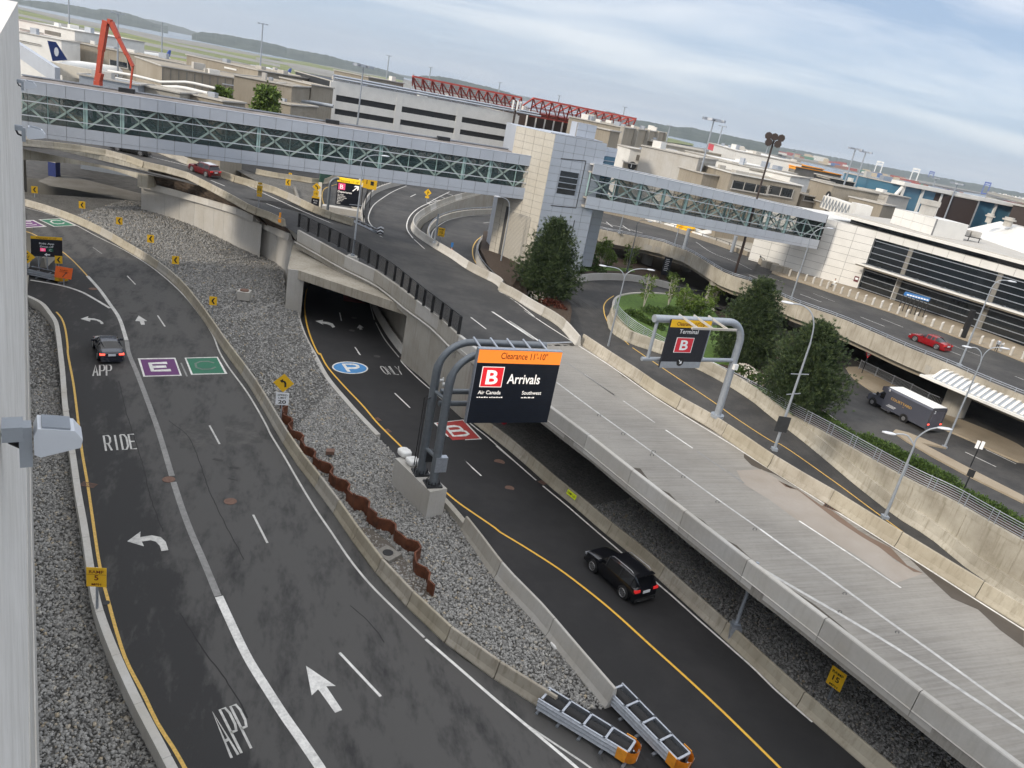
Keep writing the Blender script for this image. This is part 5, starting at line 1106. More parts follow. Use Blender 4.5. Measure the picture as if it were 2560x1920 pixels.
c0_ = tp_.sh('D', 870, 1440); zc2 = ZU+4.3; k0 = pw('I', 862, 172, zc2+.1); k1 = pw('I', 2212, 590, zc2+.1); kp = VP(k0, k1)
cn = empty('entrance_canopy', k0, 0, 'long thin white steel canopy in front of the terminal glazing', 'canopy')
g = MB(); Lc = kp.L*1.35; kp.box(g, 0, Lc, zc2-.05, zc2+.22, -.35, 0); g.build('edge_blade', M['white_panel'], cn)
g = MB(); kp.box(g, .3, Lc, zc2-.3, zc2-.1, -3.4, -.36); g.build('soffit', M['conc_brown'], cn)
for i in range(int(Lc/2.2)): g = MB(); s_ = .5+i*2.2; kp.box(g, s_, s_+.12, zc2-.08, zc2+.12, -3.4, -.36); g.build('rib', M['galv'], cn)
for x, y in ((1165,470), (1725,770)):
 f = pw('I', x, y, ZU+.15); g = MB(); g.bar(f, V((f.x, f.y, zc2-.3)), .55, .55); g.build('support', M['white_panel'] if x < 1500 else M['black'], cn)
def roofbox(c, pts, zb, dpt, nm, lab, mk='white_panel', h=None, pw_=2.2, cat_='roof plant', off=.0):
 """box whose front lower edge runs between two pixels at height zb; top from third pixel"""
 a = pw(c, *pts[0], zb); b2 = pw(c, *pts[1], zb); pl = VP(a, b2); h1 = hv(a, c, *pts[2]) if h is None else zb+h
 g = MB(); panelled(g, pl, 0, pl.L, zb, h1, 0, pw_, 1.4, 0, 1, .04); q = [pl.at(0, 0, -.28), pl.at(pl.L, 0, -.28), pl.at(pl.L, 0, -dpt), pl.at(0, 0, -dpt)]; g.prism([(p.x, p.y) for p in q], zb, h1-.01)
 return g.build(nm, [M[mk], M['joint_light']], None, lab, cat_)
zr_ = hr+1.3
roofbox('D', [(1155,1130), (1475,1225), (1190,1010)], zr_, 6, 'penthouse', 'white panelled box on the terminal roof with a small vent on top')
g = MB(); v0 = dep('D', 1445, 1050, pw('D', 1300, 1180, zr_).y+3); g.box(v0.x-.9, v0.x+.9, v0.y-.9, v0.y+.9, v0.z-.6, v0.z+1.2); g.box(v0.x-1.1, v0.x+1.1, v0.y-1.1, v0.y+1.1, v0.z+1.2, v0.z+2.0); g.build('roof_vent', M['conc_new'], None, 'small square vent cowl on top of the white roof box', 'roof vent')
pA = pw('D', 1690, 1190, zr_); pB2 = pw('D', 2212, 1370, zr_); sp = VP(pA, pB2); zt_ = hv(sp.at(3, 0, -6), 'D', 1750, 1060)
g = MB(); Ls = sp.L*1.6; n = 9
for i in range(int(Ls/2.6)):
 a, b2 = i*2.6+.03, (i+1)*2.6-.03; g.quad(sp.at(a, zr_, 0), sp.at(b2, zr_, 0), sp.at(b2+1.0, zt_, -6), sp.at(a+1.0, zt_, -6), 0)
g.quad(sp.at(0, zr_, -.02), sp.at(Ls, zr_, -.02), sp.at(Ls, zt_-.02, -6.05), sp.at(1.0, zt_-.02, -6.05), 1)
g.add([sp.at(0, zr_, 0), sp.at(1, zt_, -6), sp.at(1, zt_, -9), sp.at(0, zr_, -9)], [(0, 1, 2, 3)], 0); g.quad(sp.at(1, zt_, -6), sp.at(Ls, zt_, -6), sp.at(Ls, zt_, -9), sp.at(1, zt_, -9), 1)
g.build('roof_hood', [M['white_panel'], M['conc_new']], None, 'large white sloping roof hood on the right part of the terminal', 'roof hood')
for i, (x, y, w_, h_, d_, lab) in enumerate(((1690,1255,3.6,1.3,1.6, 'pair of pale air units on a dark frame before the sloping roof hood'), (1940,1090,1.4,1.2,1.4, 'white ribbed vent on top of the sloping roof hood'), (2090,1120,2.0,1.2,1.5, 'boxy white vent at the right end of the roof hood'))):
 f = pw('D', x, y, zr_) if i == 0 else dep('D', x, y, sp.at(8, 0, -7).y); g = MB(); z = f.z
 if i == 0:
  for s_ in (-1, 0, 1): g.box(f.x+1.6+s_*1.7-.05, f.x+1.6+s_*1.7+.05, f.y, f.y+.1, z, z+.6, 1)
  g.box(f.x-.2, f.x+3.5, f.y-.1, f.y+1.4, z+.6, z+.72, 1); g.box(f.x, f.x+1.55, f.y, f.y+1.2, z+.73, z+1.6); g.box(f.x+1.75, f.x+3.3, f.y, f.y+1.2, z+.73, z+1.6)
 else:
  g.cyl((f.x, f.y, z-.8), w_*.35, 1.0, 12); g.cyl((f.x, f.y, z+.2), w_*.55, .25, 12); g.cyl((f.x, f.y, z+.45), w_*.4, .3, 12)
 g.build('roof_unit', [M['conc_new'], M['dark']], None, lab, 'roof unit')
sgp = tq.sh('I', 888, 308); g = MB(); tq.box(g, sgp[0]-.35, sgp[0]+.35, sgp[1]-.45, sgp[1]+.45, .08, .12, 0); tq.box(g, sgp[0]-.2, sgp[0]+.25, sgp[1]-.1, sgp[1]+.25, .12, .13, 1)
g.build('wall_sign', [plain('maroon', (.12, .02, .03), .5), M['sign_white']], None, 'small maroon sign on the white terminal wall beside the glazing', 'wall sign')
a = pw('I', 1215, 555, ZU+.16); b2 = pw('I', 1410, 610, ZU+.16); sp2 = VP(a, b2); e = empty('curbside_shelter', a, 0, 'blue roofed check in stand with dark posts outside the terminal glazing', 'shelter')
M['blue_roof'] = plain('blue_fascia', (.03, .16, .42), .4)
g = MB(); sp2.box(g, 0, sp2.L, ZU+2.5, ZU+2.9, -1.5, 0); g.build('roof', M['blue_roof'], e)
for i in range(7): g = MB(); s_ = sp2.L*i/6; sp2.box(g, s_-.06, s_+.06, ZU+.15, ZU+2.5, -.1, 0); g.build('post', M['black'], e)
g = MB()
for i in range(8): sp2.box(g, .4+i*sp2.L/9, .4+i*sp2.L/9+.3, ZU+2.62, ZU+2.8, .0, .02)
g.build('lettering', M['sign_white'], e)
for i, (c, x, y, w_) in enumerate((('I', 210, 235, 2.6), ('I', 300, 270, 3.2))):
 f = pw(c, x, y, ZU); g = MB(); g.obox(f+V((0, 1.2, .55)), tq.d*w_/2, tq.n*.6, (0, 0, .55)); g.build('concrete_block', M['conc_stain'], None, ['concrete block with a dark rail on top beside the terminal wall', 'low concrete block at the start of the bollard row'][i], 'block')
ca = empty('ribbed_canopy', pw('I', 1700, 1150, 5.4), 0, 'white canopy with a ribbed metal roof below the elevated roadway', 'canopy')
zcn = 5.5; f0 = pw('I', 1390, 1058, zcn); f1 = pw('I', 2212, 1405, zcn); cp = VP(f0, f1); Lk = cp.L*1.6; dpt = 4.0
g = MB(); cp.box(g, 0, Lk, zcn-.25, zcn, -.4, 0); cp.box(g, 0, Lk, zcn-.3, zcn-.1, -dpt, -.4); g.build('edge', M['white_panel'], ca)
g = MB(); i = 0; s_ = 1.2
g.add([cp.at(s_, zcn, -.4), cp.at(Lk, zcn, -.4), cp.at(Lk, zcn+.8, -1.9), cp.at(s_, zcn+.8, -1.9), cp.at(s_, zcn+.9, -4), cp.at(Lk, zcn+.9, -4)], [(0, 1, 2, 3), (3, 2, 5, 4)], 1)
while s_ < Lk-.5:
 g.bar(cp.at(s_, zcn+.06, -.42), cp.at(s_, zcn+.86, -1.9), .3, .14, 0, up=cp.d.cross(V((0, 0, 1)))); g.bar(cp.at(s_, zcn+.86, -1.9), cp.at(s_, zcn+.96, -4), .3, .14, 0); s_ += .62
g.build('ribbed_roof', [M['white_panel'], M['steel']], ca)
# -- lettering
def text_mesh(s, bold=0.0):
 cu = bpy.data.curves.new('t', 'FONT'); cu.body = s; cu.size = 1; cu.offset = bold; cu.resolution_u = 3
 ob = bpy.data.objects.new('t', cu); me = bpy.data.meshes.new_from_object(ob); vs = [v.co.copy() for v in me.vertices]; fs = [tuple(p.vertices) for p in me.polygons]
 bpy.data.objects.remove(ob); bpy.data.curves.remove(cu); bpy.data.meshes.remove(me); return vs, fs
def text_on(parent, s, o, r, u, h, mk, w=None, bold=.006, center=False, name='lettering'):
 """s written from lower-left point o along r, up u, capital height h"""
 vs, fs = text_mesh(s, bold)
 if not vs: return
 x0 = min(v.x for v in vs); x1 = max(v.x for v in vs); k = h/.70; kx = k if w is None else w/(x1-x0); sh_ = -(x0+x1)/2 if center else -x0
 g = MB(); g.add([o+r*((v.x+sh_)*kx)+u*(v.y*k) for v in vs], fs);
 if r.cross(u).dot(r.cross(u)) and fs:
  a, b_, c = [V(g.v[i]) for i in fs[0][:3]]
 return g.build(name, M[mk] if isinstance(mk, str) else mk, parent)
M['led_white'] = emis('led_white', (1, .93, .85), .5); M['led_red'] = emis('led_red', (.85, .02, .03), .42); M['led_orange'] = emis('led_orange', (1, .26, .03), .5)
M['led_black'] = plain('led_screen', (.008, .012, .022), .35, 0, .2, 3); M['dark_red'] = plain('dark_red', (.15, .01, .008), .5); M['led_yellow'] = emis('led_yellow', (.95, .62, .02), .5); M['led_pink'] = emis('led_pink', (.7, .08, .2), .5)
UP = V((0, 0, 1))
# -- big arrivals sign on its gantry
s0_ = dep('W', 1007, 914, 41.3); s1_ = dep('W', 1183, 907, 43.8); sp_ = VP(s0_, s1_); sp_.o = V((s0_.x, s0_.y, 0))
tA = hv(s0_, 'W', 1040, 755); zb_ = s0_.z; W_ = sp_.L; Hs = tA-zb_; r_ = sp_.d; n_v = sp_.n
print('sign', s0_, s1_, tA)
e = empty('overhead_sign', s0_, 0, 'large black electronic Arrivals sign hung on the twin pipe gantry', 'sign')
g = MB(); sp_.box(g, 0, W_, zb_, tA, -.25, 0); g.build('panel', M['led_black'], e)
g = MB(); sp_.box(g, -.03, W_+.03, tA, tA+.05, -.28, .04); sp_.box(g, -.05, 0, zb_, tA, -.28, .04); g.build('frame', M['galv'], e)
ho = Hs*.175; g = MB(); sp_.box(g, 0, W_, tA-ho, tA, 0, .012); g.build('header', M['led_orange'], e)
T = lambda s, fx, fy, h, mk, w=None, **k: text_on(e, s, sp_.at(W_*fx, zb_+Hs*fy, .03), r_, UP, h, mk, w, **k)
T("Clearance 11'-10\"", .265, .885, Hs*.085, 'dark_red', W_*.56)
q0 = .03; g = MB(); sp_.box(g, W_*.075, W_*.335, zb_+Hs*.50, zb_+Hs*.775, 0, .014); g.build('logo_panel', M['led_white'], e); g = MB(); sp_.box(g, W_*.083, W_*.327, zb_+Hs*.508, zb_+Hs*.767, .014, .02); g.build('logo_panel', M['led_red'], e)
T('B', .135, .545, Hs*.185, 'led_white', W_*.14, bold=.022); T('Arrivals', .39, .555, Hs*.13, 'led_white', W_*.40, bold=.012)
T('Air Canada', .07, .405, Hs*.05, 'led_white', W_*.27); T('Southwest', .60, .405, Hs*.05, 'led_white', W_*.24)
g = MB()
for x0, ws in ((.065, (.02,.012,.03,.02,.018,0,.02,.012,.03,.016,.02,.02)), (.60, (.03,.02,.012,.025,.014,.02))):
 x = x0
 for i, w_ in enumerate(ws):
  if w_: sp_.box(g, W_*x, W_*(x+w_), zb_+Hs*.355, zb_+Hs*(.37 if i % 2 else .365), .02, .026)
  x += w_+.008
g.build('cut_line_lettering', M['led_white'], e)
g = MB()
for k in range(1, 22): sp_.box(g, 0, W_, zb_+Hs*.82*k/22-.008, zb_+Hs*.82*k/22+.008, 0, .004)
g.build('module_seams', M['black'], e)
gt_ = empty('sign_gantry', pw('K', 1345, 1000, 1.75), 0, 'twin bent grey steel pipe gantry on the concrete plinth', 'gantry')
def bent(foot, zt, dirv, ln, r, rad=1.5, ret=False):
 rad = min(rad, ln*.9)
 pts = [foot, foot+UP*((zt-foot.z)-rad)]
 for k in range(1, 9): a = R(90)*k/8; pts.append(V((foot.x, foot.y, zt-rad))+dirv*(rad*(1-math.cos(a)))+UP*(rad*math.sin(a)))
 pts.append(V((foot.x, foot.y, zt))+dirv*ln); return pts
fA = pw('K', 1300, 955, 1.75); fB = pw('K', 1395, 1045, 1.75); fA.z = fB.z = 1.75
vA, vB = VP(fA, fA+r_), VP(fB, fB+r_)
for f, zt, ln in ((fA, vA.sh('S', 1330, 862)[1], abs(vA.sh('S', 1364, 862)[0])), (fB, vB.sh('S', 1201, 884)[1], abs(vB.sh('S', 1340, 884)[0]))):
 g = MB(); g.tube(bent(f, zt, r_, ln, .3, 2.0), [.27]*3+[.22]*8, 16); g.build('post', M['gantry'], gt_)
 g = MB(); g.obox(f+V((0, 0, .04)), r_*.5, n_v*.5, (0, 0, .05))
 for k in range(12): a = R(30*k); g.cyl(f+V((.42*math.cos(a), .42*math.sin(a), .05)), .035, .28, 6)
 g.build('base_plate', M['dark'], gt_)
for z_ in (zb_+.35, zb_+1.15):
 g = MB(); f = (fA+fB)/2; g.tube([V((f.x, f.y, z_)), V((f.x, f.y, z_))+r_*(sp_.at(W_*.35, 0, 0)-f).dot(r_)], .17, 12); g.build('lower_arm', M['gantry'], gt_)
for z_ in (3.6, zb_+.9): g = MB(); g.tube([V((fA.x, fA.y, z_)), V((fB.x, fB.y, z_))], .13, 10); g.build('cross_tube', M['gantry'], gt_)
for k in range(5):
 g = MB(); p = sp_.at(W_*(.05+.2*k), tA-.1, -.2); g.tube([p, p-n_v*1.5+UP*.2], .07, 8); g.build('hanger', M['galv'], gt_)
for o_ in (-.18, .18):
 g = MB(); p = fA+r_*-.45+n_v*o_; g.tube([p+UP*.5, p+UP*5.2, p+UP*5.35+r_*.3], .035, 6); g.build('conduit', M['black'], gt_)
g = MB(); g.bar(fB+r_*.25+n_v*.1+UP*1.0, fB+r_*.25+n_v*.1+UP*2.0, .75, .4, up=n_v); g.build('control_box', M['galv'], None, 'silver control box strapped to the foot of the sign gantry', 'control box')
g = MB(); f = fA+n_v*.1+r_*.35; g.bar(f+UP*.9, f+UP*1.7, .5, .3, up=n_v); g.build('junction_box', M['dark'], None, 'dark junction box between the two gantry legs', 'junction box')
g = MB(); c_ = (fA+UP*(zb_+1.3-fA.z))+r_*.5; g.tube([c_, c_+r_*.4+n_v*.1], .13, 10); g.tube([c_+UP*.05, c_+UP*.45], .05, 6); g.tube([c_+UP*.25-r_*.3, c_+UP*.3], .09, 8); g.build('camera', M['white'], None, 'small white camera on the gantry leg at the left of the sign', 'camera')
a, b2 = fA-(fB-fA)*1.5, fB+(fB-fA)*.5; a.z = b2.z = 0; dpl = (b2-a).normalized(); npl = V((-dpl.y, dpl.x, 0))
g = MB(); ga = (a+b2)/2; g.obox((ga.x, ga.y, .4), (b2-a)/2, npl*.62, (0, 0, 1.34)); g.build('plinth', M['conc_new'], None, 'tall pale concrete plinth carrying the twin pipe gantry', 'plinth')
def sack(p, r, lab, nm='sack', s=(1,.8,.5), cat_='bag'):
 rng = random.Random(int(p.x*100)); g = MB(); n, m_ = 12, 8; vs = []
 for i in range(m_+1):
  t = math.pi*i/m_
  for j in range(n):
   f = 2*math.pi*j/n; x, y, z = math.sin(t)*math.cos(f), math.sin(t)*math.sin(f), math.cos(t)
   x, y, z = [math.copysign(abs(q)**.55, q) for q in (x, y, z)]; k = 1+rng.uniform(-.07, .07); vs.append(p+(dpl*x*s[0]+npl*y*s[1]+UP*(z*s[2]+s[2]))*r*k)
 for i in range(m_):
  for j in range(n): g.f.append([i*n+j, (i+1)*n+j, (i+1)*n+(j+1) % n, i*n+(j+1) % n]); g.m.append(0); g.sm.append(True)
 g.v = [tuple(v) for v in vs]; return g.build(nm, M['white'], None, lab, cat_)
sack(pw('K', 1170, 815, 1.76), .5, 'white wrapped bundle on the far end of the plinth', s=(1.0, .8, .42)); sack(pw('K', 1235, 885, 1.76), .5, 'white wrapped bundle on the plinth nearer the gantry leg', s=(.9, .8, .42))
sack(pw('Q', 465, 700, -.1), .3, 'small white sandbag lying in the gravel against the tall barrier', s=(1.1, .5, .4))
# -- terminal B sign on the right
q0 = dep('G', 1290, 1008, 50.9); q1 = dep('G', 1607, 998, 52.7); tp2 = VP(q0, q1); tB = hv(q0, 'G', 1395, 628); zb2 = q0.z; W2 = tp2.L; H2_ = tB-zb2; print('sign2', q0, q1, tB)
e = empty('overhead_sign', q0, 0, 'black Terminal B sign with yellow clearance header beside the green island', 'sign')
g = MB(); tp2.box(g, 0, W2, zb2, tB, -.15, 0); g.build('panel', M['panel_black'], e)
g = MB(); tp2.box(g, 0, W2, tB-H2_*.155, tB, 0, .012); g.build('header', M['yellow'], e)
g = MB(); tp2.box(g, 0, W2, zb2, zb2+H2_*.13, 0, .012); g.build('footer', M['steel'], e)
T = lambda s, fx, fy, h, mk, w=None, **k: text_on(e, s, tp2.at(W2*fx, zb2+H2_*fy, .03), tp2.d, UP, h, mk, w, **k)
T("Clearance 11'-10\"", .14, .885, H2_*.075, 'dark_red', W2*.72); T('Terminal', .25, .725, H2_*.085, 'sign_white', W2*.47)
g = MB(); tp2.box(g, W2*.235, W2*.67, zb2+H2_*.325, zb2+H2_*.64, .0, .014); g.build('logo_panel', M['sign_white'], e); g = MB(); tp2.box(g, W2*.25, W2*.655, zb2+H2_*.335, zb2+H2_*.63, .014, .02); g.build('logo_panel', M['red_sign'], e)
T('B', .355, .385, H2_*.2, 'sign_white', W2*.2, bold=.022)
def face_poly(parent, nm, pl, s, h, pts, k, mk, o=.03):
 g = MB(); P_ = [pl.at(s+x*k, h+y*k, o) for x, y in pts]
 nrm_ = (P_[1]-P_[0]).cross(P_[2]-P_[1]); g.poly(P_); return g.build(nm, M[mk] if isinstance(mk, str) else mk, parent)
cir = [(math.cos(R(a)), math.sin(R(a))) for a in range(0, 360, 15)]
face_poly(e, 'arrow_disc', tp2, W2*.47, zb2+H2_*.13, cir, H2_*.09, 'black', .02)
ARW = [(-.6,.45),(-.45,.6),(.25,-.1),(.25,.35),(.5,.1),(.5,-.5),(-.1,-.5),(-.35,-.25),(.1,-.25)]
face_poly(e, 'arrow', tp2, W2*.47, zb2+H2_*.13, ARW, H2_*.075, 'sign_white', .032)
mf = pw('G', 1748, 1385, ZD+1.0); mt = hv(mf, 'G', 1830, 630); dd2 = (V((q0.x, q0.y, 0))-V((mf.x, mf.y, 0))); dd2 = -tp2.d
gm = empty('sign_gantry', mf, 0, 'single curved grey pipe mast holding the Terminal B sign over the low road', 'gantry')
ln2 = (mf-tp2.at(-W2*.33, 0, 0)).dot(tp2.d); vm = VP(mf, mf-tp2.d); zt2 = vm.sh('S', 1700, 799)[1]; zl_ = vm.sh('S', 1791, 900)[1]
g = MB(); g.tube(bent(mf, zt2, dd2, ln2, .3, 1.6), .27, 16); g.build('mast', M['steel'], gm); g = MB(); g.cyl(mf-UP*.15, .5, .25, 16); g.build('base_plate', M['steel'], gm)
p = V((mf.x, mf.y, zl_)); g = MB(); g.tube([p, p+dd2*ln2*1.02], .15, 12); g.build('lower_arm', M['steel'], gm)
for fx in (-.24, 1.1):
 b2 = V((mf.x, mf.y, 0))+dd2*(mf-tp2.at(W2*fx, 0, 0)).dot(tp2.d); g = MB(); g.tube([V((b2.x, b2.y, zl_)), V((b2.x, b2.y, zt2))], .12, 10); g.build('hanger', M['steel'], gm)
g = MB()
for k in range(3):
 c_ = V((mf.x, mf.y, zt2+.25))+dd2*(ln2*.72-k*1.35); g.bar(c_-tp2.n*.35, c_+tp2.n*1.9-UP*.25, .08, .14)
c_ = V((mf.x, mf.y, zt2+.02))+dd2*(ln2*.55)+tp2.n*1.9; g.bar(c_-tp2.d*2.0, c_+tp2.d*2.0, .14, .14); g.build('catwalk_frame', M['conc_new'], gm)
g = MB(); g.obox(mf+UP*(mt-mf.z)*.56+tp2.n*.32, tp2.d*.18, tp2.n*.12, (0, 0, .2)); g.build('sensor_box', M['white'], None, 'small white sensor box strapped to the curved sign mast', 'sensor')
# -- departures board beyond the fork
q0 = dep('F', 627, 350, 108); q1 = dep('F', 803, 365, 109); dp = VP(q0, q1); tD = hv(q0, 'F', 648, 140); W3 = dp.L; H3 = tD-q0.z; zb3 = q0.z
e = empty('overhead_sign', q0, 0, 'bright Departures board with yellow header below the long footbridge', 'sign')
g = MB(); dp.box(g, 0, W3, zb3, tD, -.2, 0); g.build('panel', M['panel_black'], e); g = MB(); dp.box(g, -.05, W3+.3, tD-H3*.14, tD+.1, -.2, .02); g.build('header', M['led_yellow'], e)
T = lambda s, fx, fy, h, mk, w=None, **k: text_on(e, s, dp.at(W3*fx, zb3+H3*fy, .04), dp.d, UP, h, mk, w, **k)
T("Clearance 11'-10\"", .05, .885, H3*.075, 'dark_red', W3*.9); g = MB(); dp.box(g, W3*.05, W3*.36, zb3+H3*.58, zb3+H3*.82, 0, .02); g.build('logo_panel', M['led_pink'], e); T('B', .13, .62, H3*.15, 'led_white', W3*.14)
T('Departures', .05, .47, H3*.075, 'led_white', W3*.62)
for k, s in enumerate(('Air Canada', 'Alaska Airlines', 'American Airlines', 'Southern Air', 'Southwest', 'Spirit', 'United')): T(s, .05, .38-k*.056, H3*.034, 'led_white')
face_poly(e, 'arrow', dp, W3*.84, zb3+H3*.7, [(-.75,-.6),(-.6,-.75),(.3,.15),(.3,-.5),(.6,-.2),(.6,.6),(-.2,.6),(-.5,.3),(.15,.3)], H3*.17, 'led_white', .04)
f = V((q0.x, q0.y, 3.2))-dp.d*1.0; g = MB(); g.tube(bent(f, tD-.1, dp.d, 1.2, .2, 1.1), .2, 12); g.build('sign_post', M['gantry'], None, 'dark curved post at the left of the bright departures board', 'post')
for i, (x, y) in enumerate(((885,180), (917,190), (850,170))):
 c_ = dep('F', x, y, 122); g = MB(); g.obox(c_, dp.d*.75, dp.n*.05, (0, 0, .85), 0); g.obox(c_+dp.n*.06+UP*.1, dp.d*.25, dp.n*.01, (0, 0, .3), 1); g.bar(c_-UP*.85, V((c_.x, c_.y, 4)), .12, .12, 1)
 g.build('booth_sign', [M['yellow'] if i < 2 else M['sign_white'], M['dark']], None, ['yellow board on a post just right of the departures board, left one', 'yellow board on a post under the footbridge, right one', 'white board on a post touching the departures header'][i], 'sign')
# -- small traffic signs
def face_frame(f, yaw=0):
 d = V((f.x, f.y, 0)).normalized(); a = R(yaw); d = V((d.x*math.cos(a)-d.y*math.sin(a), d.x*math.sin(a)+d.y*math.cos(a), 0)); return VP(f, f+V((d.y, -d.x, 0)))
class Sign:
 def __init__(s, c, foot, z, label, yaw=0, name='road_sign', post=True, top=None, cat_='sign', group=None, pr=.04, mk='galv'):
  s.f = pw(c, foot[0], foot[1], z); s.c = c; s.e = empty(name, s.f, 0, label, cat_, group); s.pl = face_frame(s.f, yaw)
  if s.pl.d.dot(V((s.f.y, -s.f.x, 0))) < 0: s.pl.d = -s.pl.d
  s.k = (s.f-CAM).length/CF/3.16*(1 if c != 'W' else 3.16*1.157)
  if top: h = hv(s.f, c, *top); g = MB(); g.bar(s.f, V((s.f.x, s.f.y, h)), pr*2, pr*2); g.build('pole', M[mk], s.e)
 def c_(s, x, y):
  h = hv(s.f, s.c, x, y); return h
 def rect(s, cx, cy, w, h, mk, o=.05, nm='panel', r=0, dx=0):
  z = s.c_(cx, cy); w *= s.k/2; h *= s.k/2; g = MB()
  if r: c1, s1 = math.cos(R(r)), math.sin(R(r)); X = (s.pl.d*c1+UP*s1); Y = (UP*c1-s.pl.d*s1)
  else: X, Y = s.pl.d, UP
  g.obox(s.pl.at(dx, z, o), X*w, s.pl.n*.012, Y*h); g.build(nm, M[mk], s.e); s.X, s.Y, s.z, s.w, s.h = X, Y, z, w, h; return s
 def text(s, t, fy, hh, mk='black', ww=None, o=.075, dx=0, bold=.008):
  text_on(s.e, t, s.pl.at(dx, s.z, o)+s.Y*(s.h*fy), s.X, s.Y, hh*s.h, mk, None if ww is None else ww*s.w, bold, True)
 def shape(s, pts, mk='black', o=.07, k=1, dx=0, nm='symbol', kw=None):
  g = MB(); g.poly([s.pl.at(dx, s.z, o)+s.X*(x*(kw or s.w)*k)+s.Y*(y*(kw or s.h)*k) for x, y in pts]); g.build(nm, M[mk], s.e)
CUR = [(-.55,.35),(-.1,.62),(-.12,.42),(.2,.3),(.38,.02),(.4,-.6),(.14,-.6),(.12,-.1),(.02,.1),(-.16,.18),(-.18,-.02)]
CHEV = [(-.5,0),(.1,.75),(.55,.75),(0,0),(.55,-.75),(.1,-.75)]
SQ = [(-1,-1),(1,-1),(1,1),(-1,1)]
s = Sign('N', (768,380), .86, 'yellow RAMP 5 MPH sign on the low wall at the left of the road', -18, top=(780,60)); s.rect(768,130,122,150,'yellow'); s.text('RAMP', .42, .32, 'dark_red', 1.45); s.text('5', -.28, .52, 'dark_red', .42, bold=.02); s.text('MPH', -.85, .24, 'dark_red', .95); s.shape([(-1,.28),(1,.28),(1,.31),(-1,.31)], 'dark_red')
s = Sign('K', (192,560), 0, 'yellow left curve diamond above a SPEED LIMIT 20 plate by the rusty piles', 0, top=(215,200)); s.rect(215,243,104,104,'yellow',r=45); s.X, s.Y = s.pl.d, UP; s.shape(CUR, k=1.0); s.rect(206,368,94,100,'sign_white'); s.text('SPEED', .5, .27, ww=1.5); s.text('LIMIT', .05, .27, ww=1.2); s.text('20', -.75, .55, ww=1.2, bold=.02)
s = Sign('W', (1788,1512), 0, 'yellow RAMP 15 sign in the gravel beside the raised roadway', -18, top=(1806,1446)); s.rect(1803,1463,29,40,'yellow'); s.text('RAMP', .42, .3, ww=1.5); s.text('15', -.3, .55, ww=.9, bold=.02); s.text('MPH', -.88, .22, ww=1.1)
chl = ['sixth and farthest','fifth','fourth','third','second','first and nearest']
for i, (x, y, fs_) in enumerate(((283,235,36), (657,355,38), (950,481,40), (1196,622,44), (1392,790,47), (1687,1112,52))):
 s = Sign('E', (x-8, y+fs_*2.0), 0, f'{chl[i]} yellow chevron sign in the gravel left of the wing wall'.replace('sixth', 'Sixth').capitalize(), 0, top=(x, y), group='yellow chevron signs behind the left road barriers'); s.rect(x, y, fs_, fs_*1.25, 'yellow'); s.shape(CHEV, k=.95)
s = Sign('E', (222,900), 0, 'yellow 10 foot clearance diamond with arrows at the garage wall', 0, top=(235,765)); s.rect(232,765,62,62,'yellow',r=45); s.X, s.Y = s.pl.d, UP; s.text("10'", -.2, .5, ww=.8); s.shape([(-.25,.6),(.25,.6),(0,.95)]); s.shape([(-.25,-.4),(.25,-.4),(0,-.8)])
s = Sign('E', (375,865), 0, 'black Ride App Drop-off board with yellow clearance header at the left wedge', 0, cat_='sign'); z1 = s.c_(388,625)
s.rect(390,685,178,135,'panel_black'); s.text('Ride App', .22, .17, 'sign_white', .95); s.text('Drop-off', -.08, .17, 'sign_white', .85)
s.shape([(-.42,-.48),(-.08,-.48),(-.08,-.16),(-.42,-.16)], 'led_pink'); s.shape([(.06,-.48),(.4,-.48),(.4,-.16),(.06,-.16)], 'mark_green'); s.text('B', -.43, .2, 'sign_white', .14, dx=-.25*s.w, o=.09); s.text('C', -.43, .2, 'sign_white', .14, dx=.23*s.w, o=.09)
s.shape([(-.18,-.8),(0,-.62),(0,-.74),(.2,-.74),(.2,-.86),(0,-.86),(0,-.98)], 'sign_white'); w0, h0 = s.w, s.h
s.shape([(-1,.72),(1,.72),(1,1),(-1,1)], 'yellow', .065, nm='header'); s.text("Clearance 11'-10\"", .78, .13, 'dark_red', 1.3, .09)
for o_ in (-.55, 0, .55): g = MB(); a = s.pl.at(o_*w0, 0, 0); g.bar(a, V((a.x, a.y, s.z-h0*.8)), .09, .09); g.build('post', M['steel'], s.e)
s = Sign('E', (465,870), 0, 'yellow chevron sign right of the Ride App board', 0, top=(465,790)); s.rect(465,787,44,52,'yellow'); s.shape(CHEV, k=.95)
s = Sign('E', (505,990), 0, 'tilted orange construction sign on the end of the left crash cushion', 0, top=(505,900)); s.rect(505,890,100,78,'orange_sign',r=-8); s.shape([(-.1,-.75),(.22,.0),(.12,.0),(.35,.2),(.4,-.1),(.3,-.02),(.0,-.78)], 'dark'); s.text('RAMP', .35, .16, 'dark_red', .9); s.text('CLOSED', .08, .16, 'dark_red', 1.0)
s = Sign('E', (2043,372), zr1, 'yellow 15 advisory sign with two small plates on the upper ramp barrier', 0, top=(2050,185)); s.rect(2047,232,38,58,'yellow'); s.text('15', -.35, .6, ww=1); s.rect(2050,185,30,16,'yellow'); s.rect(2044,278,34,20,'yellow')
s = Sign('F', (462,402), 4.6, 'yellow curve diamond, speed plate and black clearance board left of the departures board', 0, top=(475,200)); s.rect(472,212,44,44,'yellow',r=45); s.X, s.Y = s.pl.d, UP; s.shape(CUR, k=1.1); s.rect(467,262,38,40,'yellow'); s.text('15', -.4, .7, ww=1.0); s.rect(462,332,56,78,'panel_black'); s.shape([(-1,.75),(1,.75),(1,1.1),(-1,1.1)], 'yellow'); s.text('Ride', .2, .25, 'sign_white', 1.1); s.text('App', -.2, .25, 'sign_white', .9)
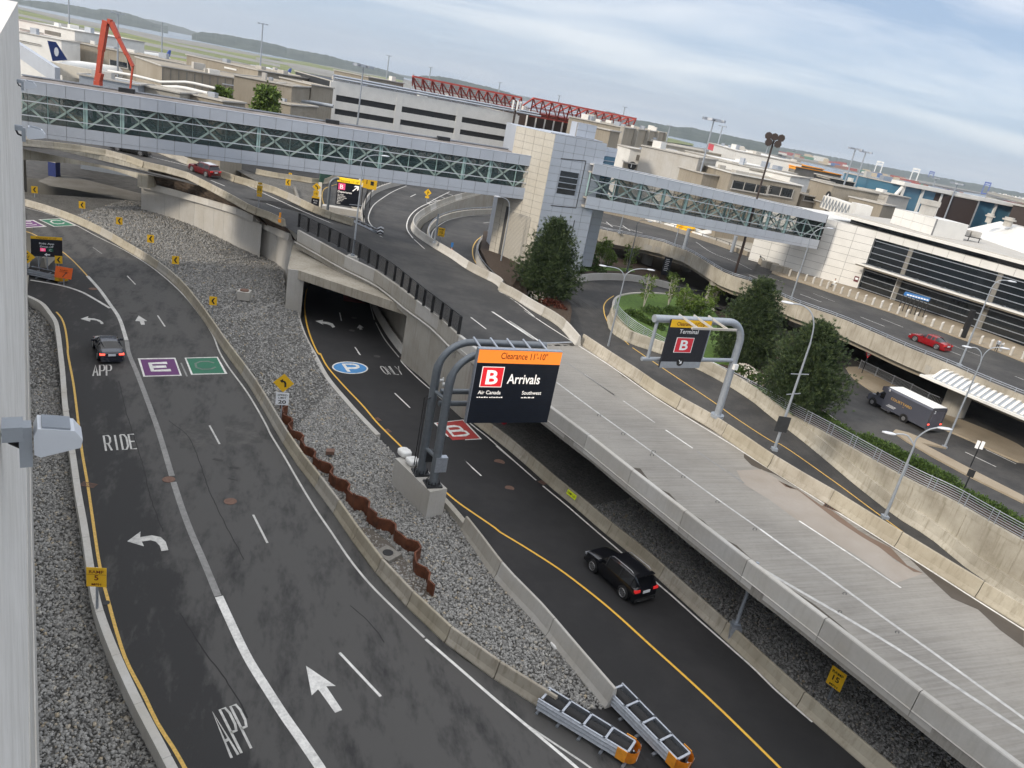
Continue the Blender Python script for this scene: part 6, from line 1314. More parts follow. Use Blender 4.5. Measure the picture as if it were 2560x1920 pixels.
for i, (x, y, w_, fy) in enumerate(((268,117,22,150), (250,175,36,225))):
 s = Sign('F', (x, fy), 3.3, ['small yellow chevron on the far pale barrier wall', 'larger yellow chevron standing in the lower gravel lot'][i], 0, top=(x, y)); s.rect(x, y, w_, w_*1.3, 'yellow'); s.shape([(-x_, y_) for x_, y_ in CHEV] if i == 0 else CHEV, k=.95)
s = Sign('F', (1345,345), ZD, 'yellow side road diamond over a small plate by the hatched bend', 0, top=(1358,250)); s.rect(1357,257,40,40,'yellow',r=45); s.X, s.Y = s.pl.d, UP; s.shape([(-.1,-.75),(.12,-.75),(.12,-.1),(.6,-.1),(.6,.1),(.12,.1),(.12,.75),(-.1,.75)]); s.rect(1350,293,30,14,'yellow')
s = Sign('F', (1448,685), 3.3, 'yellow RAMP 15 sign behind the pale barrier of the merge', -10, top=(1470,560)); s.rect(1468,570,52,66,'yellow'); s.text('RAMP', .45, .3, ww=1.4); s.text('15', -.35, .55, ww=.9); s.text('MPH', -.88, .2, ww=1)
s = Sign('K', (1665,335), z_arr, 'yellow 11-10 clearance diamond behind the left edge of the big sign', 0, top=(1680,180)); s.rect(1677,190,54,54,'yellow',r=45); s.X, s.Y = s.pl.d, UP; s.text('11-10', -.15, .5, ww=1.3); s.shape([(-.2,.5),(.2,.5),(0,.9)]); s.shape([(-.2,-.35),(.2,-.35),(0,-.8)])
s = Sign('I', (930,1050), ZG+.15, 'red and white yield triangle on a dark pole at the railing end', 0, top=(985,900), mk='dark'); s.rect(983,912,4,4,'dark'); s.w = s.h = 23*s.k; s.shape([(-1,.9),(1,.9),(0,-.9)], 'red_sign', .05); s.shape([(-.5,.6),(.5,.6),(0,-.32)], 'sign_white', .06)
s = Sign('M', (1788,210), ZG+.15, 'two narrow white plates on a dark pole on the traffic island', 0, top=(1862,20), mk='dark'); s.rect(1848,35,20,56,'sign_white',dx=-.18); s.rect(1872,38,20,56,'sign_white',dx=.18)
s = Sign('M', (1726,415), ZG+.1, 'dark plate seen from behind on a dark pole beside the hedge', 0, top=(1795,255), mk='dark'); s.rect(1795,262,42,52,'dark')
s = Sign('C', (1293,1590), 1.2, 'tall dark blue directory sign with white lines below the elevated roadway', 0, top=(1330,1410), mk='dark'); s.rect(1350,1472,58,140,'panel_black',dx=.5);
for k in range(7): s.shape([(-.6,.72-k*.2),(.5 if k % 2 else .3,.72-k*.2),(.5 if k % 2 else .3,.78-k*.2),(-.6,.78-k*.2)], 'sign_white', dx=.5)
s = Sign('G', (640,275), 3.4, 'small grey sign plate on a leaning post by the loop parapet', 0, top=(655,225)); s.rect(653,238,16,32,'conc_new')
s = Sign('F', (1540,735), ZD, 'small blue marker above a red and white sleeve on the merge barrier', 0, top=(1553,660)); s.rect(1553,670,18,34,'blue_roof'); s.rect(1543,715,16,28,'orange_sign'); s.rect(1543,712,17,8,'sign_white', .07)
s = Sign('F', (185,500), zo(z_ramp, .3), 'orange flagged work marker beside the upper ramp barrier', 0, top=(185,430)); s.rect(185,435,14,40,'orange'); s.rect(190,480,22,26,'orange')
f = pw('L', 628, 428, zo(z_arr, .62)); i = min(range(len(AR)), key=lambda i: (AR[i]-f).length); d = (AR[i+1]-AR[i-1]).normalized(); d = -d if d.x < 0 else d; nn_ = V((-d.y, d.x, 0)); nn_ = nn_ if nn_.dot(-f) > 0 else -nn_
f = V((AR[i].x, AR[i].y, z_arr(AR[i].x, AR[i].y)+.6))+nn_*.17; e = empty('ramp_sticker', f, 0, 'fluorescent RAMP 1-D sticker on the jersey barrier ahead of the dark car', 'sticker')
M['fluo'] = plain('fluorescent_yellow', (.75, .85, .02), .5); g = MB(); g.obox(f, d*.55, nn_*.008, UP*.17+nn_*-.05); g.build('plate', M['fluo'], e); text_on(e, 'RAMP 1-D', f+nn_*.03-UP*.1, d, UP, .2, 'black', .9, .01, True)
f = pw('K', 1952, 592, z_arr); g = MB(); g.cyl(f, .14, .55, 12); g.cyl(f+UP*.55, .17, .05, 12); g.cyl(f+UP*.6, .1, .12, 12, r2=.03); g.tube([f+V((-.24, 0, .38)), f+V((.24, 0, .38))], .07, 8); g.build('hydrant', M['red_sign'], None, 'red hydrant in the gravel below the right end of the big sign', 'hydrant')
# -- street lamps
def ptat(f, c, x, y):
 """point at the pole's own range seen at that pixel"""
 r = ray(*px(c, x, y)); t = math.hypot(f.x, f.y)/math.hypot(r.x, r.y); return CAM+r*t
def lamp(c, foot, z, path, heads, label, r0=.11, r1=.06, mk='steel', group='street lamps', base=True, cat_='street lamp', name='street_lamp', hs=1.0):
 """path: pixels up the pole ending where the arms leave; heads: list of arm pixel paths"""
 f = pw(c, *foot, z); e = empty(name, f, 0, label, cat_, group); tp = ptat(f, c, *path[-1]); top = V((f.x, f.y, tp.z))
 g = MB(); g.tube([f, f.lerp(top, .5), top], [r0, (r0+r1)/2, r1], 10); g.build('pole', M[mk], e)
 if base: g = MB(); g.box(f.x-.2, f.x+.2, f.y-.2, f.y+.2, f.z-.02, f.z+.18); g.build('base', M[mk], e)
 for arm in heads:
  pts = [top]+[ptat(f, c, *a) for a in arm]; pts = cat(pts, .25) if len(pts) > 2 else pts; g = MB(); g.tube(pts, r1*.8, 8); g.build('arm', M[mk], e)
  d = (pts[-1]-pts[-3]).normalized() if len(pts) > 3 else (pts[-1]-pts[0]).normalized(); d.z *= .3; d.normalize(); n_ = V((-d.y, d.x, 0)).normalized(); a = pts[-1]
  g = MB(); hl = .38*hs; cs = [(-.15,.3),(0,.75),(.25,1),(.7,.95),(1.0,.5)]; vs = []
  for t, k in cs:
   for q in range(10): an = 2*math.pi*q/10; vs.append(a+d*(t*hl*1.9)+n_*(math.cos(an)*.17*k*hs)+UP*(math.sin(an)*.09*k*hs))
  fs = [(i*10+q, (i+1)*10+q, (i+1)*10+(q+1) % 10, i*10+(q+1) % 10) for i in range(4) for q in range(10)]+[tuple(range(10)), tuple(range(49, 39, -1))]
  g.add(vs, fs, 0, True); g.build('lamp_head', M['metal_white'], e)
 return e, f
e, f = lamp('B', (765,1830), 5.6, [(812,1160)], [[(830,1100), (870,1055), (930,1037), (1000,1040)]], 'tall curved street lamp on the ramp parapet in front of the footbridge')
g = MB(); g.box(f.x-.55, f.x+.55, f.y-.55, f.y+.55, 3.6, 5.6); g.build('lamp_base', M['conc_new'], None, 'square concrete lamp base bulging from the ramp parapet', 'lamp base')
for y_ in (1425, 1520): a = ptat(f, 'B', 738, y_); b2 = ptat(f, 'B', 838, y_+10); g = MB(); g.bar(a, b2, .05); g.build('bracket', M['galv'], e)
lamp('G', (880,860), 1.4, [(1015,300)], [[(1000,255), (960,225), (900,212), (868,208)], [(1035,265), (1080,238), (1140,228), (1200,232)]], 'double arm street lamp left of the Terminal B sign')
e, f = lamp('W', (1672,972), ZD+.9, [(1750,740)], [[(1758,700), (1752,675), (1735,660), (1712,656)]], 'curved street lamp with a small solar panel before the right pine')
g = MB(); a = ptat(f, 'I', 308, 1450); g.obox(a-V((f.x, f.y, 0)).normalized()*.2, V((.52, -.2, .1)).normalized()*.42, V((f.x, f.y, 0)).normalized()*.03, (0, 0, .58)); g.build('solar_panel', M['dark'], e)
for x0, y0, x1, y1 in ((370,1057,512,1062), (335,1220,447,1212)): g = MB(); g.bar(ptat(f, 'I', x0, y0), ptat(f, 'I', x1, y1), .05); g.build('bracket', M['galv'], e)
lamp('M', (1110,615), ZD+.2, [(1330,40)], [[(1322,5), (1300,-30), (1250,-48), (1190,-45)], [(1355,0), (1400,-45), (1470,-85), (1540,-98)]], 'double arm street lamp before the railing at the lower right')
lamp('I', (1582,1640), ZG, [(1860,970)], [[(1875,900), (1860,870), (1830,850), (1790,850)], [(1890,915), (1930,870), (1975,850), (2030,850)]], 'double arm street lamp on the sandy island behind the shuttle')
e, f = lamp('I', (370,470), ZU+1, [(500,60)], [[(525,-20), (560,-65), (600,-88), (660,-95)]], 'single arm street lamp on the elevated roadway at the right footbridge end')
lamp('I', (1700,990), ZU+1, [(1930,440)], [[(1950,390), (1985,340), (2030,318), (2090,322)]], 'tall single arm street lamp on the elevated roadway near the red sedan')
lamp('C', (1035,1510), 2.4, [(1105,1200)], [[(1112,1150), (1130,1115), (1160,1105), (1200,1115)]], 'dark curved street lamp rising from the planting by the viaduct', mk='gantry')
lamp('C', (20,1530), 3.2, [(95,1080)], [[(105,1010), (100,960), (70,935), (30,925)]], 'curved street lamp standing in front of the beige tower base')
lamp('C', (470,1260), 3.9, [(472,1130)], [[(480,1090), (510,1060), (560,1050), (650,1062)]], 'small curved street lamp behind the tall pine', r0=.08)
lamp('C', (972,1212), ZU+1, [(1000,1070)], [], 'straight grey pole on the near parapet between tower and trees', group=None, cat_='pole', name='pole')
lamp('C', (1408,1310), ZU+1, [(1442,1155)], [], 'straight grey pole on the viaduct parapet left of the bridge column', group=None, cat_='pole', name='pole')
lamp('F', (1408,655), ZD+.9, [(1436,425)], [], 'square grey pole without a lamp on the merge barrier', group=None, cat_='pole', name='pole', r0=.13, r1=.12)
lamp('L', (1895,1460), .8, [(2062,965)], [], 'square grey pole without a lamp on the jersey barrier at lower right', group=None, cat_='pole', name='pole', r0=.1, r1=.09)
f = pw('L', 1890, 1480, .8); g = MB(); g.box(f.x-.28, f.x+.28, f.y-.3, f.y+.3, .0, .95); g.build('pole_clamp', M['galv'], None, 'grey metal box clamping the pole on the jersey barrier', 'clamp')
def mast(c, fx, fy, tx, ty, dist, lab, heads=6, mk='steel', hr=1.2, hs=.35, r=.28):
 d = ray(*px(c, fx, fy)); q = CAM+d*(dist/math.hypot(d.x, d.y)); f = V((q.x, q.y, -4 if q.z > -4 else q.z)); top = ptat(f, c, tx, ty)
 e = empty('light_mast', f, 0, lab, 'light mast', 'high light masts'); g = MB(); g.tube([f, V((f.x, f.y, top.z))], [r, r*.55], 8); g.build('pole', M[mk], e)
 g = MB(); T_ = V((f.x, f.y, top.z))
 for k in range(heads):
  a = 2*math.pi*(k+.3)/heads; o = V((math.cos(a), math.sin(a), 0)); g.bar(T_, T_+o*hr, .12); g.obox(T_+o*hr+UP*.1, o*hs, V((-o.y, o.x, 0))*hs, UP*hs*.45)
 g.build('floodlights', M['dark' if mk == 'rust' else 'galv'], e)
ML = [('A',547,215,543,-60,330,'pole at the far left whose top leaves the picture',4), ('A',930,530,932,108,250,'leftmost full light mast behind the orange boom',4), ('A',1277,450,1284,178,520,'second light mast right of the orange boom',4), ('A',2050,620,2080,192,300,'light mast above the left part of the airfield buildings',4),
  ('B',800,790,848,335,190,'large light mast in front of the white parking garage',8), ('B',1030,438,1050,252,520,'light mast beyond the beige block at the garage top',4), ('B',1365,465,1380,345,620,'light mast behind the left end of the red trusses',4), ('B',1240,445,1248,398,900,'tiny light mast left of the one behind the red trusses',4), ('B',1912,560,1922,462,620,'light mast behind the middle of the red trusses',4),
  ('C',485,210,498,123,650,'light mast over the right part of the red trusses',4), ('C',1000,300,1017,215,560,'light mast behind the right end of the red trusses',5), ('C',1040,345,1052,300,700,'small light mast beside the end of the red trusses',4), ('C',1340,510,1370,362,420,'light mast right of the beige fluted block',5),
  ('C',1595,800,1716,318,175,'tallest light mast above the white rooftops',8), ('C',1735,575,1788,367,330,'light mast just right of the tallest one',6), ('D',742,970,880,548,200,'left of two tall masts over the right terminals',6), ('D',856,890,958,572,230,'right of two tall masts over the right terminals',6),
  ('D',1590,1070,1683,822,230,'light mast in front of the blue glass hall',5), ('D',1480,880,1512,778,330,'light mast behind the blue glass hall roof',5), ('D',370,672,400,560,420,'thin mast between dark floodlight pole and twin masts',4), ('D',150,660,182,515,420,'thin mast behind the dark floodlight pole',4)]
for c, fx, fy, tx, ty, ds, lab, hd in ML:
 mast(c, fx, fy, tx, ty, ds, lab, hd, hr=1.3 if hd < 8 else 1.9, hs=.4 if hd < 8 else .55, r=.22*ds/250+.12)
f = dep('D', 105, 925, 118); f.z = 6; tt = ptat(f, 'D', 240, 470); e = empty('floodlight_pole', f, 0, 'dark brown pole with five boxy floodlights behind the sloping footbridge', 'floodlight pole'); M['brown'] = plain('brown_paint', (.035, .022, .018), .5)
g = MB(); T_ = V((f.x, f.y, tt.z)); g.tube([f, T_], [.2, .13], 8); g.build('pole', M['brown'], e)
for x, y in ((195,440), (243,450), (295,460), (195,493), (267,507)):
 h = ptat(f, 'D', x, y); g = MB(); g.bar(V((T_.x, T_.y, tt.z-.2)), h, .08); n_ = (-V((f.x, f.y, 0))).normalized(); g.tube([h-n_*.35, h+n_*.1, h+n_*.45], [.3, .55, .5], 8, sm=False); g.build('floodlight', M['brown'], e)
# -- crash cushions
def cushion(c, tail, nose, z, wid, label, nosemk='orange', bays=4, hgt=.74, chev=True, flipnose=False):
 a = pw(c, *tail, z); b2 = pw(c, *nose, z); d = (b2-a).normalized(); n_ = V((-d.y, d.x, 0)); L = (b2-a).length; e = empty('crash_cushion', a, 0, label, 'crash cushion', 'crash cushions at barrier ends'); w = wid/2
 for s_ in (-1, 1):
  g = MB(); prof = [(0,.14),(.08,.2),(0,.3),(.08,.4),(0,.5),(.08,.6),(0,.68),(.05,hgt),(-.03,hgt),(-.03,.14)]
  for i in range(bays):
   k = .02*(bays-i); pts = [a+d*(L*i/bays-.12)+n_*s_*(w+k), a+d*(L*(i+1)/bays)+n_*s_*(w+k-.01)]; g.sweep(pts, [(s_*x, y) for x, y in prof])
  g.build('side_rail', M['galv'], e)
 for i in range(bays+1): g = MB(); p = a+d*(L*i/bays); g.bar(p-n_*w+UP*(hgt-.03), p+n_*w+UP*(hgt-.03), .1, .08); g.bar(p-n_*w*.8+UP*.02, p-n_*w*.8+UP*hgt, .08); g.bar(p+n_*w*.8+UP*.02, p+n_*w*.8+UP*hgt, .08); g.bar(p-n_*(w+.25)+UP*.04, p+n_*(w+.25)+UP*.04, .12, .07); g.build('cross_frame', M['galv'], e)
 for i in range(bays): g = MB(); p = a+d*(L*(i+.08)/bays); q = a+d*(L*(i+.92)/bays); r = w*.86; g.tube([p+UP*.42, p.lerp(q, .5)+UP*.42, q+UP*.42], r, 18); g.build('absorber', M['rubber'], e)
 g = MB(); N_ = 12; vs = []
 for k in range(N_+1):
  an = math.pi*k/N_; o = n_*math.cos(an)*(w+.08)+d*(math.sin(an)*.38); vs += [b2+o+UP*.2, b2+o+UP*(hgt+.03)]
 for k in range(N_): g.add([vs[2*k], vs[2*k+2], vs[2*k+3], vs[2*k+1]], [(0, 1, 2, 3), (3, 2, 1, 0)], 0)
 for s_ in (-1, 1): g.sweep([b2-d*.45+n_*s_*(w+.1), b2+n_*s_*(w+.1)], [(0,.2),(0,hgt+.04),(s_*.03,hgt+.04),(s_*.03,.2)])
 no = g.build('nose', M[nosemk], e)
 if chev:
  for k in range(4):
   g = MB(); q = b2+d*.40; s0 = -w+k*w*.5; g.add([q+n_*s0+UP*.25-d*abs(s0/w)**2*.3, q+n_*(s0+w*.25)+UP*.25-d*abs((s0+w*.25)/w)**2*.3, q+n_*(s0+w*.25+.12)+UP*hgt-d*.25*abs((s0+w*.25)/w)**2, q+n_*(s0+.12)+UP*hgt-d*.3*abs(s0/w)**2], [(0,1,2,3),(3,2,1,0)]); g.build('stripe', M['sign_white' if k % 2 else 'black'], no)
 return e, a, d, n_
cushion('Q', (370,1160), (1040,1575), 0, .74, 'left steel crash cushion with orange nose at the end of the precast barriers')
cushion('Q', (925,1105), (1450,1650), 0, .74, 'right steel crash cushion with orange nose at the end of the tall barriers')
cushion('E', (235,905), (500,965), 0, .95, 'crash cushion with yellow nose below the Ride App board', 'yellow', 3, chev=False)
e, a, d, n_ = cushion('F', (790,520), (960,600), ZD+.02, .9, 'crash cushion with black and white chevron face at the fork', 'galv', 4, chev=False)
g = MB(); q = a+d*((pw('F', 960, 600, ZD)-a).length+.62); q.z = ZD;
for k in range(6):
 for s_ in (-1, 1): g.add([q+UP*(.15+k*.22), q+n_*s_*.5+UP*(-.05+k*.22), q+n_*s_*.5+UP*(.17+k*.22), q+UP*(.37+k*.22)], [(0,1,2,3),(3,2,1,0)], k % 2)
g.build('chevron_face', [M['black'], M['sign_white']], e)
g = MB(); a = pw('E', 340, 850, 0); b2 = pw('E', 420, 770, 0); g.sweep([a, b2], [(-.3,0),(-.2,.3),(-.1,1.0),(.1,1.0),(.2,.3),(.3,0)]); g.build('wedge_barrier', M['conc'], None, 'short concrete barrier end behind the left crash cushion', 'barrier')
# -- rusty sheet piles
pl_ = cat(PL(['K', (215,430), (228,520), (262,600), (300,670), (370,745), (440,850), (530,930), (600,1020), (690,1120), (790,1225), (900,1330), (1040,1430), (1160,1520), (1250,1600), 'O', (1290,130), (1350,215), (1420,280)], 0), .25)
e = empty('sheet_piles', pl_[0], 0, 'line of rusty corrugated sheet piles between the precast barriers and the gravel', 'sheet piling')
N_ = normals2(pl_); step_ = 10; zz = []
for i, p in enumerate(pl_): k = [0, .0, .2, .4, .4, .4, .2, 0, 0, 0][i % 10]; zz.append(p+N_[i]*(k-.2))
for i in range(0, len(zz)-1, step_):
 sg_ = zz[i:i+step_+1]
 if len(sg_) < 3: break
 h = random.uniform(.7, 1.05)*(1.0 if i > 40 else .8); g = MB(); g.sweep(sg_, [(-.05,-.3),(-.05,h),(.05,h),(.05,-.3)]); g.build('pile', M['rust'], e)
f = pw('K', 585, 800, .05); g = MB(); g.obox(f+UP*.12, (.28, .05, .03), (-.05, .24, 0), (0, 0, .13)); g.build('rusty_box', M['rust_cover'], None, 'small square rusty box sitting in the median gravel', 'box')
f = pw('K', 1040, 1600, .1); g = MB(); g.obox(f, (.5, -.3, 0), (.28, .45, 0), (0, 0, .12)); g.cyl(f+UP*.12, .3, .03, 16, 1); g.build('concrete_pad', [M['conc_dark'], M['rubber']], None, 'dark concrete pad with round lid between barrier and sheet piles', 'pad')
sheet('soil', ['K', (820,1380), (900,1390), (1050,1500), (1180,1640), 'O', (1330,180), (1420,290), (1300,290), (1150,150), (1010,0), 'K', (950,1560)], .03, concrete('wet_soil', (.12, .105, .09), .5, streak=False), kind='structure')
e = pw('E', 1928, 1090, 0); g = MB(); g.obox(e+UP*.35, (.62, .1, 0), (-.1, .62, 0), (0, 0, .45)); ee = g.build('manhole_riser', M['conc_new'], None, 'square concrete manhole riser with a rusty round lid in the gravel', 'manhole riser', loc=e); g = MB(); g.cyl(e+UP*.8, .45, .12, 20); g.build('lid', M['rust_cover'], ee)
e = pw('A', 430, 1390, .35); g = MB(); g.box(e.x-.6, e.x+.6, e.y-.6, e.y+.6, .35, 2.5); ee = g.build('portable_toilet', M['blue_dark'], None, 'dark blue portable toilet under the ramp bridge', 'portable toilet', loc=e); g = MB(); g.box(e.x-.65, e.x+.65, e.y-.65, e.y+.65, 2.5, 2.65); g.build('roof', M['conc_new'], ee)
# -- garage wall beside the camera
Zt = 24.6
e = empty('garage_wall', wl(0, -.35, 0), 0, 'pale concrete outer wall of the parking garage filling the left edge', 'wall')
def wbox(g, t0, t1, o0, o1, z0, z1): g.obox(wl((t0+t1)/2, (o0+o1)/2, (z0+z1)/2)+UP*0, wd*(t1-t0)/2, wn*(o1-o0)/2, UP*(z1-z0)/2)
m, nt, b = mat('garage_concrete'); p_ = pos(nt); c_ = ramp(nt, noise(nt, 1.2, 7, .7, p_), .3, .7, (.56, .54, .50), (.78, .76, .73)); c_ = mix(nt, mth(nt, 'MULTIPLY', ramp(nt, noise(nt, 24, 4, .7, p_), .55, .7, (0,0,0), (1,1,1)), .5), c_, (.75, .72, .68)); nt.links.new(c_, b.inputs['Base Color']); b.inputs['Roughness'].default_value = .9; bump(nt, b, noise(nt, 20, 5, .7, p_), .3, .01); M['garage'] = m
g = MB(); wbox(g, -8, 93, -2.5, -.36, 0, Zt-1); g.build('wall_face', M['garage'], e)
g = MB(); wbox(g, -8, 92.98, -.36, -.30, 3, 7); wbox(g, -8, 92.96, -.36, -.28, 10.0, 13.5); g.build('spandrel', M['conc_white'], e)
g = MB(); wbox(g, -8, 92.9, -2.4, -.2, 17.2, Zt); g.build('parapet', M['garage'], e)
def flood(t, lab, s=1.0):
 e = empty('floodlight', wl(t, -.2, 22.4), 0, lab, 'floodlight', 'floodlights bracketed to the garage wall')
 b0_ = lambda x, y, z: wl(t+x*s, -.19+y*s, 22.45+z*s)
 g = MB(); g.obox(b0_(0, .10, .08), wd*.08, wn*.10*s, UP*.05); g.obox(b0_(-.02, .22, -.1), wd*.055, wn*.035, UP*.14); g.build('bracket', M['steel'], e)
 g = MB(); prof = [(.30,.06),(.34,.16),(.70,.10),(.78,-.02),(.76,-.12),(.36,-.20),(.30,-.16)]; vs = []
 for x in (-.19, .19):
  for (y, z) in prof: vs.append(b0_(x*(.9 if y > .6 else 1), y, z))
 n = len(prof); g.add(vs, [(k, (k+1) % n, n+(k+1) % n, n+k) for k in range(n)]+[tuple(range(n))[::-1], tuple(range(n, 2*n))]); g.build('housing', M['metal_white'], e)
 g = MB()
 for k in range(15): x = -.15+k*.3/14; g.bar(b0_(x, .38, .162), b0_(x, .66, .118), .008, .02)
 g.build('fins', M['steel'], e); g = MB(); g.tube([b0_(.0, .02, .03), b0_(.1, .08, -.12), b0_(.0, .2, -.15)], .02, 6); g.build('cable', M['black'], e)
flood(5.15, 'large grey ribbed floodlight bracketed to the garage wall nearest the camera', .56)
flood(19.5, 'small grey floodlight on the garage wall just below the footbridge end', .7); flood(31, 'smallest grey floodlight on the garage wall at the footbridge cladding', .7)
# -- vehicles
def paint(name, col, metal=.3): return plain(name, col, .22, metal, .02, 1, .5, .8)
M['tail'] = emis('tail_light', (.6, .02, .02), .35); M['tail_on'] = emis('tail_light_on', (1, .08, .05), 1.6); M['chrome'] = plain('chrome', (.55, .55, .57), .2, .9); M['plate'] = plain('number_plate', (.75, .77, .8), .5); M['rim'] = plain('alloy_rim', (.42, .42, .43), .3, .8); M['head'] = plain('head_lamp', (.3, .31, .33), .1)
def car(name, label, c, rearw, frontw, z, L, W, Ht, body, kind='sedan', side=1, light='tail', glassm='glass_car', cat_='car', wb=.58, tr=.33, roofm=None):
 """rearw / frontw: ground pixels of the two near-side wheels; side=+1 when those are the car's left wheels"""
 a = pw(c, *rearw, z); b2 = pw(c, *frontw, z); d = (b2-a).normalized(); yaw = math.atan2(d.y, d.x); n_ = V((-d.y, d.x, 0)); WB = L*wb
 ctr = (a+b2)/2-n_*side*(W/2-.1); pitch = math.atan2((b2-a).z, V((b2.x-a.x, b2.y-a.y, 0)).length)
 e = empty(name, ctr, 0, label, cat_, None); e.rotation_euler = (0, -pitch, yaw)
 hx = L/2
 if kind == 'suv': S = [(-1,.55,.62,.84,0),(-.985,.72,1.0,.92,0),(-.90,.92,1.28,.90,1),(-.66,.98,1.0,.985,1),(-.2,1,1,.98,1),(.12,1,1.0,.97,1),(.40,1,.0,.955,0),(.62,1,0,.905,0),(.86,.96,0,.80,0),(.97,.88,0,.68,0),(1,.80,0,.5,0)]
 bl_ = .60*Ht; zb = .17*Ht/1.7
 def sec(x, w, belt, top, wt):
  """half section points"""
  h = w*W/2; P_ = [(h*.90, zb), (h*.985, zb+.22), (h, belt*.72), (h*.97, belt)]
  if top > belt+.05: P_ += [(h*wt, top-.09), (h*wt*.86, top-.015), (0, top+.02)]
  else: P_ += [(h*.80, belt+.05), (h*.5, belt+.075), (0, belt+.085)]
  return [(x*hx, y, zz_) for y, zz_ in P_]
 if kind == 'suv': st = [(-1,.86,.50*Ht,0,.8),(-.975,.93,.56*Ht,0,.8),(-.93,.97,.60*Ht,0,.8),(-.80,.985,.62*Ht,Ht*.97,.76),(-.45,1,.615*Ht,Ht,.77),(0,1,.60*Ht,Ht*.99,.78),(.14,1,.595*Ht,Ht*.96,.77),(.42,.99,.58*Ht,0,.8),(.70,.97,.56*Ht,0,.8),(.90,.92,.51*Ht,0,.8),(1,.80,.38*Ht,0,.8)]
 else: st = [(-1,.84,.52*Ht,0,.8),(-.96,.92,.62*Ht,0,.8),(-.72,.97,.66*Ht,0,.8),(-.42,.99,.66*Ht,Ht*.95,.74),(-.2,1,.655*Ht,Ht,.75),(.05,1,.645*Ht,Ht*.985,.75),(.42,.99,.62*Ht,0,.8),(.70,.97,.575*Ht,0,.8),(.90,.91,.50*Ht,0,.8),(1,.78,.37*Ht,0,.8)]
 rows = []
 for s in st: h_ = sec(*s); rows.append(h_+[(x, -y, zz_) for x, y, zz_ in h_[-2::-1]])
 g, gg = MB(), MB(); n = len(rows[0]); cab = [s[3] > 0 for s in st]
 for i in range(len(rows)-1):
  for k in range(n-1):
   q = [rows[i][k], rows[i+1][k], rows[i+1][k+1], rows[i][k+1]]; q = q[::-1]
   kk = min(k, n-2-k); glass = False
   if cab[i] and cab[i+1]: glass = kk == 3
   elif cab[i] != cab[i+1]: glass = kk >= 3
   (gg if glass else g).add(q, [(0, 1, 2, 3)], 0, False)
 g.add(rows[0], [tuple(range(n))], 0); g.add(rows[-1], [tuple(range(n))[::-1]], 0)
 g.add([rows[0][0], rows[0][-1], rows[-1][-1], rows[-1][0]], [(0, 1, 2, 3)], 0)
 def put(g, nm, mk, par=e, sm=None, ang=None):
  bm_ = g.build(nm, mk if not isinstance(mk, str) else M[mk]); bm_.parent = par
  return bm_
 bo = put(g, 'body', body); me = bo.data; bmh = __import__('bmesh').new(); bmh.from_mesh(me); __import__('bmesh').ops.remove_doubles(bmh, verts=bmh.verts, dist=.001); bmh.to_mesh(me); bmh.free()
 me.polygons.foreach_set('use_smooth', [True]*len(me.polygons)); me.set_sharp_from_angle(angle=R(32))
 if roofm:
  g = MB(); rz = Ht+.03; g.box(-.7*hx, -.1*hx, -W*.28, W*.28, Ht*.96, rz); put(g, 'roof_panel', roofm)
 put(gg, 'windows', glassm)
 xs = [i for i, q in enumerate(cab) if q]; x0, x1 = st[xs[0]][0]*hx, st[xs[-1]][0]*hx
 for s_ in (-1, 1):
  g = MB()
  for xx in (x0+.03, (x0*.55+x1*.45), x1-.02):
   tpz = Ht*.95; g.bar((xx, s_*W*.482, bl_+.05), (xx, s_*W*.375, tpz), .09, .05)
  put(g, 'pillar', body)
  g = MB(); yy = s_*W/2; xm = x1+.35; g.obox((xm, s_*(W/2+.12), bl_+.12), (.07, 0, 0), (0, .13, 0), (0, 0, .08)); put(g, 'mirror', body)
  g = MB(); g.obox((-hx*.965, s_*W*.37, Ht*.535), (.10, 0, 0), (0, W*.10, 0), (0, 0, Ht*.045)); put(g, 'tail_light', light)
  g = MB(); g.obox((hx*.93, s_*W*.36, Ht*.42), (.12, 0, 0), (0, W*.09, 0), (0, 0, .06)); put(g, 'headlight', 'head')
  for xx in (-WB/2-.02*L, WB/2-.0*L):
   rr = tr; g = MB(); g.tube([(xx, s_*(W/2-.30), rr), (xx, s_*(W/2+.012), rr)], rr+.07, 22, sm=False); put(g, 'wheel_arch', 'black')
   wh = empty('wheel', (xx, s_*(W/2-.09), rr)); wh.parent = e
   g = MB(); g.tube([(0, -.11, 0), (0, -.085, 0), (0, .085, 0), (0, .115, 0)], [rr-.03, rr, rr, rr-.03], 24); put(g, 'tyre', 'rubber', wh)
   g = MB(); o = s_*.118; g.tube([(0, 0, 0), (0, o, 0)], rr*.28, 12);
   for q in range(10): an = 2*math.pi*q/10; g.bar((0, o, 0), (math.cos(an)*rr*.68, o, math.sin(an)*rr*.68), .05, .02, up=(0, 1, 0))
   g.tube([(math.cos(an)*rr*.68, o, math.sin(an)*rr*.68) for an in [2*math.pi*q/20 for q in range(21)]], .025, 6); put(g, 'rim', 'rim', wh)
 g = MB(); g.obox((-hx-.0, 0, Ht*(.47 if kind == 'suv' else .5)), (.03, 0, 0), (0, .26, 0), (0, 0, .08)); put(g, 'number_plate', 'plate')
 for xx in (-.985, .97): g = MB(); g.obox((hx*xx, 0, .32), (.09, 0, 0), (0, W*.42, 0), (0, 0, .10)); put(g, 'bumper', 'black' if kind == 'suv' else body)
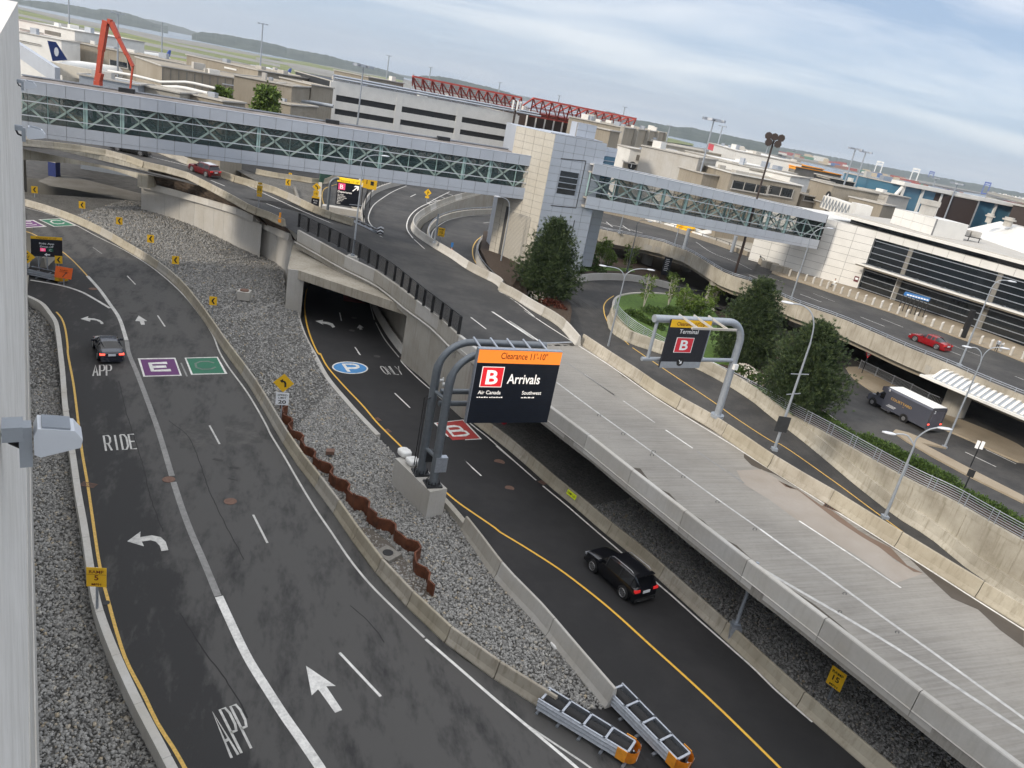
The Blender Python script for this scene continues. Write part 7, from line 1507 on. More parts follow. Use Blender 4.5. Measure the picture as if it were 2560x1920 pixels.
 if kind == 'suv':
  for s_ in (-1, 1): g = MB(); g.tube([(-.72*hx, s_*W*.355, Ht+.0), (-.65*hx, s_*W*.355, Ht+.06), (.0, s_*W*.355, Ht+.055), (.08*hx, s_*W*.355, Ht-.01)], .025, 6); put(g, 'roof_rail', 'chrome')
  g = MB(); g.obox((-hx*.83, 0, Ht*.975), (.14, 0, 0), (0, W*.36, 0), (0, 0, .025)); put(g, 'spoiler', body)
  g = MB(); g.obox((-hx-.03, 0, .30), (.03, 0, 0), (0, W*.36, 0), (0, 0, .02)); put(g, 'chrome_strip', 'chrome')
 return e
car('suv', 'black compact suv with roof rails driving on the arrivals road', 'L', (1000,1245), (752,1025), z_arr, 4.6, 1.85, 1.70, paint('paint_black', (.009, .010, .014)), 'suv', 1, 'tail', tr=.36)
car('sedan', 'dark blue sedan with lit tail lights in the ride app lane', 'E', (778,1568), (750,1490), 0, 4.6, 1.80, 1.45, paint('paint_navy', (.025, .028, .042)), 'sedan', 1, 'tail_on')
car('red_suv', 'dark red suv climbing the upper ramp before the footbridge', 'A', (1630,1398), (1512,1352), zo(z_ramp, 0), 5.0, 1.95, 1.75, paint('paint_dark_red', (.13, .008, .012)), 'suv', 1, 'tail', tr=.38, cat_='car', roofm='metal_white')
car('red_sedan', 'bright red sedan on the elevated terminal roadway', 'I', (1508,863), (1347,800), ZU, 4.85, 1.84, 1.44, paint('paint_red', (.32, .008, .014)), 'sedan', 1, 'tail', tr=.34)
car('van', 'dark van half hidden under the footbridge on the upper ramp', 'A', (1090,1228), (940,1195), zo(z_ramp, 0), 5.2, 1.95, 2.0, paint('paint_dark', (.03, .03, .03)), 'suv', 1, 'tail', tr=.36)
def shuttle():
 a = pw('I', 1275, 1448, ZG); b2 = pw('I', 1027, 1318, ZG); d = (b2-a).normalized(); n_ = V((-d.y, d.x, 0)); yaw = math.atan2(d.y, d.x); W, L = 2.4, 7.4
 s = 1; ctr = a.lerp(b2, .5)-n_*s*(W/2-.1)-d*.55
 e = empty('shuttle_bus', ctr, yaw, 'dark grey shuttle bus with white roof and gold lettering on the lower road', 'shuttle bus'); gm = paint('paint_slate', (.085, .09, .115), .2)
 def put(g, nm, mk, par=e): o = g.build(nm, M[mk] if isinstance(mk, str) else mk); o.parent = par; return o
 g = MB(); xb, xf = -3.75, 1.75
 prof = [(-W/2,.45),(-W/2,2.5),(-W/2+.12,2.72),(W/2-.12,2.72),(W/2,2.5),(W/2,.45)]; g.sweep([V((xb, 0, 0)), V((xf, 0, 0))], prof); put(g, 'passenger_body', gm)
 g = MB(); g.sweep([V((xb+.05, 0, 0)), V((xf-.05, 0, 0))], [(-W/2+.13,2.72),(-W/2+.2,2.78),(W/2-.2,2.78),(W/2-.13,2.72)]); g.box(-1.2, -.4, -.4, .4, 2.78, 2.84); put(g, 'roof', 'white')
 g = MB(); g.add([V((xf, y, z)) for y in (-1.1, 1.1) for z in (1.95, 2.68)]+[V((xf+.75, y, z)) for y in (-1.0, 1.0) for z in (2.1, 2.5)], [(0,4,5,1),(2,3,7,6),(1,5,7,3),(0,2,6,4),(4,6,7,5)]); put(g, 'cab_cap', gm)
 st = [(1.75,1.0,2.05),(2.35,1.0,2.0),(3.0,.98,1.35),(3.6,.95,1.22),(3.95,.88,1.0)]; rows = []
 for x, y, z in st: rows.append([(x, -y, .45), (x, -y, min(z, 1.25)), (x, -y*.86, z), (x, y*.86, z), (x, y, min(z, 1.25)), (x, y, .45)])
 g, gg = MB(), MB()
 for i in range(4):
  for k in range(5): q = [rows[i][k], rows[i+1][k], rows[i+1][k+1], rows[i][k+1]]; (gg if (k == 2 and i == 1) or (i == 0 and k in (1, 3)) else g).add(q, [(0,1,2,3)])
 g.add(rows[-1], [tuple(range(6))]); put(g, 'cab', gm)
 gg.obox((2.1, 1.005, 1.5), (.33, 0, 0), (0, .02, 0), (0, 0, .27)); put(gg, 'cab_windows', 'glass_car')
 g = MB(); g.obox((3.97, 0, .55), (.08, 0, 0), (0, .95, 0), (0, 0, .12)); g.obox((3.93, 0, .88), (.04, 0, 0), (0, .5, 0), (0, 0, .15)); put(g, 'front_bumper', 'chrome')
 for s_ in (-1, 1):
  for xx, rr in ((3.05, .40), (-1.15, .40)):
   wh = empty('wheel', (xx, s_*(W/2-.22 if xx > 0 else W/2-.12), rr)); wh.parent = e; g = MB(); g.tube([(0, -.13, 0), (0, .13, 0)], rr, 22); put(g, 'tyre', 'rubber', wh); g = MB(); g.tube([(0, s_*.12, 0), (0, s_*.14, 0)], rr*.55, 16); put(g, 'rim', 'rim', wh)
   g = MB(); w_ = s_*(W/2+.01 if xx < 0 else W/2-.18); g.tube([(xx, w_-s_*.1, rr), (xx, w_, rr)], rr+.1, 22); put(g, 'wheel_arch', 'black')
  g = MB(); g.obox((xb-.01, s_*.95, .95), (.02, 0, 0), (0, .14, 0), (0, 0, .07)); put(g, 'tail_light', 'tail_on')
  g = MB(); g.obox((2.75, s_*1.15, 1.55), (.06, 0, 0), (0, .12, 0), (0, 0, .16)); put(g, 'mirror', 'black')
 g = MB(); g.obox((1.1, 1.21, .35), (.6, 0, 0), (0, .1, 0), (0, 0, .05)); g.obox((xb-.05, 0, .42), (.1, 0, 0), (0, 1.1, 0), (0, 0, .1)); put(g, 'step', 'chrome')
 g = MB(); g.obox((xb-.005, 0, 1.35), (.01, 0, 0), (0, .9, 0), (0, 0, .95)); put(g, 'rear_door', plain('slate_door', (.10, .10, .125), .3))
 gold = plain('gold_lettering', (.42, .25, .06), .4); X, Yn = V((1, 0, 0)), V((0, 1, 0))
 def lt(t, x, z, h, w, mk, dirx=-X, y=W/2+.012):
  o = text_on(None, t, V((x, y, z)), dirx, UP, h, mk, w, .02); o.parent = e; return o
 lt('COURTYARD', 1.0, 1.62, .26, 2.6, gold); lt('by', -.6, 1.40, .1, .16, gold)
 lt('2', 1.55, 2.36, .22, .2, 'sign_white', -X); o = text_on(None, '2', V((xb-.02, .75, 2.15)), V((0, -1, 0)), UP, .3, 'sign_white', .24, .03); o.parent = e
 for k in range(3): g = MB(); g.obox((.55+k*.1, W/2+.006, 1.0-k*.1), (.5, 0, 0), (0, .004, 0), (0, 0, .015)); put(g, 'small_lettering', 'sign_white')
 return e
shuttle()
# -- foliage
def leafmat(name, c0, c1, c2):
 m, nt, b = mat(name); a = nd(nt, 'ShaderNodeAttribute', attribute_name='shade'); r = nd(nt, 'ShaderNodeValToRGB'); e = r.color_ramp.elements
 e[0].color = (*c0, 1); e[1].color = (*c2, 1); k = e.new(.55); k.color = (*c1, 1); nt.links.new(a.outputs['Fac'], r.inputs['Fac']); nt.links.new(r.outputs['Color'], b.inputs['Base Color'])
 b.inputs['Roughness'].default_value = .6; b.inputs['Specular IOR Level'].default_value = .3; return m
M['pine'] = leafmat('pine_needles', (.018, .032, .016), (.048, .076, .032), (.11, .145, .055)); M['leaf'] = leafmat('young_leaves', (.05, .085, .015), (.11, .17, .03), (.20, .27, .06))
M['shrub'] = leafmat('shrub_leaves', (.02, .04, .01), (.055, .10, .02), (.11, .17, .04)); M['red_leaf'] = leafmat('red_shrub', (.03, .008, .006), (.10, .025, .018), (.16, .06, .03)); M['flower'] = leafmat('white_flowers', (.5, .42, .36), (.7, .66, .6), (.85, .83, .78))
def foliage(name, pts, dirs, size, mt, per, seed, wid=.25, spread=.8, parent=None, **k):
 rng = np.random.default_rng(seed); P_ = np.repeat(np.asarray(pts, float), per, 0); D_ = np.repeat(np.asarray(dirs, float), per, 0); n = len(P_)
 D_ = D_+rng.normal(size=(n, 3))*spread; D_ /= np.linalg.norm(D_, axis=1, keepdims=True)+1e-9; s = size*(.6+.8*rng.random((n, 1)))
 S_ = np.cross(D_, rng.normal(size=(n, 3))); S_ /= np.linalg.norm(S_, axis=1, keepdims=True)+1e-9
 b = P_+rng.normal(size=(n, 3))*size*.25; co = np.stack([b, b+D_*s*.55+S_*s*wid, b+D_*s, b+D_*s*.55-S_*s*wid], 1)
 me = bpy.data.meshes.new(name); me.vertices.add(n*4); me.vertices.foreach_set('co', co.reshape(-1).astype(np.float32)); me.loops.add(n*4); me.loops.foreach_set('vertex_index', np.arange(n*4, dtype=np.int32))
 me.polygons.add(n); me.polygons.foreach_set('loop_start', np.arange(0, n*4, 4, dtype=np.int32)); me.materials.append(M[mt]); me.update(calc_edges=True)
 sh = np.repeat(np.clip(rng.random(len(pts))*.75+.0, 0, 1), per)+rng.random(n)*.25; me.attributes.new('shade', 'FLOAT', 'POINT').data.foreach_set('value', np.repeat(sh, 4).astype(np.float32))
 o = bpy.data.objects.new(name, me); COL.objects.link(o)
 if parent is not None: setparent(o, parent)
 return tag(o, k.get('label'), k.get('cat_'), k.get('group'))
def pine(f, h, rad, seed, label):
 rng = np.random.default_rng(seed); e = empty('pine_tree', f, 0, label, 'tree', 'dark pines'); g = MB(); g.tube([f-UP*.3, f+UP*h*.5, f+UP*h*.97], [.22, .14, .03], 8); P_, D_ = [], []
 nb = 260
 for i in range(nb):
  t = (i+.5)/nb; az = i*2.39996; prof = min(1, (t+.08)/.2)**.5*(1-t)**.78*1.22; r = rad*prof*(.62+.55*rng.random()); z0 = h*(.02+.93*t); up = .25+.5*t
  if r < .15: r = .15
  nseg = max(2, int(r/.30)); dv = np.array([math.cos(az), math.sin(az), 0]); base = np.array([f.x, f.y, f.z+z0])
  if i % 3 == 0: g.tube([V(base), V(base+dv*r*.6+np.array([0, 0, r*.6*up*.5]))], [.05, .02], 4, caps=False)
  for j in range(nseg+1):
   q = (j+1)/(nseg+1); c = base+dv*r*q+np.array([0, 0, r*q*q*up])
   for _ in range(2+int(4*q)): o = rng.normal(size=3)*np.array([.26, .26, .15])*(.5+q)*rad/3; P_.append(c+o); D_.append(dv*.6*q+np.array([0, 0, .75])+o*.4)
 g.build('trunk', M['bark'], e); foliage('crown', P_, D_, .24, 'pine', 17, seed, .10, .42, e)
def broad(f, h, rad, seed, label, mt='leaf', stems=3, dens=1.0, group='young green trees', z0=.3, size=.2, bark='birch', nm='young_tree'):
 rng = np.random.default_rng(seed); e = empty(nm, f, 0, label, 'tree', group); g = MB(); P_, D_ = [], []
 for s in range(stems):
  a = 2*math.pi*s/stems+seed; tip = f+V((math.cos(a)*rad*.45, math.sin(a)*rad*.45, h*.92)); mid = f.lerp(tip, .5)+V((math.cos(a), math.sin(a), 0))*rad*.12; g.tube([f, mid, tip], [.06*h/4, .04*h/4, .012], 5)
  for k in range(int(16*dens)):
   t = z0+(1-z0)*(k+rng.random())/int(16*dens); c = np.array(f.lerp(tip, t)); b = rng.normal(size=3)*np.array([1, 1, .45]); b /= np.linalg.norm(b); r = rad*(.35+.65*math.sin(math.pi*min(1, (t-z0)/(1-z0)*.8+.15)))*rng.random()**.5; q = c+b*r
   g.tube([V(c), V(q)], [.015, .006], 4, caps=False)
   for _ in range(int(9*dens)): o = rng.normal(size=3)*rad*.16; P_.append(q+o); D_.append(b+np.array([0, 0, .4]))
 g.build('trunk', M[bark], e); foliage('crown', P_, D_, size, mt, 6, seed, .3, 1.0, e)
pine(pw('G', 370, 450, 3.3), 9.6, 3.6, 1, 'tall dark pine in front of the stair tower')
f = pw('G', 1930, 990, 1.1); pine(f, hv(f, 'G', 2015, 290)-f.z+.3, 3.7, 2, 'dark pine behind the Terminal B sign mast'); f = pw('I', 405, 1330, 1.1); pine(f, hv(f, 'I', 500, 640)-f.z+.4, 3.8, 3, 'broad dark pine behind the solar panel lamp')
zb_f = lambda x, y: z_loop(x, y)+.35
for i, (c, x, y, tx, ty, z, rd, lab, dn, st) in enumerate((('G',1165,530,1190,240,zb_f,.9,'slender pale stemmed tree on the island lawn nearer the loop bend',.55,4), ('G',1360,515,1375,262,zb_f,1.0,'slender pale stemmed tree in the middle of the island lawn',.55,4),
  ('G',1480,590,1480,385,2.0,1.5,'bushy light green tree behind the Terminal B sign, left one',1.3,3), ('G',1610,600,1640,465,1.8,1.5,'bushy light green tree behind the Terminal B sign, right one',1.2,3), ('G',1700,510,1720,320,1.3,1.2,'pale green upright tree against the round viaduct pier',.9,3),
  ('C',735,1475,740,1345,tz_,1.1,'small round green tree nearest the tower in the planting bed',1.2,2), ('C',828,1455,850,1250,tz_,1.3,'taller green tree second from the tower in the bed',1.2,3), ('C',895,1465,900,1355,tz_,1.1,'small green tree third from the tower in the bed',1.2,2),
  ('C',1035,1505,1035,1285,tz_,1.2,'sparse green tree around the dark street lamp',.8,3), ('C',1390,1620,1370,1520,1.6,1.0,'small light green tree below the directory sign',1.0,2), ('A',1745,800,1745,690,-2,0,'',0,0), ('A',2110,870,2110,680,-2,0,'',0,0))):
 if not st: continue
 f = pw(c, x, y, z); broad(f, max(1.5, hv(f, c, tx, ty)-f.z), rd, 10+i, lab, 'leaf' if i != 5 else 'shrub', st, dn)
for i, (x, y, ty, lab) in enumerate(((1750,815,690,'narrow light green tree before the beige blocks beside the grey pipe'), (2105,870,680,'taller bright green tree at the corner of the beige blocks'))):
 q = dep('A', x, y, 150); f = V((q.x, q.y, q.z-2)); broad(f, hv(f, 'A', x, ty)-f.z, 1.3+i*.8, 40+i, lab, 'leaf', 4, 1.5, 'trees by the beige blocks', .1, .5, 'bark', 'tree')
def shrub(c, x, y, z, rx, h, mt, seed, label, n=420, size=.16, nm='shrub', group='garden shrubs', pts=None):
 rng = np.random.default_rng(seed); f = pw(c, x, y, z) if pts is None else pts[0]; P_, D_ = [], []
 for k in range(n):
  b = rng.normal(size=3); b[2] = abs(b[2]); b /= np.linalg.norm(b); lump = 1+.25*math.sin(b[0]*7+seed)*math.cos(b[1]*6)
  ctr = np.array(f) if pts is None else np.array(pts[rng.integers(len(pts))])+rng.normal(size=3)*np.array([.25, .25, .02])
  P_.append(ctr+b*np.array([rx, rx, h])*lump*(.6+.4*rng.random())); D_.append(b)
 return foliage(nm, P_, D_, size, mt, 6, seed, .3, .7, label=label, cat_='shrub' if nm != 'hedge' else 'hedge', group=group)
for i, a in enumerate((('G',60,260,3.3,1.8,1.3,'shrub','low dark evergreen shrub beside the lamp left of the tall pine'), ('G',170,380,3.3,1.0,1.0,'red_leaf','dark red shrub at the foot of the tall pine on the left'), ('G',330,470,3.2,1.3,1.0,'shrub','flowering shrub with white blossoms beside the merge barrier'), ('G',430,530,2.9,1.6,1.1,'red_leaf','large dark red shrub next to the merge barrier'),
  ('G',505,580,2.6,1.0,.9,'red_leaf','smaller dark red shrub nearest the square concrete block'), ('G',505,470,3.0,1.2,1.3,'shrub','bright green shrub right of the tall pine foot'), ('G',1170,660,2.6,1.1,.7,'shrub','round light green shrub on the island slope'), ('G',1260,700,2.3,1.2,.8,'shrub','second light green shrub on the island slope behind the railing'),
  ('G',1330,640,2.6,1.2,.6,'shrub','low green shrub in the middle of the island planting'), ('G',1090,590,3.2,1.3,.5,'shrub','low green ground shrub by the island lawn edge'), ('G',1250,570,3.0,1.6,.6,'shrub','wide low shrub under the island trees'), ('G',1400,580,2.4,1.5,.8,'shrub','wide green shrub left of the bushy light trees'),
  ('G',1950,1080,1.2,1.4,1.2,'shrub','shrub covered in white blossoms behind the railing, right of the sign mast'), ('G',2050,1130,1.2,1.4,1.1,'shrub','second white blossoming shrub behind the railing before the broad pine'), ('C',620,1500,3.6,1.6,.9,'shrub','green shrub against the white corner of the tower'), ('C',780,1500,3.2,1.8,.6,'shrub','low green shrub under the small trees by the tower'), ('G',2080,960,1.1,1.5,1.0,'shrub','green shrub between the two right pines'), ('I',240,1130,1.1,1.3,1.0,'shrub','green shrub at the foot of the broad pine'))):
 shrub(*a[:4], a[4], a[5], a[6], 60+i, a[7])
 if 'white blossom' in a[7] or 'blossoms' in a[7]:
  f = pw(a[0], a[1], a[2], a[3]); o = bpy.data.objects[[q.name for q in bpy.data.objects if q.get('label') == a[7]][0]]; rng = np.random.default_rng(i); P_ = []; D_ = []
  for k in range(110): b = rng.normal(size=3); b[2] = abs(b[2]); b /= np.linalg.norm(b); P_.append(np.array(f)+b*np.array([a[4], a[4], a[5]])*1.12); D_.append(b)
  foliage('blossom', P_, D_, .12, 'flower', 7, i, .5, 1.0, o)
h1 = cat(PL(['M', (960,10), (1150,95), (1250,150), (1400,225), (1550,310), (1640,365)], ZG+.2), .4); shrub('M', 0, 0, 0, .75, .75, 'shrub', 90, 'long bright green hedge behind the pipe railing', 2600, .15, 'hedge', None, h1)
h2 = cat(PL(['M', (1740,425), (1850,480), (2000,560), (2180,660), (2400,790)], ZG+.2), .4); shrub('M', 0, 0, 0, .5, .45, 'shrub', 91, 'second lower hedge strip behind the railing at the right edge', 1300, .15, 'hedge', None, h2)
h3 = cat(PL(['I', (560,1360), (650,1420), (760,1490), (870,1570), (980,1640)], ZG+.2), .4); shrub('M', 0, 0, 0, .6, .4, 'shrub', 92, 'green ground shrubs between the broad pine and the lower road', 900, .15, 'hedge', None, h3)
g = MB(); isl2 = cat(PL(['I', (805,1000), (860,1080), (1000,1180), (1130,1260), (1260,1330), (1560,1480), (1750,1560), (2212,1760), (2212,1640), (1700,1410), (1560,1370), (1250,1185), (1000,1040), (900,1000)], ZG+.15), 1.2)
g.prism([(p.x, p.y) for p in isl2], ZG-.05, ZG+.15); g.build('sidewalk', M['sidewalk'], kind='structure')
g = MB(); is3 = PL(['I', (1180,1510), (1200,1495), (1300,1520), (1600,1640), 'M', (1400,20), (1800,230), (2212,440), (2212,490), (1800,290), (1500,130), (1280,0)], ZG+.15); g.prism([(p.x, p.y) for p in is3], ZG-.05, ZG+.15); g.build('traffic_island', M['sidewalk'], kind='structure')
for spec, w_ in ((['M', (1748,95), (1992,212)], .12), (['M', (1910,75), (2150,188)], .12), (['I', (620,1340), (760,1445), (900,1545)], .1), (['I', (720,860), (820,920), (920,970)], .1)): zstrip(spec, w_, 'mark_fresh', ZG-.008, 'lane_marking', srd)
fn = resample(PL(['I', (905,1015), (960,1040), (1120,1120), (1290,1200), (1460,1290), (1590,1340)], ZG+.15), step=.16); e = empty('picket_fence', fn[0], 0, 'grey picket railing on the pavement below the elevated roadway', 'fence')
g = MB(); g.tube([p+UP*1.1 for p in fn[::8]], .035, 5); g.tube([p+UP*.15 for p in fn[::8]], .025, 5); g.build('rail', M['galv'], e); g = MB()
for p in fn: g.bar(p+UP*.15, p+UP*1.1, .025)
tag(g.build('pickets', M['galv'], e), kind='stuff')
for p in fn[::16]: g = MB(); g.bar(p, p+UP*1.2, .07); g.build('post', M['galv'], e)
def person(f, h, yaw, top, pants, label, sit=False):
 d = V((math.cos(yaw), math.sin(yaw), 0)); n_ = V((-d.y, d.x, 0)); k = h/1.75
 if sit: J = dict(hip=UP*.5, chest=UP*1.0+d*.05, neck=UP*1.18+d*.06, head=UP*1.38+d*.1); legs = lambda s: [UP*.5+n_*s*.1, d*.42+UP*.5+n_*s*.12, d*.48+UP*.06+n_*s*.12, d*.62+UP*.04+n_*s*.12]; arm = lambda s: [UP*1.1+n_*s*.18, d*.12+UP*.85+n_*s*.22, d*.35+UP*.62+n_*s*.12]
 else: J = dict(hip=UP*.93, chest=UP*1.3, neck=UP*1.48, head=UP*1.64); legs = lambda s: [UP*.93+n_*s*.1, UP*.5+n_*s*.11+d*.06*s, UP*.06+n_*s*.11-d*.05*s, UP*.04+n_*s*.11+d*.12]; arm = lambda s: [UP*1.42+n_*s*.19, UP*1.14+n_*s*.24+d*.03, UP*.88+n_*s*.22+d*.12]
 vs, es, rs = [], [], []
 def ch(pts, rr, root=None):
  pv = root
  for p, r in zip(pts, rr):
   vs.append(tuple(p*k)); rs.append(r*k); i = len(vs)-1
   if pv is not None: es.append((pv, i))
   pv = i
  return pv
 ch([J['hip']], [.15]); ch([J['chest'], J['neck'], J['head'], J['head']+UP*.1], [.17, .06, .10, .07], 0)
 for s in (-1, 1): ch(legs(s), [.10, .065, .045, .04], 0); ch(arm(s), [.06, .042, .03], 1)
 me = bpy.data.meshes.new('person'); me.from_pydata(vs, es, []); me.update(); o = bpy.data.objects.new('person', me); COL.objects.link(o); o.location = f; me.materials.append(top); me.materials.append(pants); me.materials.append(M['skin'])
 sk_ = o.modifiers.new('skin', 'SKIN')
 for v, r in zip(me.skin_vertices[0].data, rs): v.radius = (r, r)
 me.skin_vertices[0].data[0].use_root = True; o.modifiers.new('sub', 'SUBSURF').levels = 1
 dg = bpy.context.evaluated_depsgraph_get(); dg.update(); m2 = bpy.data.meshes.new_from_object(o.evaluated_get(dg)); o.modifiers.clear(); o.data = m2
 for p in m2.polygons: z = p.center.z/k; p.material_index = 2 if z > J['neck'].z-.01 else (1 if z < J['hip'].z+.03 else 0)
 tag(o, label, 'person'); g = MB(); c_ = f+(J['head']+UP*.07)*k-d*.02; g.tube([c_-UP*.02, c_+UP*.05, c_+UP*.08], [.108*k, .09*k, .03*k], 10); g.build('hair', M['bark'], o)
f = pw('I', 705, 375, ZU+.16); person(f, 1.7, R(200), M['white'], M['dark'], 'person in white top and dark trousers sitting between the kerb bollards', True)
f = pw('I', 1985, 880, ZU+.16); person(f, 1.7, R(230), M['steel'], M['dark'], 'person in grey standing by the bollards at the right end of the kerb')
# -- the airport beyond
def blk(c, p0, p1, dist, zb, dpt, mk, label, feats=(), name='airport_building', cat_='building', cap=None, p1dist=None):
 """top front edge p0-p1 in pixels; dist = range of p0; feats: (part name, material, (x0,y0,x1,y1)) drawn on the front"""
 d = ray(*px(c, *p0)); a = CAM+d*(dist/math.hypot(d.x, d.y)); zt = a.z
 if p1dist: d = ray(*px(c, *p1)); b2 = CAM+d*(p1dist/math.hypot(d.x, d.y))
 else: b2 = pw(c, *p1, zt)
 pl = VP(a, b2); e = empty(name, a-UP*(zt-zb), 0, label, cat_); g = MB(); q = [pl.at(0, 0, 0), pl.at(pl.L, 0, 0), pl.at(pl.L, 0, -dpt), pl.at(0, 0, -dpt)]; g.prism([(p.x, p.y) for p in q], zb, zt); g.build('wall', M[mk], e)
 g = MB(); rim = [pl.at(-.15, zt, .15), pl.at(pl.L+.15, zt, .15), pl.at(pl.L+.15, zt, -dpt-.15), pl.at(-.15, zt, -dpt-.15), pl.at(-.15, zt, .15)];
 for u, v in zip(rim, rim[1:]): g.bar(u+UP*.05, v+UP*.05, .35, .25)
 g.build('roof_edge', M[cap or 'conc_new'], e)
 for nm, fm, (x0, y0, x1, y1) in feats:
  s0, h0 = pl.sh(c, x0, y0); s1, h1 = pl.sh(c, x1, y1); g = MB(); pl.box(g, min(s0, s1), max(s0, s1), min(h0, h1), max(h0, h1), .02, .14); fo = g.build(nm, M[fm], e)
  if nm == 'window':
   g = MB(); sa, sb_, ha, hb_ = min(s0, s1), max(s0, s1), min(h0, h1), max(h0, h1); n = max(2, int((sb_-sa)/2.2)); pl.box(g, sa-.2, sb_+.2, ha-.25, ha, .14, .3)
   for k in range(n+1): q_ = sa+(sb_-sa)*k/n; pl.box(g, q_-.07, q_+.07, ha, hb_, .14, .24)
   g.build('frame', M['conc_new'], fo)
 for k in range(int(pl.L/8)):
  q_ = random.uniform(1, max(1.1, pl.L-2)); o_ = -random.uniform(1.5, max(1.6, dpt-2)); w_ = random.uniform(.5, 1.6); g = MB(); pl.box(g, q_-w_, q_+w_, zt, zt+random.uniform(.5, 1.7), o_-w_*.7, o_+w_*.7); g.build('roof_unit', M[random.choice(('white_panel', 'conc_new', 'galv'))], e)
 return e, pl, zt
def rows(pl, e, s0, s1, h0, h1, mk, nm, n=1, gap=.4, o=.05, t=.1):
 for i in range(n): g = MB(); w = (s1-s0-gap*(n-1))/n; a = s0+i*(w+gap); pl.box(g, a, a+w, h0, h1, o, o+t); g.build(nm, M[mk], e)
B_ = blk
B_('A', (120,148), (590,244), 300, -4, 30, 'white_panel', 'white terminal wing with dark window band at the far left', [('window', 'glass', (158,222,338,262)), ('louvre', 'conc_dark', (355,235,480,290))])
B_('A', (590,246), (1062,330), 305, -4, 18, 'conc_brown', 'plain beige block with a white duct behind the orange boom', [('louvre', 'white_panel', (690,290,800,318))])
B_('A', (120,245), (485,318), 270, -4, 8, 'white_panel', 'lower white terminal strip with dark windows at far left', [('window', 'glass', (158,318,320,355))])
B_('A', (485,312), (1480,510), 275, -4, 14, 'conc_brown', 'long beige concourse with white roof line and dark windows', [('window', 'glass', (870,470,1010,540)), ('window', 'glass', (1130,525,1280,590)), ('window', 'glass', (1340,560,1460,610))])
B_('A', (1475,432), (2040,556), 250, -4, 22, 'conc_brown', 'beige block crowded with rooftop pipes before the runway', [('tank', 'white_panel', (1775,525,1870,560))])
e, pl, zt = B_('A', (1280,522), (2230,682), 200, -4, 26, 'conc_brown', 'large ribbed beige block with a pale vaulted tent on its face', [('tent', 'metal_white', (1755,665,2020,700))])
for k in range(16): g = MB(); pl.box(g, k*pl.L/16, k*pl.L/16+.25, -4, zt-.4, .02, .1); g.build('rib', M['conc_dark'], e)
B_('B', (170,470), (285,492), 175, -4, 10, 'conc_brown', 'beige banded stair block left of the white parking garage'); B_('B', (285,492), (460,500), 176, -4, 12, 'conc_brown', 'wider beige banded block left of the white parking garage'); B_('B', (275,640), (485,655), 165, -4, 8, 'conc_brown', 'low beige block in front of the banded blocks'); B_('B', (440,480), (612,508), 190, -4, 12, 'conc_brown', 'beige ribbed wall touching the white parking garage')
B_('B', (85,386), (475,448), 270, -4, 16, 'metal_panel', 'pale grey hangar behind the beige blocks', [('louvre', 'white_panel', (135,425,215,450))]); B_('B', (890,420), (1165,470), 245, -4, 14, 'conc_brown', 'beige block rising behind the white parking garage roof')
B_('A', (625,588), (1090,672), 150, 0, 5, 'steel', 'low grey parapet wall behind the long footbridge roof'); B_('A', (1080,668), (1420,735), 152, 0, 6, 'conc', 'pale low wall with pipes behind the footbridge roof'); B_('A', (1410,722), (1760,800), 154, 0, 6, 'conc_brown', 'brown low wall behind the footbridge near the light green trees')
g = MB(); pts = [dep('A', x, y, 145) for x, y in ((780,600), (1000,640), (1200,690), (1400,690), (1470,700), (1640,740))]; g.tube(pts, .35, 8); pts2 = [p+V((0, 3, 1.0)) for p in pts]; g.tube(pts2, .25, 8); g.build('roof_duct', M['white_panel'], None, 'white insulated ducts running along the roof behind the footbridge', 'duct')
g = MB(); pts = [dep('B', x, y, 175) for x, y in ((-60,575), (20,590), (440,620), (610,650))]; g.tube(pts, .4, 8); g.build('roof_duct', M['steel'], None, 'thick grey pipe between the beige blocks and the white garage', 'pipe')
a, b2 = dep('A', 140, 385, 190), dep('A', 455, 598, 165); g = MB(); g.bar(a, b2, 1.0, 3.2); g.bar(dep('A', 400, 530, 178), dep('A', 745, 600, 176), 1.0, 2.4, 1); g.build('sloping_walkway', [M['metal_panel'], M['conc_cream']], None, 'sloping grey walkway descending behind the left end of the footbridge', 'walkway')
M['navy'] = plain('navy_livery', (.01, .035, .16), .35); M['blue_liv'] = plain('blue_livery', (.03, .08, .38), .35)
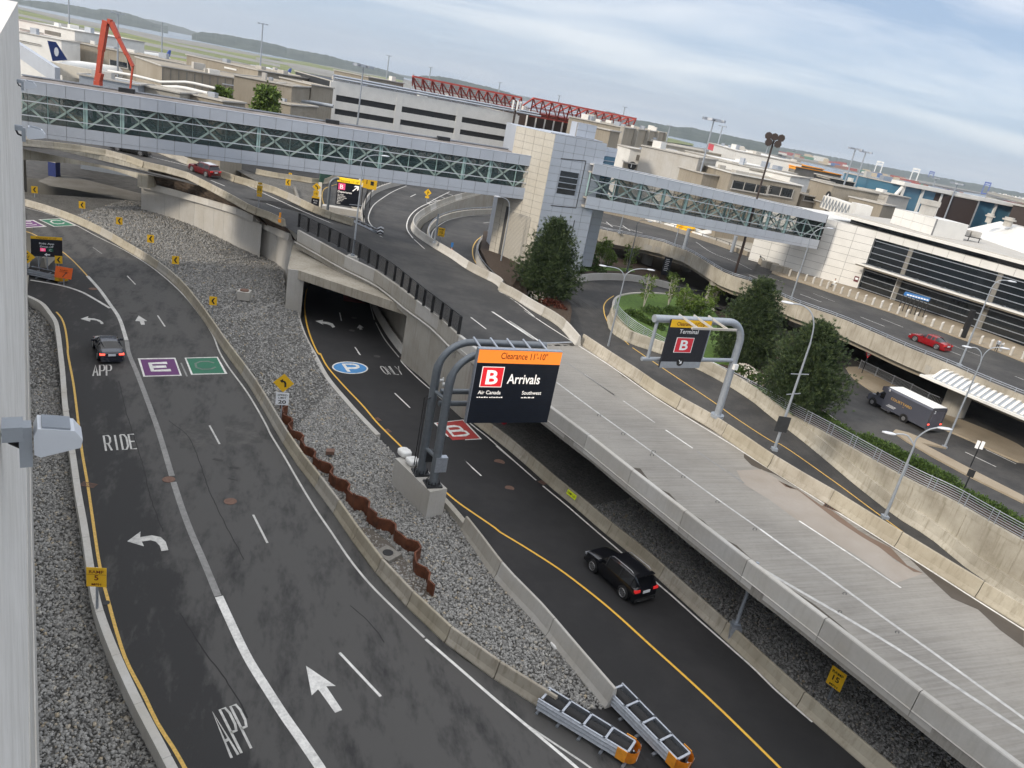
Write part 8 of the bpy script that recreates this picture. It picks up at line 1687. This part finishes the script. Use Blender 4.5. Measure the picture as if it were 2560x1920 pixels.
def plane(c, tail, nose, tip, dist, label, tm, fus='white', belly=True, n=1.0):
 d0 = ray(*px(c, *tail)); a = CAM+d0*(dist/math.hypot(d0.x, d0.y)); b2 = pw(c, *nose, a.z); d = (b2-a).normalized(); L = (b2-a).length; r = L*.062; n_ = V((-d.y, d.x, 0)); e = empty('airliner', V((a.x, a.y, -4)), 0, label, 'airplane')
 st = [(0,.12),(.06,.4),(.16,.8),(.26,1),(.86,1),(.93,.85),(.975,.55),(1,.1)]; g = MB(); g.tube([a+d*L*t for t, _ in st], [r*k for _, k in st], 14); g.build('fuselage', M[fus], e)
 h = hv(a+d*L*.02, c, *tip)-a.z; g = MB(); f0 = [a+d*L*.02+UP*r*.5, a+d*L*.15+UP*r*.9, a+d*L*.05+UP*h, a-d*L*.02+UP*h]; g.add([p+n_*.15 for p in f0]+[p-n_*.15 for p in f0], [(0,1,2,3), (7,6,5,4), (0,4,5,1), (1,5,6,2), (2,6,7,3), (3,7,4,0)]); t_ = g.build('tail_fin', M[tm], e)
 if tm == 'navy':
  g = MB(); c_ = f0[0].lerp(f0[2], .5)+d*L*.015; nn2 = -n_ if n_.dot(c_) > 0 else n_; g.poly([c_+nn2*.2+(d*math.cos(k)*.55+UP*math.sin(k))*h*.2 for k in [2*math.pi*q/10 for q in range(10)]]); g.build('tail_emblem', M['sign_white'], t_)
 for s in (-1, 1):
  g = MB(); g.add([a+d*L*.62-UP*r*.5, a+d*L*.42-UP*r*.5, a+d*L*.34+n_*s*L*.42+UP*r*.3, a+d*L*.40+n_*s*L*.42+UP*r*.3], [(0,1,2,3), (3,2,1,0)]); g.build('wing', M['conc_new'], e); g = MB(); g.add([a+d*L*.13, a+d*L*.03, a+n_*s*L*.16, a+d*L*.04+n_*s*L*.16], [(0,1,2,3), (3,2,1,0)]); g.build('tailplane', M[fus], e)
  g = MB(); q = a+d*L*.52+n_*s*L*.16-UP*r*1.2; g.tube([q, q+d*L*.08], [r*.4, r*.45], 10); g.build('engine', M[tm], e)
 return e
plane('A', (400,510), (1195,612), (345,315), 255, 'white airliner with navy tail and pale emblem behind the orange boom', 'navy'); M['red_liv'] = plain('red_livery', (.55, .02, .03), .35)
plane('A', (370,455), (-500,290), (420,330), 290, 'red airliner tail section cut by the garage wall', 'red_liv', 'red_liv')
for i, (c, tl_, ns, tp3, ds, lab) in enumerate((('A',(1345,462),(1100,430),(1360,400),420,'small airliner with blue fin beyond the concourse'), ('B',(150,385),(-70,360),(115,345),420,'white airliner with blue fin left of the hangar'), ('B',(275,398),(90,372),(312,358),430,'white airliner with bright blue lettered fin above the hangar'), ('B',(440,445),(330,425),(405,413),440,'airliner whose blue fin shows at the hangar end'), ('B',(530,470),(640,490),(545,425),400,'airliner with dark blue fin beside the white garage'))):
 plane(c, tl_, ns, tp3, ds, lab, 'blue_liv')
e = empty('concrete_pump_boom', V((*dep('A', 775, 640, 112).xy, 0)), 0, 'tall folded orange red concrete pump boom rising behind the footbridge', 'boom'); M['boom'] = plain('boom_red', (.42, .055, .025), .45)
Z_ = lambda x, y, dd=112: dep('A', x, y, dd)
for nm, pts, r in (('lower_boom', [(775,760), (775,640), (790,575)], [.75,.7,.6]), ('main_boom', [(778,575), (800,400), (838,165)], [.5,.62,.75]), ('folded_boom', [(855,165), (880,175), (935,300), (1000,430)], [.55,.5,.4,.35]), ('outer_boom', [(1000,420), (1050,525)], [.35,.3]), ('hose_arm', [(1050,520), (1040,600), (1025,740)], [.2,.18,.15])):
 g = MB(); P_ = [Z_(*p) for p in pts]
 for a, b2, w in zip(P_, P_[1:], r): g.bar(a, b2, w*1.15, w*1.15)
 g.build(nm, M['boom'], e)
g = MB(); g.tube([Z_(*p) for p in ((860,190), (905,270), (950,330), (1010,470), (1030,560))], .12, 6); g.build('hose', M['black'], e)
e, pl, zt = B_('B', (612,455), (2050,735), 215, -4, 40, 'dark', 'white multi storey parking garage with long dark openings', name='parking_garage', cat_='parking garage', p1dist=236)  # block coloured near-black to stand for the shade inside the openings
bw_ = pl.L/3
for k, (h0, h1) in enumerate(((2.6, 0), (6.0, 4.1), (9.2, 7.4), (12.4, 10.6), (15.6, 13.8))): g = MB(); pl.box(g, -.3, pl.L+.3, zt-h0-.4, zt-h1-.4 if k else zt+.3, 0, .55); g.build('parapet_band', M['white_panel'], e)
for k in range(4): g = MB(); s = k*bw_; pl.box(g, s-.9, s+.9, -4, zt, .02, .62); g.build('column', M['white_panel'], e)
for k in range(12): g = MB(); s = (k+.5)*pl.L/12; pl.box(g, s-.25, s+.25, -4, zt-2, -1.5, -.6); g.build('inner_column', M['conc'], e)
for o_, zz_ in ((.6, .9), (-.6, 1.5)): g = MB(); g.tube([pl.at(0, zt+zz_, o_), pl.at(pl.L+8, zt+zz_, o_)], .28, 8); g.build('roof_pipe', M['galv'], e)
for k in range(14): g = MB(); s = k*pl.L/13; pl.box(g, s-.06, s+.06, zt+.3, zt+1.9, -.1, .1); g.build('pipe_post', M['galv'], e)
f = V((*pl.at(pl.L-1.5, 0, 2).xy, 0)); g = MB(); tz2 = hv(f, 'B', 2035, 600); g.tube([f, V((f.x, f.y, tz2))], .3, 8)
for k in range(5): a = k*1.25; g.box(f.x+math.cos(a)*1.2-.2, f.x+math.cos(a)*1.2+.2, f.y+math.sin(a)-.15, f.y+math.sin(a)+.15, tz2-2.6, tz2, 1)
g.build('antenna_mast', [M['brown'], M['white']], None, 'dark antenna mast with white panels at the right end of the white garage', 'antenna mast')
M['redsteel'] = plain('red_steel', (.55, .09, .07), .5); M['redroof'] = plain('red_lattice_panel', (.50, .12, .09), .6)
def truss(c, p0, p1, d0, d1, lab, n):
 e, pl, zt = B_(c, p0, p1, d0, -4, 18, 'brown', lab, name='canopy_hall', cat_='terminal building', cap='redsteel', p1dist=d1)
 for k in range(n+1):
  s = pl.L*k/n; g = MB(); g.bar(pl.at(s, zt-1, 1.5), pl.at(s-5, zt+4.2, 8), .4); g.bar(pl.at(s, zt+1.5, -3), pl.at(s-5, zt+4.2, 8), .35); g.bar(pl.at(s, zt-6, .2), pl.at(s, zt-1, .2), .5, m=1); g.build('truss', [M['redsteel'], M['white_panel']], e)
  if k < n: g = MB(); s2 = pl.L*(k+1)/n; [g.bar(pl.at(s-5*q, zt-.95+5.1*q, 1.4+6.6*q), pl.at(s2-5*q, zt-.95+5.1*q, 1.4+6.6*q), .5, .1) for q in [j/9 for j in range(10)]]; g.build('lattice_panel', M['redroof'], e); g = MB(); g.bar(pl.at(s-5, zt+4.15, 8.05), pl.at(s2, zt-.9, 1.5), .28); g.bar(pl.at(s-2.5, zt+1.6, 4.8), pl.at(s2-2.5, zt+1.6, 4.8), .25); g.build('brace', M['redsteel'], e)
 g = MB(); g.bar(pl.at(-5, zt+4.2, 8), pl.at(pl.L-5, zt+4.2, 8), .55); g.bar(pl.at(0, zt-1, 1.5), pl.at(pl.L, zt-1, 1.5), .5); g.build('long_beam', M['redsteel'], e)
truss('B', (1260,530), (2090,660), 262, 280, 'dark hall under the left red trussed canopy', 12); truss('C', (250,250), (1040,372), 255, 285, 'dark hall under the right red trussed canopy', 12)
B_('C', (905,400), (980,412), 172, 0, 9, 'conc_brown', 'brown grey block just right of the tower top'); e, pl, zt = B_('C', (985,372), (1330,415), 210, 0, 14, 'conc_brown', 'tall fluted beige tower block beside the red canopy')
for k in range(5): g = MB(); pl.box(g, pl.L*k/4-.5, pl.L*k/4+.5, 0, zt+.2, .05, 1.1); g.build('fin', M['conc'], e)
B_('C', (1280,500), (1780,590), 262.5, -4, 60, 'conc', 'flat pale rooftop spreading behind the fluted block'); B_('C', (1500,560), (1870,650), 218.75, -4, 20, 'white_panel', 'low pale roof with vents right of the white penthouse')
e, pl, zt = B_('C', (1020,650), (1575,760), 184.8, 0, 16, 'conc_brown', 'beige concourse end with round number plates 1 and 3')
for x, y, t in ((1075,678,'1'), (1145,693,'3')):
 s, h = pl.sh('C', x, y); g = MB(); g.poly([pl.at(s+math.cos(R(a))*.95, h+math.sin(R(a))*.95, .1) for a in range(0, 360, 18)]); pb = g.build('number_plate', M['black'], e); text_on(pb, t, pl.at(s-.25, h-.45, .15), pl.d if pl.d.x > 0 else -pl.d, UP, .9, 'sign_white')
B_('C', (1065,540), (1400,602), 187.6, 4, 8, 'white_panel', 'white metal penthouse with door and louvres', [('louvre', 'conc_dark', (1112,590,1140,640)), ('door', 'conc_new', (1180,610,1215,665)), ('louvre', 'conc', (1250,625,1278,650))]); B_('C', (1400,602), (1480,560), 188.3, 4, 6, 'conc', 'pale side wall at the end of the white penthouse', p1dist=205)
B_('C', (1605,615), (1745,632), 179.2, 0, 14, 'conc_new', 'white plant room with grey grilles among the rooftops', [('louvre', 'conc', (1620,650,1665,700)), ('louvre', 'conc', (1672,658,1715,708))]); B_('C', (1745,632), (2330,760), 198.8, 0, 12, 'white_panel', 'long white roof step behind the glazed terminal', [('louvre', 'conc_dark', (2005,700,2110,735))]); B_('C', (1640,740), (1865,778), 173.6, 0, 12, 'conc_brown', 'beige ribbed wall left of the glazed terminal windows')
B_('C', (1862,735), (2420,838), 172, 2, 14, 'conc_brown', 'terminal block with deep white roof slab and dark tinted windows', [('window', 'glass', (1872,790,2130,900)), ('window', 'glass', (2160,830,2330,930)), ('pillar', 'conc', (2133,830,2155,920))], cap='white_panel')
B_('D', (385,755), (545,790), 210, 0, 14, 'conc_brown', 'beige block behind the right end of the glazed terminal'); e, pl, zt = B_('D', (545,790), (705,830), 189, 0, 12, 'conc_brown', 'tall beige block with a round number 4 plate', [('window', 'glass', (470,915,640,965))])
s, h = pl.sh('D', 667, 912); g = MB(); g.poly([pl.at(s+math.cos(R(a))*.9, h+math.sin(R(a))*.9, .1) for a in range(0, 360, 18)]); pb = g.build('number_plate', M['black'], e); text_on(pb, '4', pl.at(s-.3, h-.45, .15), pl.d if pl.d.x > 0 else -pl.d, UP, .9, 'sign_white')
B_('D', (465,905), (720,950), 184.8, 0, 6, 'conc_brown', 'low dark windowed strip below the number 4 block', [('window', 'glass', (475,915,640,975))]); B_('D', (690,895), (1140,985), 210, 0, 16, 'conc_brown', 'beige gate building with a long dark window band', [('window', 'glass', (790,965,1080,1060))]); B_('D', (905,850), (1145,905), 217, 4, 8, 'conc_new', 'white rooftop box with two grey grilles', [('louvre', 'conc', (985,895,1045,935)), ('louvre', 'conc', (1055,910,1110,948))])
B_('D', (1100,985), (1200,1000), 179.2, 0, 8, 'conc_brown', 'narrow brown wall left of the white roof box')
B_('D', (830,735), (1255,835), 260, -4, 20, 'brown', 'long brown hall with a pale lower band before the harbour', [('band', 'white_panel', (845,815,1240,845))])
B_('C', (1885,565), (2230,640), 270, -4, 20, 'conc_dark', 'building with a bright orange roof band by the harbour, left part', [('band', 'orange', (1890,570,2225,665))], cap='orange'); e, pl, zt = B_('D', (15,598), (410,685), 268, -4, 20, 'conc_dark', 'building with a bright orange roof band by the harbour, right part', [('band', 'orange', (20,605,408,706))], cap='orange')
B_('C', (1680,495), (1900,560), 330, -4, 20, 'white_panel', 'white and red hangar at the edge of the harbour', [('band', 'red_sign', (1685,500,1712,560))]); B_('D', (560,740), (690,775), 250, 0, 10, 'dark', 'dark steel framed box on the far rooftops', [('panel', 'conc', (575,760,680,780))])
e, pl, zt = B_('D', (1265,835), (2125,1015), 222.5, -2, 26, 'glass_blue', 'blue glazed hall with white mullions and pale curved roof edge', name='glass_hall', p1dist=245)
for k in range(7): g = MB(); pl.box(g, pl.L*k/6-.3, pl.L*k/6+.3, -2, zt, .03, .5); g.build('mullion_fin', M['white_panel'], e)
g = MB(); pl.box(g, -1, pl.L+1, zt, zt+.9, -4, 1.2); g.build('roof', M['white_panel'], e)
g = MB(); s0, _ = pl.sh('D', 1120, 905); pts = [pl.at(s0*(1-math.sin(a)), zt-7.5+7.5*math.sin(a)**1.0, 0) for a in [R(90)*k/8 for k in range(9)]]; g.tube(pts, .5, 6); g.build('arch', M['white_panel'], e); g = MB(); g.poly([pl.at(0, zt-9, -.1)]+pts); g.build('arch_glazing', M['glass'], e)
B_('D', (2130,985), (2400,1040), 230, -2, 20, 'brown', 'dark brown roofed building behind the white roof hood')
e, pl, zt = B_('D', (1925,880), (2330,975), 1500, 1, 60, 'conc_cream', 'long beige waterfront building across the harbour at the right');
for k in range(4): g = MB(); pl.box(g, 2, pl.L, zt-6-k*6, zt-3-k*6, .1, .6); g.build('window_band', M['glass'], e)
a, b2 = dep('D', 655, 965, 172), dep('D', 880, 1045, 162); g = MB(); g.bar(a, b2, 2.6, 2.6); c_ = dep('D', 915, 1045, 160); g.box(c_.x-1.6, c_.x+1.6, c_.y-1.6, c_.y+1.6, c_.z-1.5, c_.z+1.6); e = g.build('jet_bridge', M['white_panel'], None, 'white jet bridge reaching toward a gate among the right rooftops', 'jet bridge'); g = MB(); n_ = V((-(b2-a).y, (b2-a).x, 0)).normalized(); n_ = n_ if n_.dot(-a) > 0 else -n_
for k in range(9): g.bar(a.lerp(b2, k/9)+n_*1.4-UP*1.1, a.lerp(b2, (k+.5)/9)+n_*1.4+UP*1.1, .15); g.bar(a.lerp(b2, (k+.5)/9)+n_*1.4+UP*1.1, a.lerp(b2, (k+1)/9)+n_*1.4-UP*1.1, .15)
g.build('lattice', M['steel'], e)
ap = PL(['C', (560,960), (1000,1050), (1500,1190), (2000,1370), (2300,1460), (2300,900), (1500,760), (560,780)], ZU-1.2); g = MB(); A = sum(ap[i].x*ap[(i+1) % 8].y-ap[(i+1) % 8].x*ap[i].y for i in range(8)); g.poly(ap if A > 0 else ap[::-1]); g.build('apron', M['conc'], kind='structure')
for i, (x, y, mk, lab) in enumerate(((900,1055,'white','white ground vehicle with folded ramp nearest the tower on the apron'), (960,1068,'white','second white ground vehicle from the tower on the apron'), (1085,1112,'white','white ground loader third from the tower'), (1245,1155,'white','white ground loader below the middle of the sloping footbridge'), (1400,1200,'white','white ground loader left of the yellow one'), (1490,1238,'yellow','yellow ground loader behind the dark parapet railing'), (1615,1275,'white','white ground loader right of the yellow one'))):
 f = pw('C', x, y+14, ZU-1.2)+V((0, 3, 0)); d = (UF[20]-UF[10]).normalized(); n_ = V((-d.y, d.x, 0)); e = empty('ground_loader', f, 0, lab, 'ground vehicle', 'white ground vehicles on the apron'); g = MB(); g.obox(f+UP*.9, d*1.9, n_*.8, UP*.45); g.obox(f+UP*1.6-d*1.2, d*.6, n_*.7, UP*.5); g.build('body', M[mk], e); g = MB(); g.bar(f+UP*1.3-d*1.0, f+UP*2.6+d*3.0, .8, .25, up=n_); g.build('belt', M[mk], e)
 for a in (-1.2, 1.2): g = MB(); g.tube([f+d*a+n_*.9+UP*.4, f+d*a-n_*.9+UP*.4], .4, 12); g.build('wheel', M['rubber'], e)
# -- harbour cranes and containers
def crane(x0, y0, x1, y1, mk, lab):
 f = pw('D', x0, y0, 1.5); h = hv(f, 'D', x1, y1)-1.5; d = V((f.y, -f.x, 0)).normalized(); w = h*.42; n_ = V((-d.y, d.x, 0)); e = empty('port_crane', f, 0, lab, 'port crane', 'gantry cranes across the harbour'); t = h*.045
 for s in (0, 1):
  for q in (0, 1): g = MB(); g.bar(f+d*w*s+n_*q*h*.3, f+d*w*s+n_*q*h*.3+UP*h, t*1.3, t*1.3); g.build('leg', M[mk], e)
 g = MB(); g.bar(f+UP*h*.97-d*w*.1, f+d*w*1.1+UP*h*.97, t*2, t*2.6); g.bar(f+UP*h*.8, f+d*w+UP*h*.8, t*1.5, t*1.5); g.bar(f+UP*h*.08, f+d*w+UP*h*.08, t*1.5, t*2); g.build('cross_beam', M[mk], e); g = MB(); g.bar(f+d*w*.5+UP*h-n_*h*.1, f+d*w*.5+UP*h+n_*h*.7, t*2, t*2); g.build('boom', M[mk], e)
crane(1020,748,1062,642,'white','leftmost white gantry crane across the harbour'); crane(1302,808,1345,697,'white','second white gantry crane across the harbour'); crane(1442,800,1478,722,'blue_liv','blue gantry crane next to the white pair'); crane(1872,900,1905,805,'blue_liv','blue gantry crane at the right end of the harbour')
cols = [plain('container_'+n_, c_, .6) for n_, c_ in (('red', (.28, .05, .04)), ('brown', (.22, .10, .07)), ('white', (.55, .55, .52)), ('blue', (.05, .12, .28)), ('tan', (.42, .35, .25)), ('green', (.06, .18, .12)))]
rr = random.Random(5)
for i in range(75):
 x = rr.uniform(60, 1900); y = 588+(x-300)*.258 if x > 300 else 535+x*.2; y -= rr.uniform(4, 22)+max(0, (x-300))*.018*rr.random(); f = pw('D', x, y, 1.5); s_ = f.length/1900*3.2; w, h = s_*rr.uniform(1.5, 5), s_*rr.uniform(1.0, 3.2); d = V((f.y, -f.x, 0)).normalized(); n_ = V((-d.y, d.x, 0))
 g = MB(); g.obox(f+UP*h/2, d*w, n_*w*.5, UP*h/2); g.build('container_stack', cols[rr.randrange(6) if rr.random() > .45 else rr.choice((0, 1, 4))], None, 'tiny coloured stack of containers on the quay across the harbour', 'containers', 'container stacks across the harbour', loc=f)
for i, (x, y, w) in enumerate(((1520,425,50), (1600,440,80))): f = pw('C', x, y+14, 1); s_ = f.length/1900/3.16; d = V((f.y, -f.x, 0)).normalized(); n_ = V((-d.y, d.x, 0)); g = MB(); g.obox(f+UP*s_*10, d*w*s_/2, n_*w*s_*.3, UP*s_*10); g.build('shore_building', M['conc_cream'], None, ['smaller beige building on the far wooded shore', 'wider beige building on the far wooded shore'][i], 'building', loc=f)
m, nt, b = mat('haze_air'); vol = nd(nt, 'ShaderNodeVolumePrincipled'); vol.inputs['Color'].default_value = (.86, .92, 1.0, 1); vol.inputs['Density'].default_value = .00007; vol.inputs['Anisotropy'].default_value = .2; nt.nodes.remove(b); nt.links.new(vol.outputs[0], nt.nodes['Material Output'].inputs['Volume'])
HAZE = MB(); HAZE.box(-15000, 15000, -400, 13000, -9, 420); m.cycles.homogeneous_volume = True; HAZE.build('haze', m, kind='stuff')
# -- camera, light, sky
cd = bpy.data.cameras.new('Camera'); cam = bpy.data.objects.new('Camera', cd); COL.objects.link(cam); SC.camera = cam
Rv = V((_cr, 0, 0))+V((0, _sp, _cp))*_sr; Uv = V((-_sr, 0, 0))+V((0, _sp, _cp))*_cr; Fv = V((0, _cp, -_sp))
cam.matrix_world = Matrix(((Rv.x, Uv.x, -Fv.x, 0), (Rv.y, Uv.y, -Fv.y, 0), (Rv.z, Uv.z, -Fv.z, CH), (0, 0, 0, 1)))
cd.sensor_width = 36; cd.lens = 36*CF/2560; cd.clip_end = 60000; cd.clip_start = .05
SUN_AZ, SUN_EL = R(-128), R(27)      # from behind the camera's left shoulder
sd_ = bpy.data.lights.new('Sun', 'SUN'); so_ = bpy.data.objects.new('Sun', sd_); COL.objects.link(so_)
sd_.energy = 1.5; sd_.angle = R(7); sd_.color = (1, .90, .76)
sv = V((math.sin(SUN_AZ)*math.cos(SUN_EL), math.cos(SUN_AZ)*math.cos(SUN_EL), math.sin(SUN_EL)))
so_.rotation_euler = sv.to_track_quat('Z', 'Y').to_euler()
w = bpy.data.worlds.new('World'); SC.world = w; w.use_nodes = True; nt = w.node_tree; bg = nt.nodes['Background']
sk = nd(nt, 'ShaderNodeTexSky', sky_type='NISHITA'); sk.sun_disc = False; sk.sun_elevation = SUN_EL; sk.sun_rotation = SUN_AZ; sk.air_density = 1.0; sk.dust_density = 1.0
tc = nd(nt, 'ShaderNodeTexCoord'); sx = nd(nt, 'ShaderNodeSeparateXYZ'); nt.links.new(tc.outputs['Generated'], sx.inputs[0])
zc = mth(nt, 'ADD', mth(nt, 'MAXIMUM', sx.outputs['Z'], 0), .09)
cx = nd(nt, 'ShaderNodeCombineXYZ'); nt.links.new(mth(nt, 'DIVIDE', sx.outputs['X'], zc), cx.inputs[0]); nt.links.new(mth(nt, 'DIVIDE', sx.outputs['Y'], zc), cx.inputs[1])
mp = nd(nt, 'ShaderNodeMapping'); mp.inputs['Rotation'].default_value = (0, 0, R(28)); mp.inputs['Scale'].default_value = (.34, .62, 1); nt.links.new(cx.outputs[0], mp.inputs['Vector'])
n1 = noise(nt, 1.0, 9, .58, mp.outputs[0], .5); n2 = noise(nt, .35, 4, .5, mp.outputs[0])
f = mth(nt, 'ADD', mth(nt, 'MULTIPLY', n1, .6), mth(nt, 'MULTIPLY', n2, .4))
cl = ramp(nt, f, .45, .60, (.185, .25, .36), (.50, .505, .53))
hz = ramp(nt, mth(nt, 'ADD', sx.outputs['Z'], 0), 0, .16, (1, 1, 1), (0, 0, 0))
cl = mix(nt, mth(nt, 'MULTIPLY', hz, .55), cl, (.30, .38, .48))
sc_ = nd(nt, 'ShaderNodeVectorMath', operation='SCALE'); nt.links.new(sk.outputs[0], sc_.inputs[0]); sc_.inputs['Scale'].default_value = .1
c2 = nd(nt, 'ShaderNodeVectorMath', operation='SCALE'); nt.links.new(cl, c2.inputs[0]); c2.inputs['Scale'].default_value = 1.0
mx = mix(nt, .85, sc_.outputs[0], c2.outputs[0])
mx = mix(nt, ramp(nt, sx.outputs['Z'], .30, .75, (0, 0, 0), (1, 1, 1)), mx, (.78, .78, .79))
up = nd(nt, 'ShaderNodeVectorMath', operation='SCALE'); nt.links.new(mx, up.inputs[0]); up.inputs['Scale'].default_value = 10.0
nt.links.new(up.outputs[0], bg.inputs['Color']); bg.inputs['Strength'].default_value = .1
SC.view_settings.view_transform = 'Standard'; SC.view_settings.look = 'None'; SC.view_settings.exposure = .95; SC.view_settings.gamma = 1
SC.cycles.use_denoising = True; SC.cycles.max_bounces = 5; SC.cycles.diffuse_bounces = 3; SC.cycles.glossy_bounces = 3; SC.cycles.transparent_max_bounces = 12
SC.cycles.volume_bounces = 0; SC.cycles.use_adaptive_sampling = True; SC.cycles.adaptive_threshold = .02
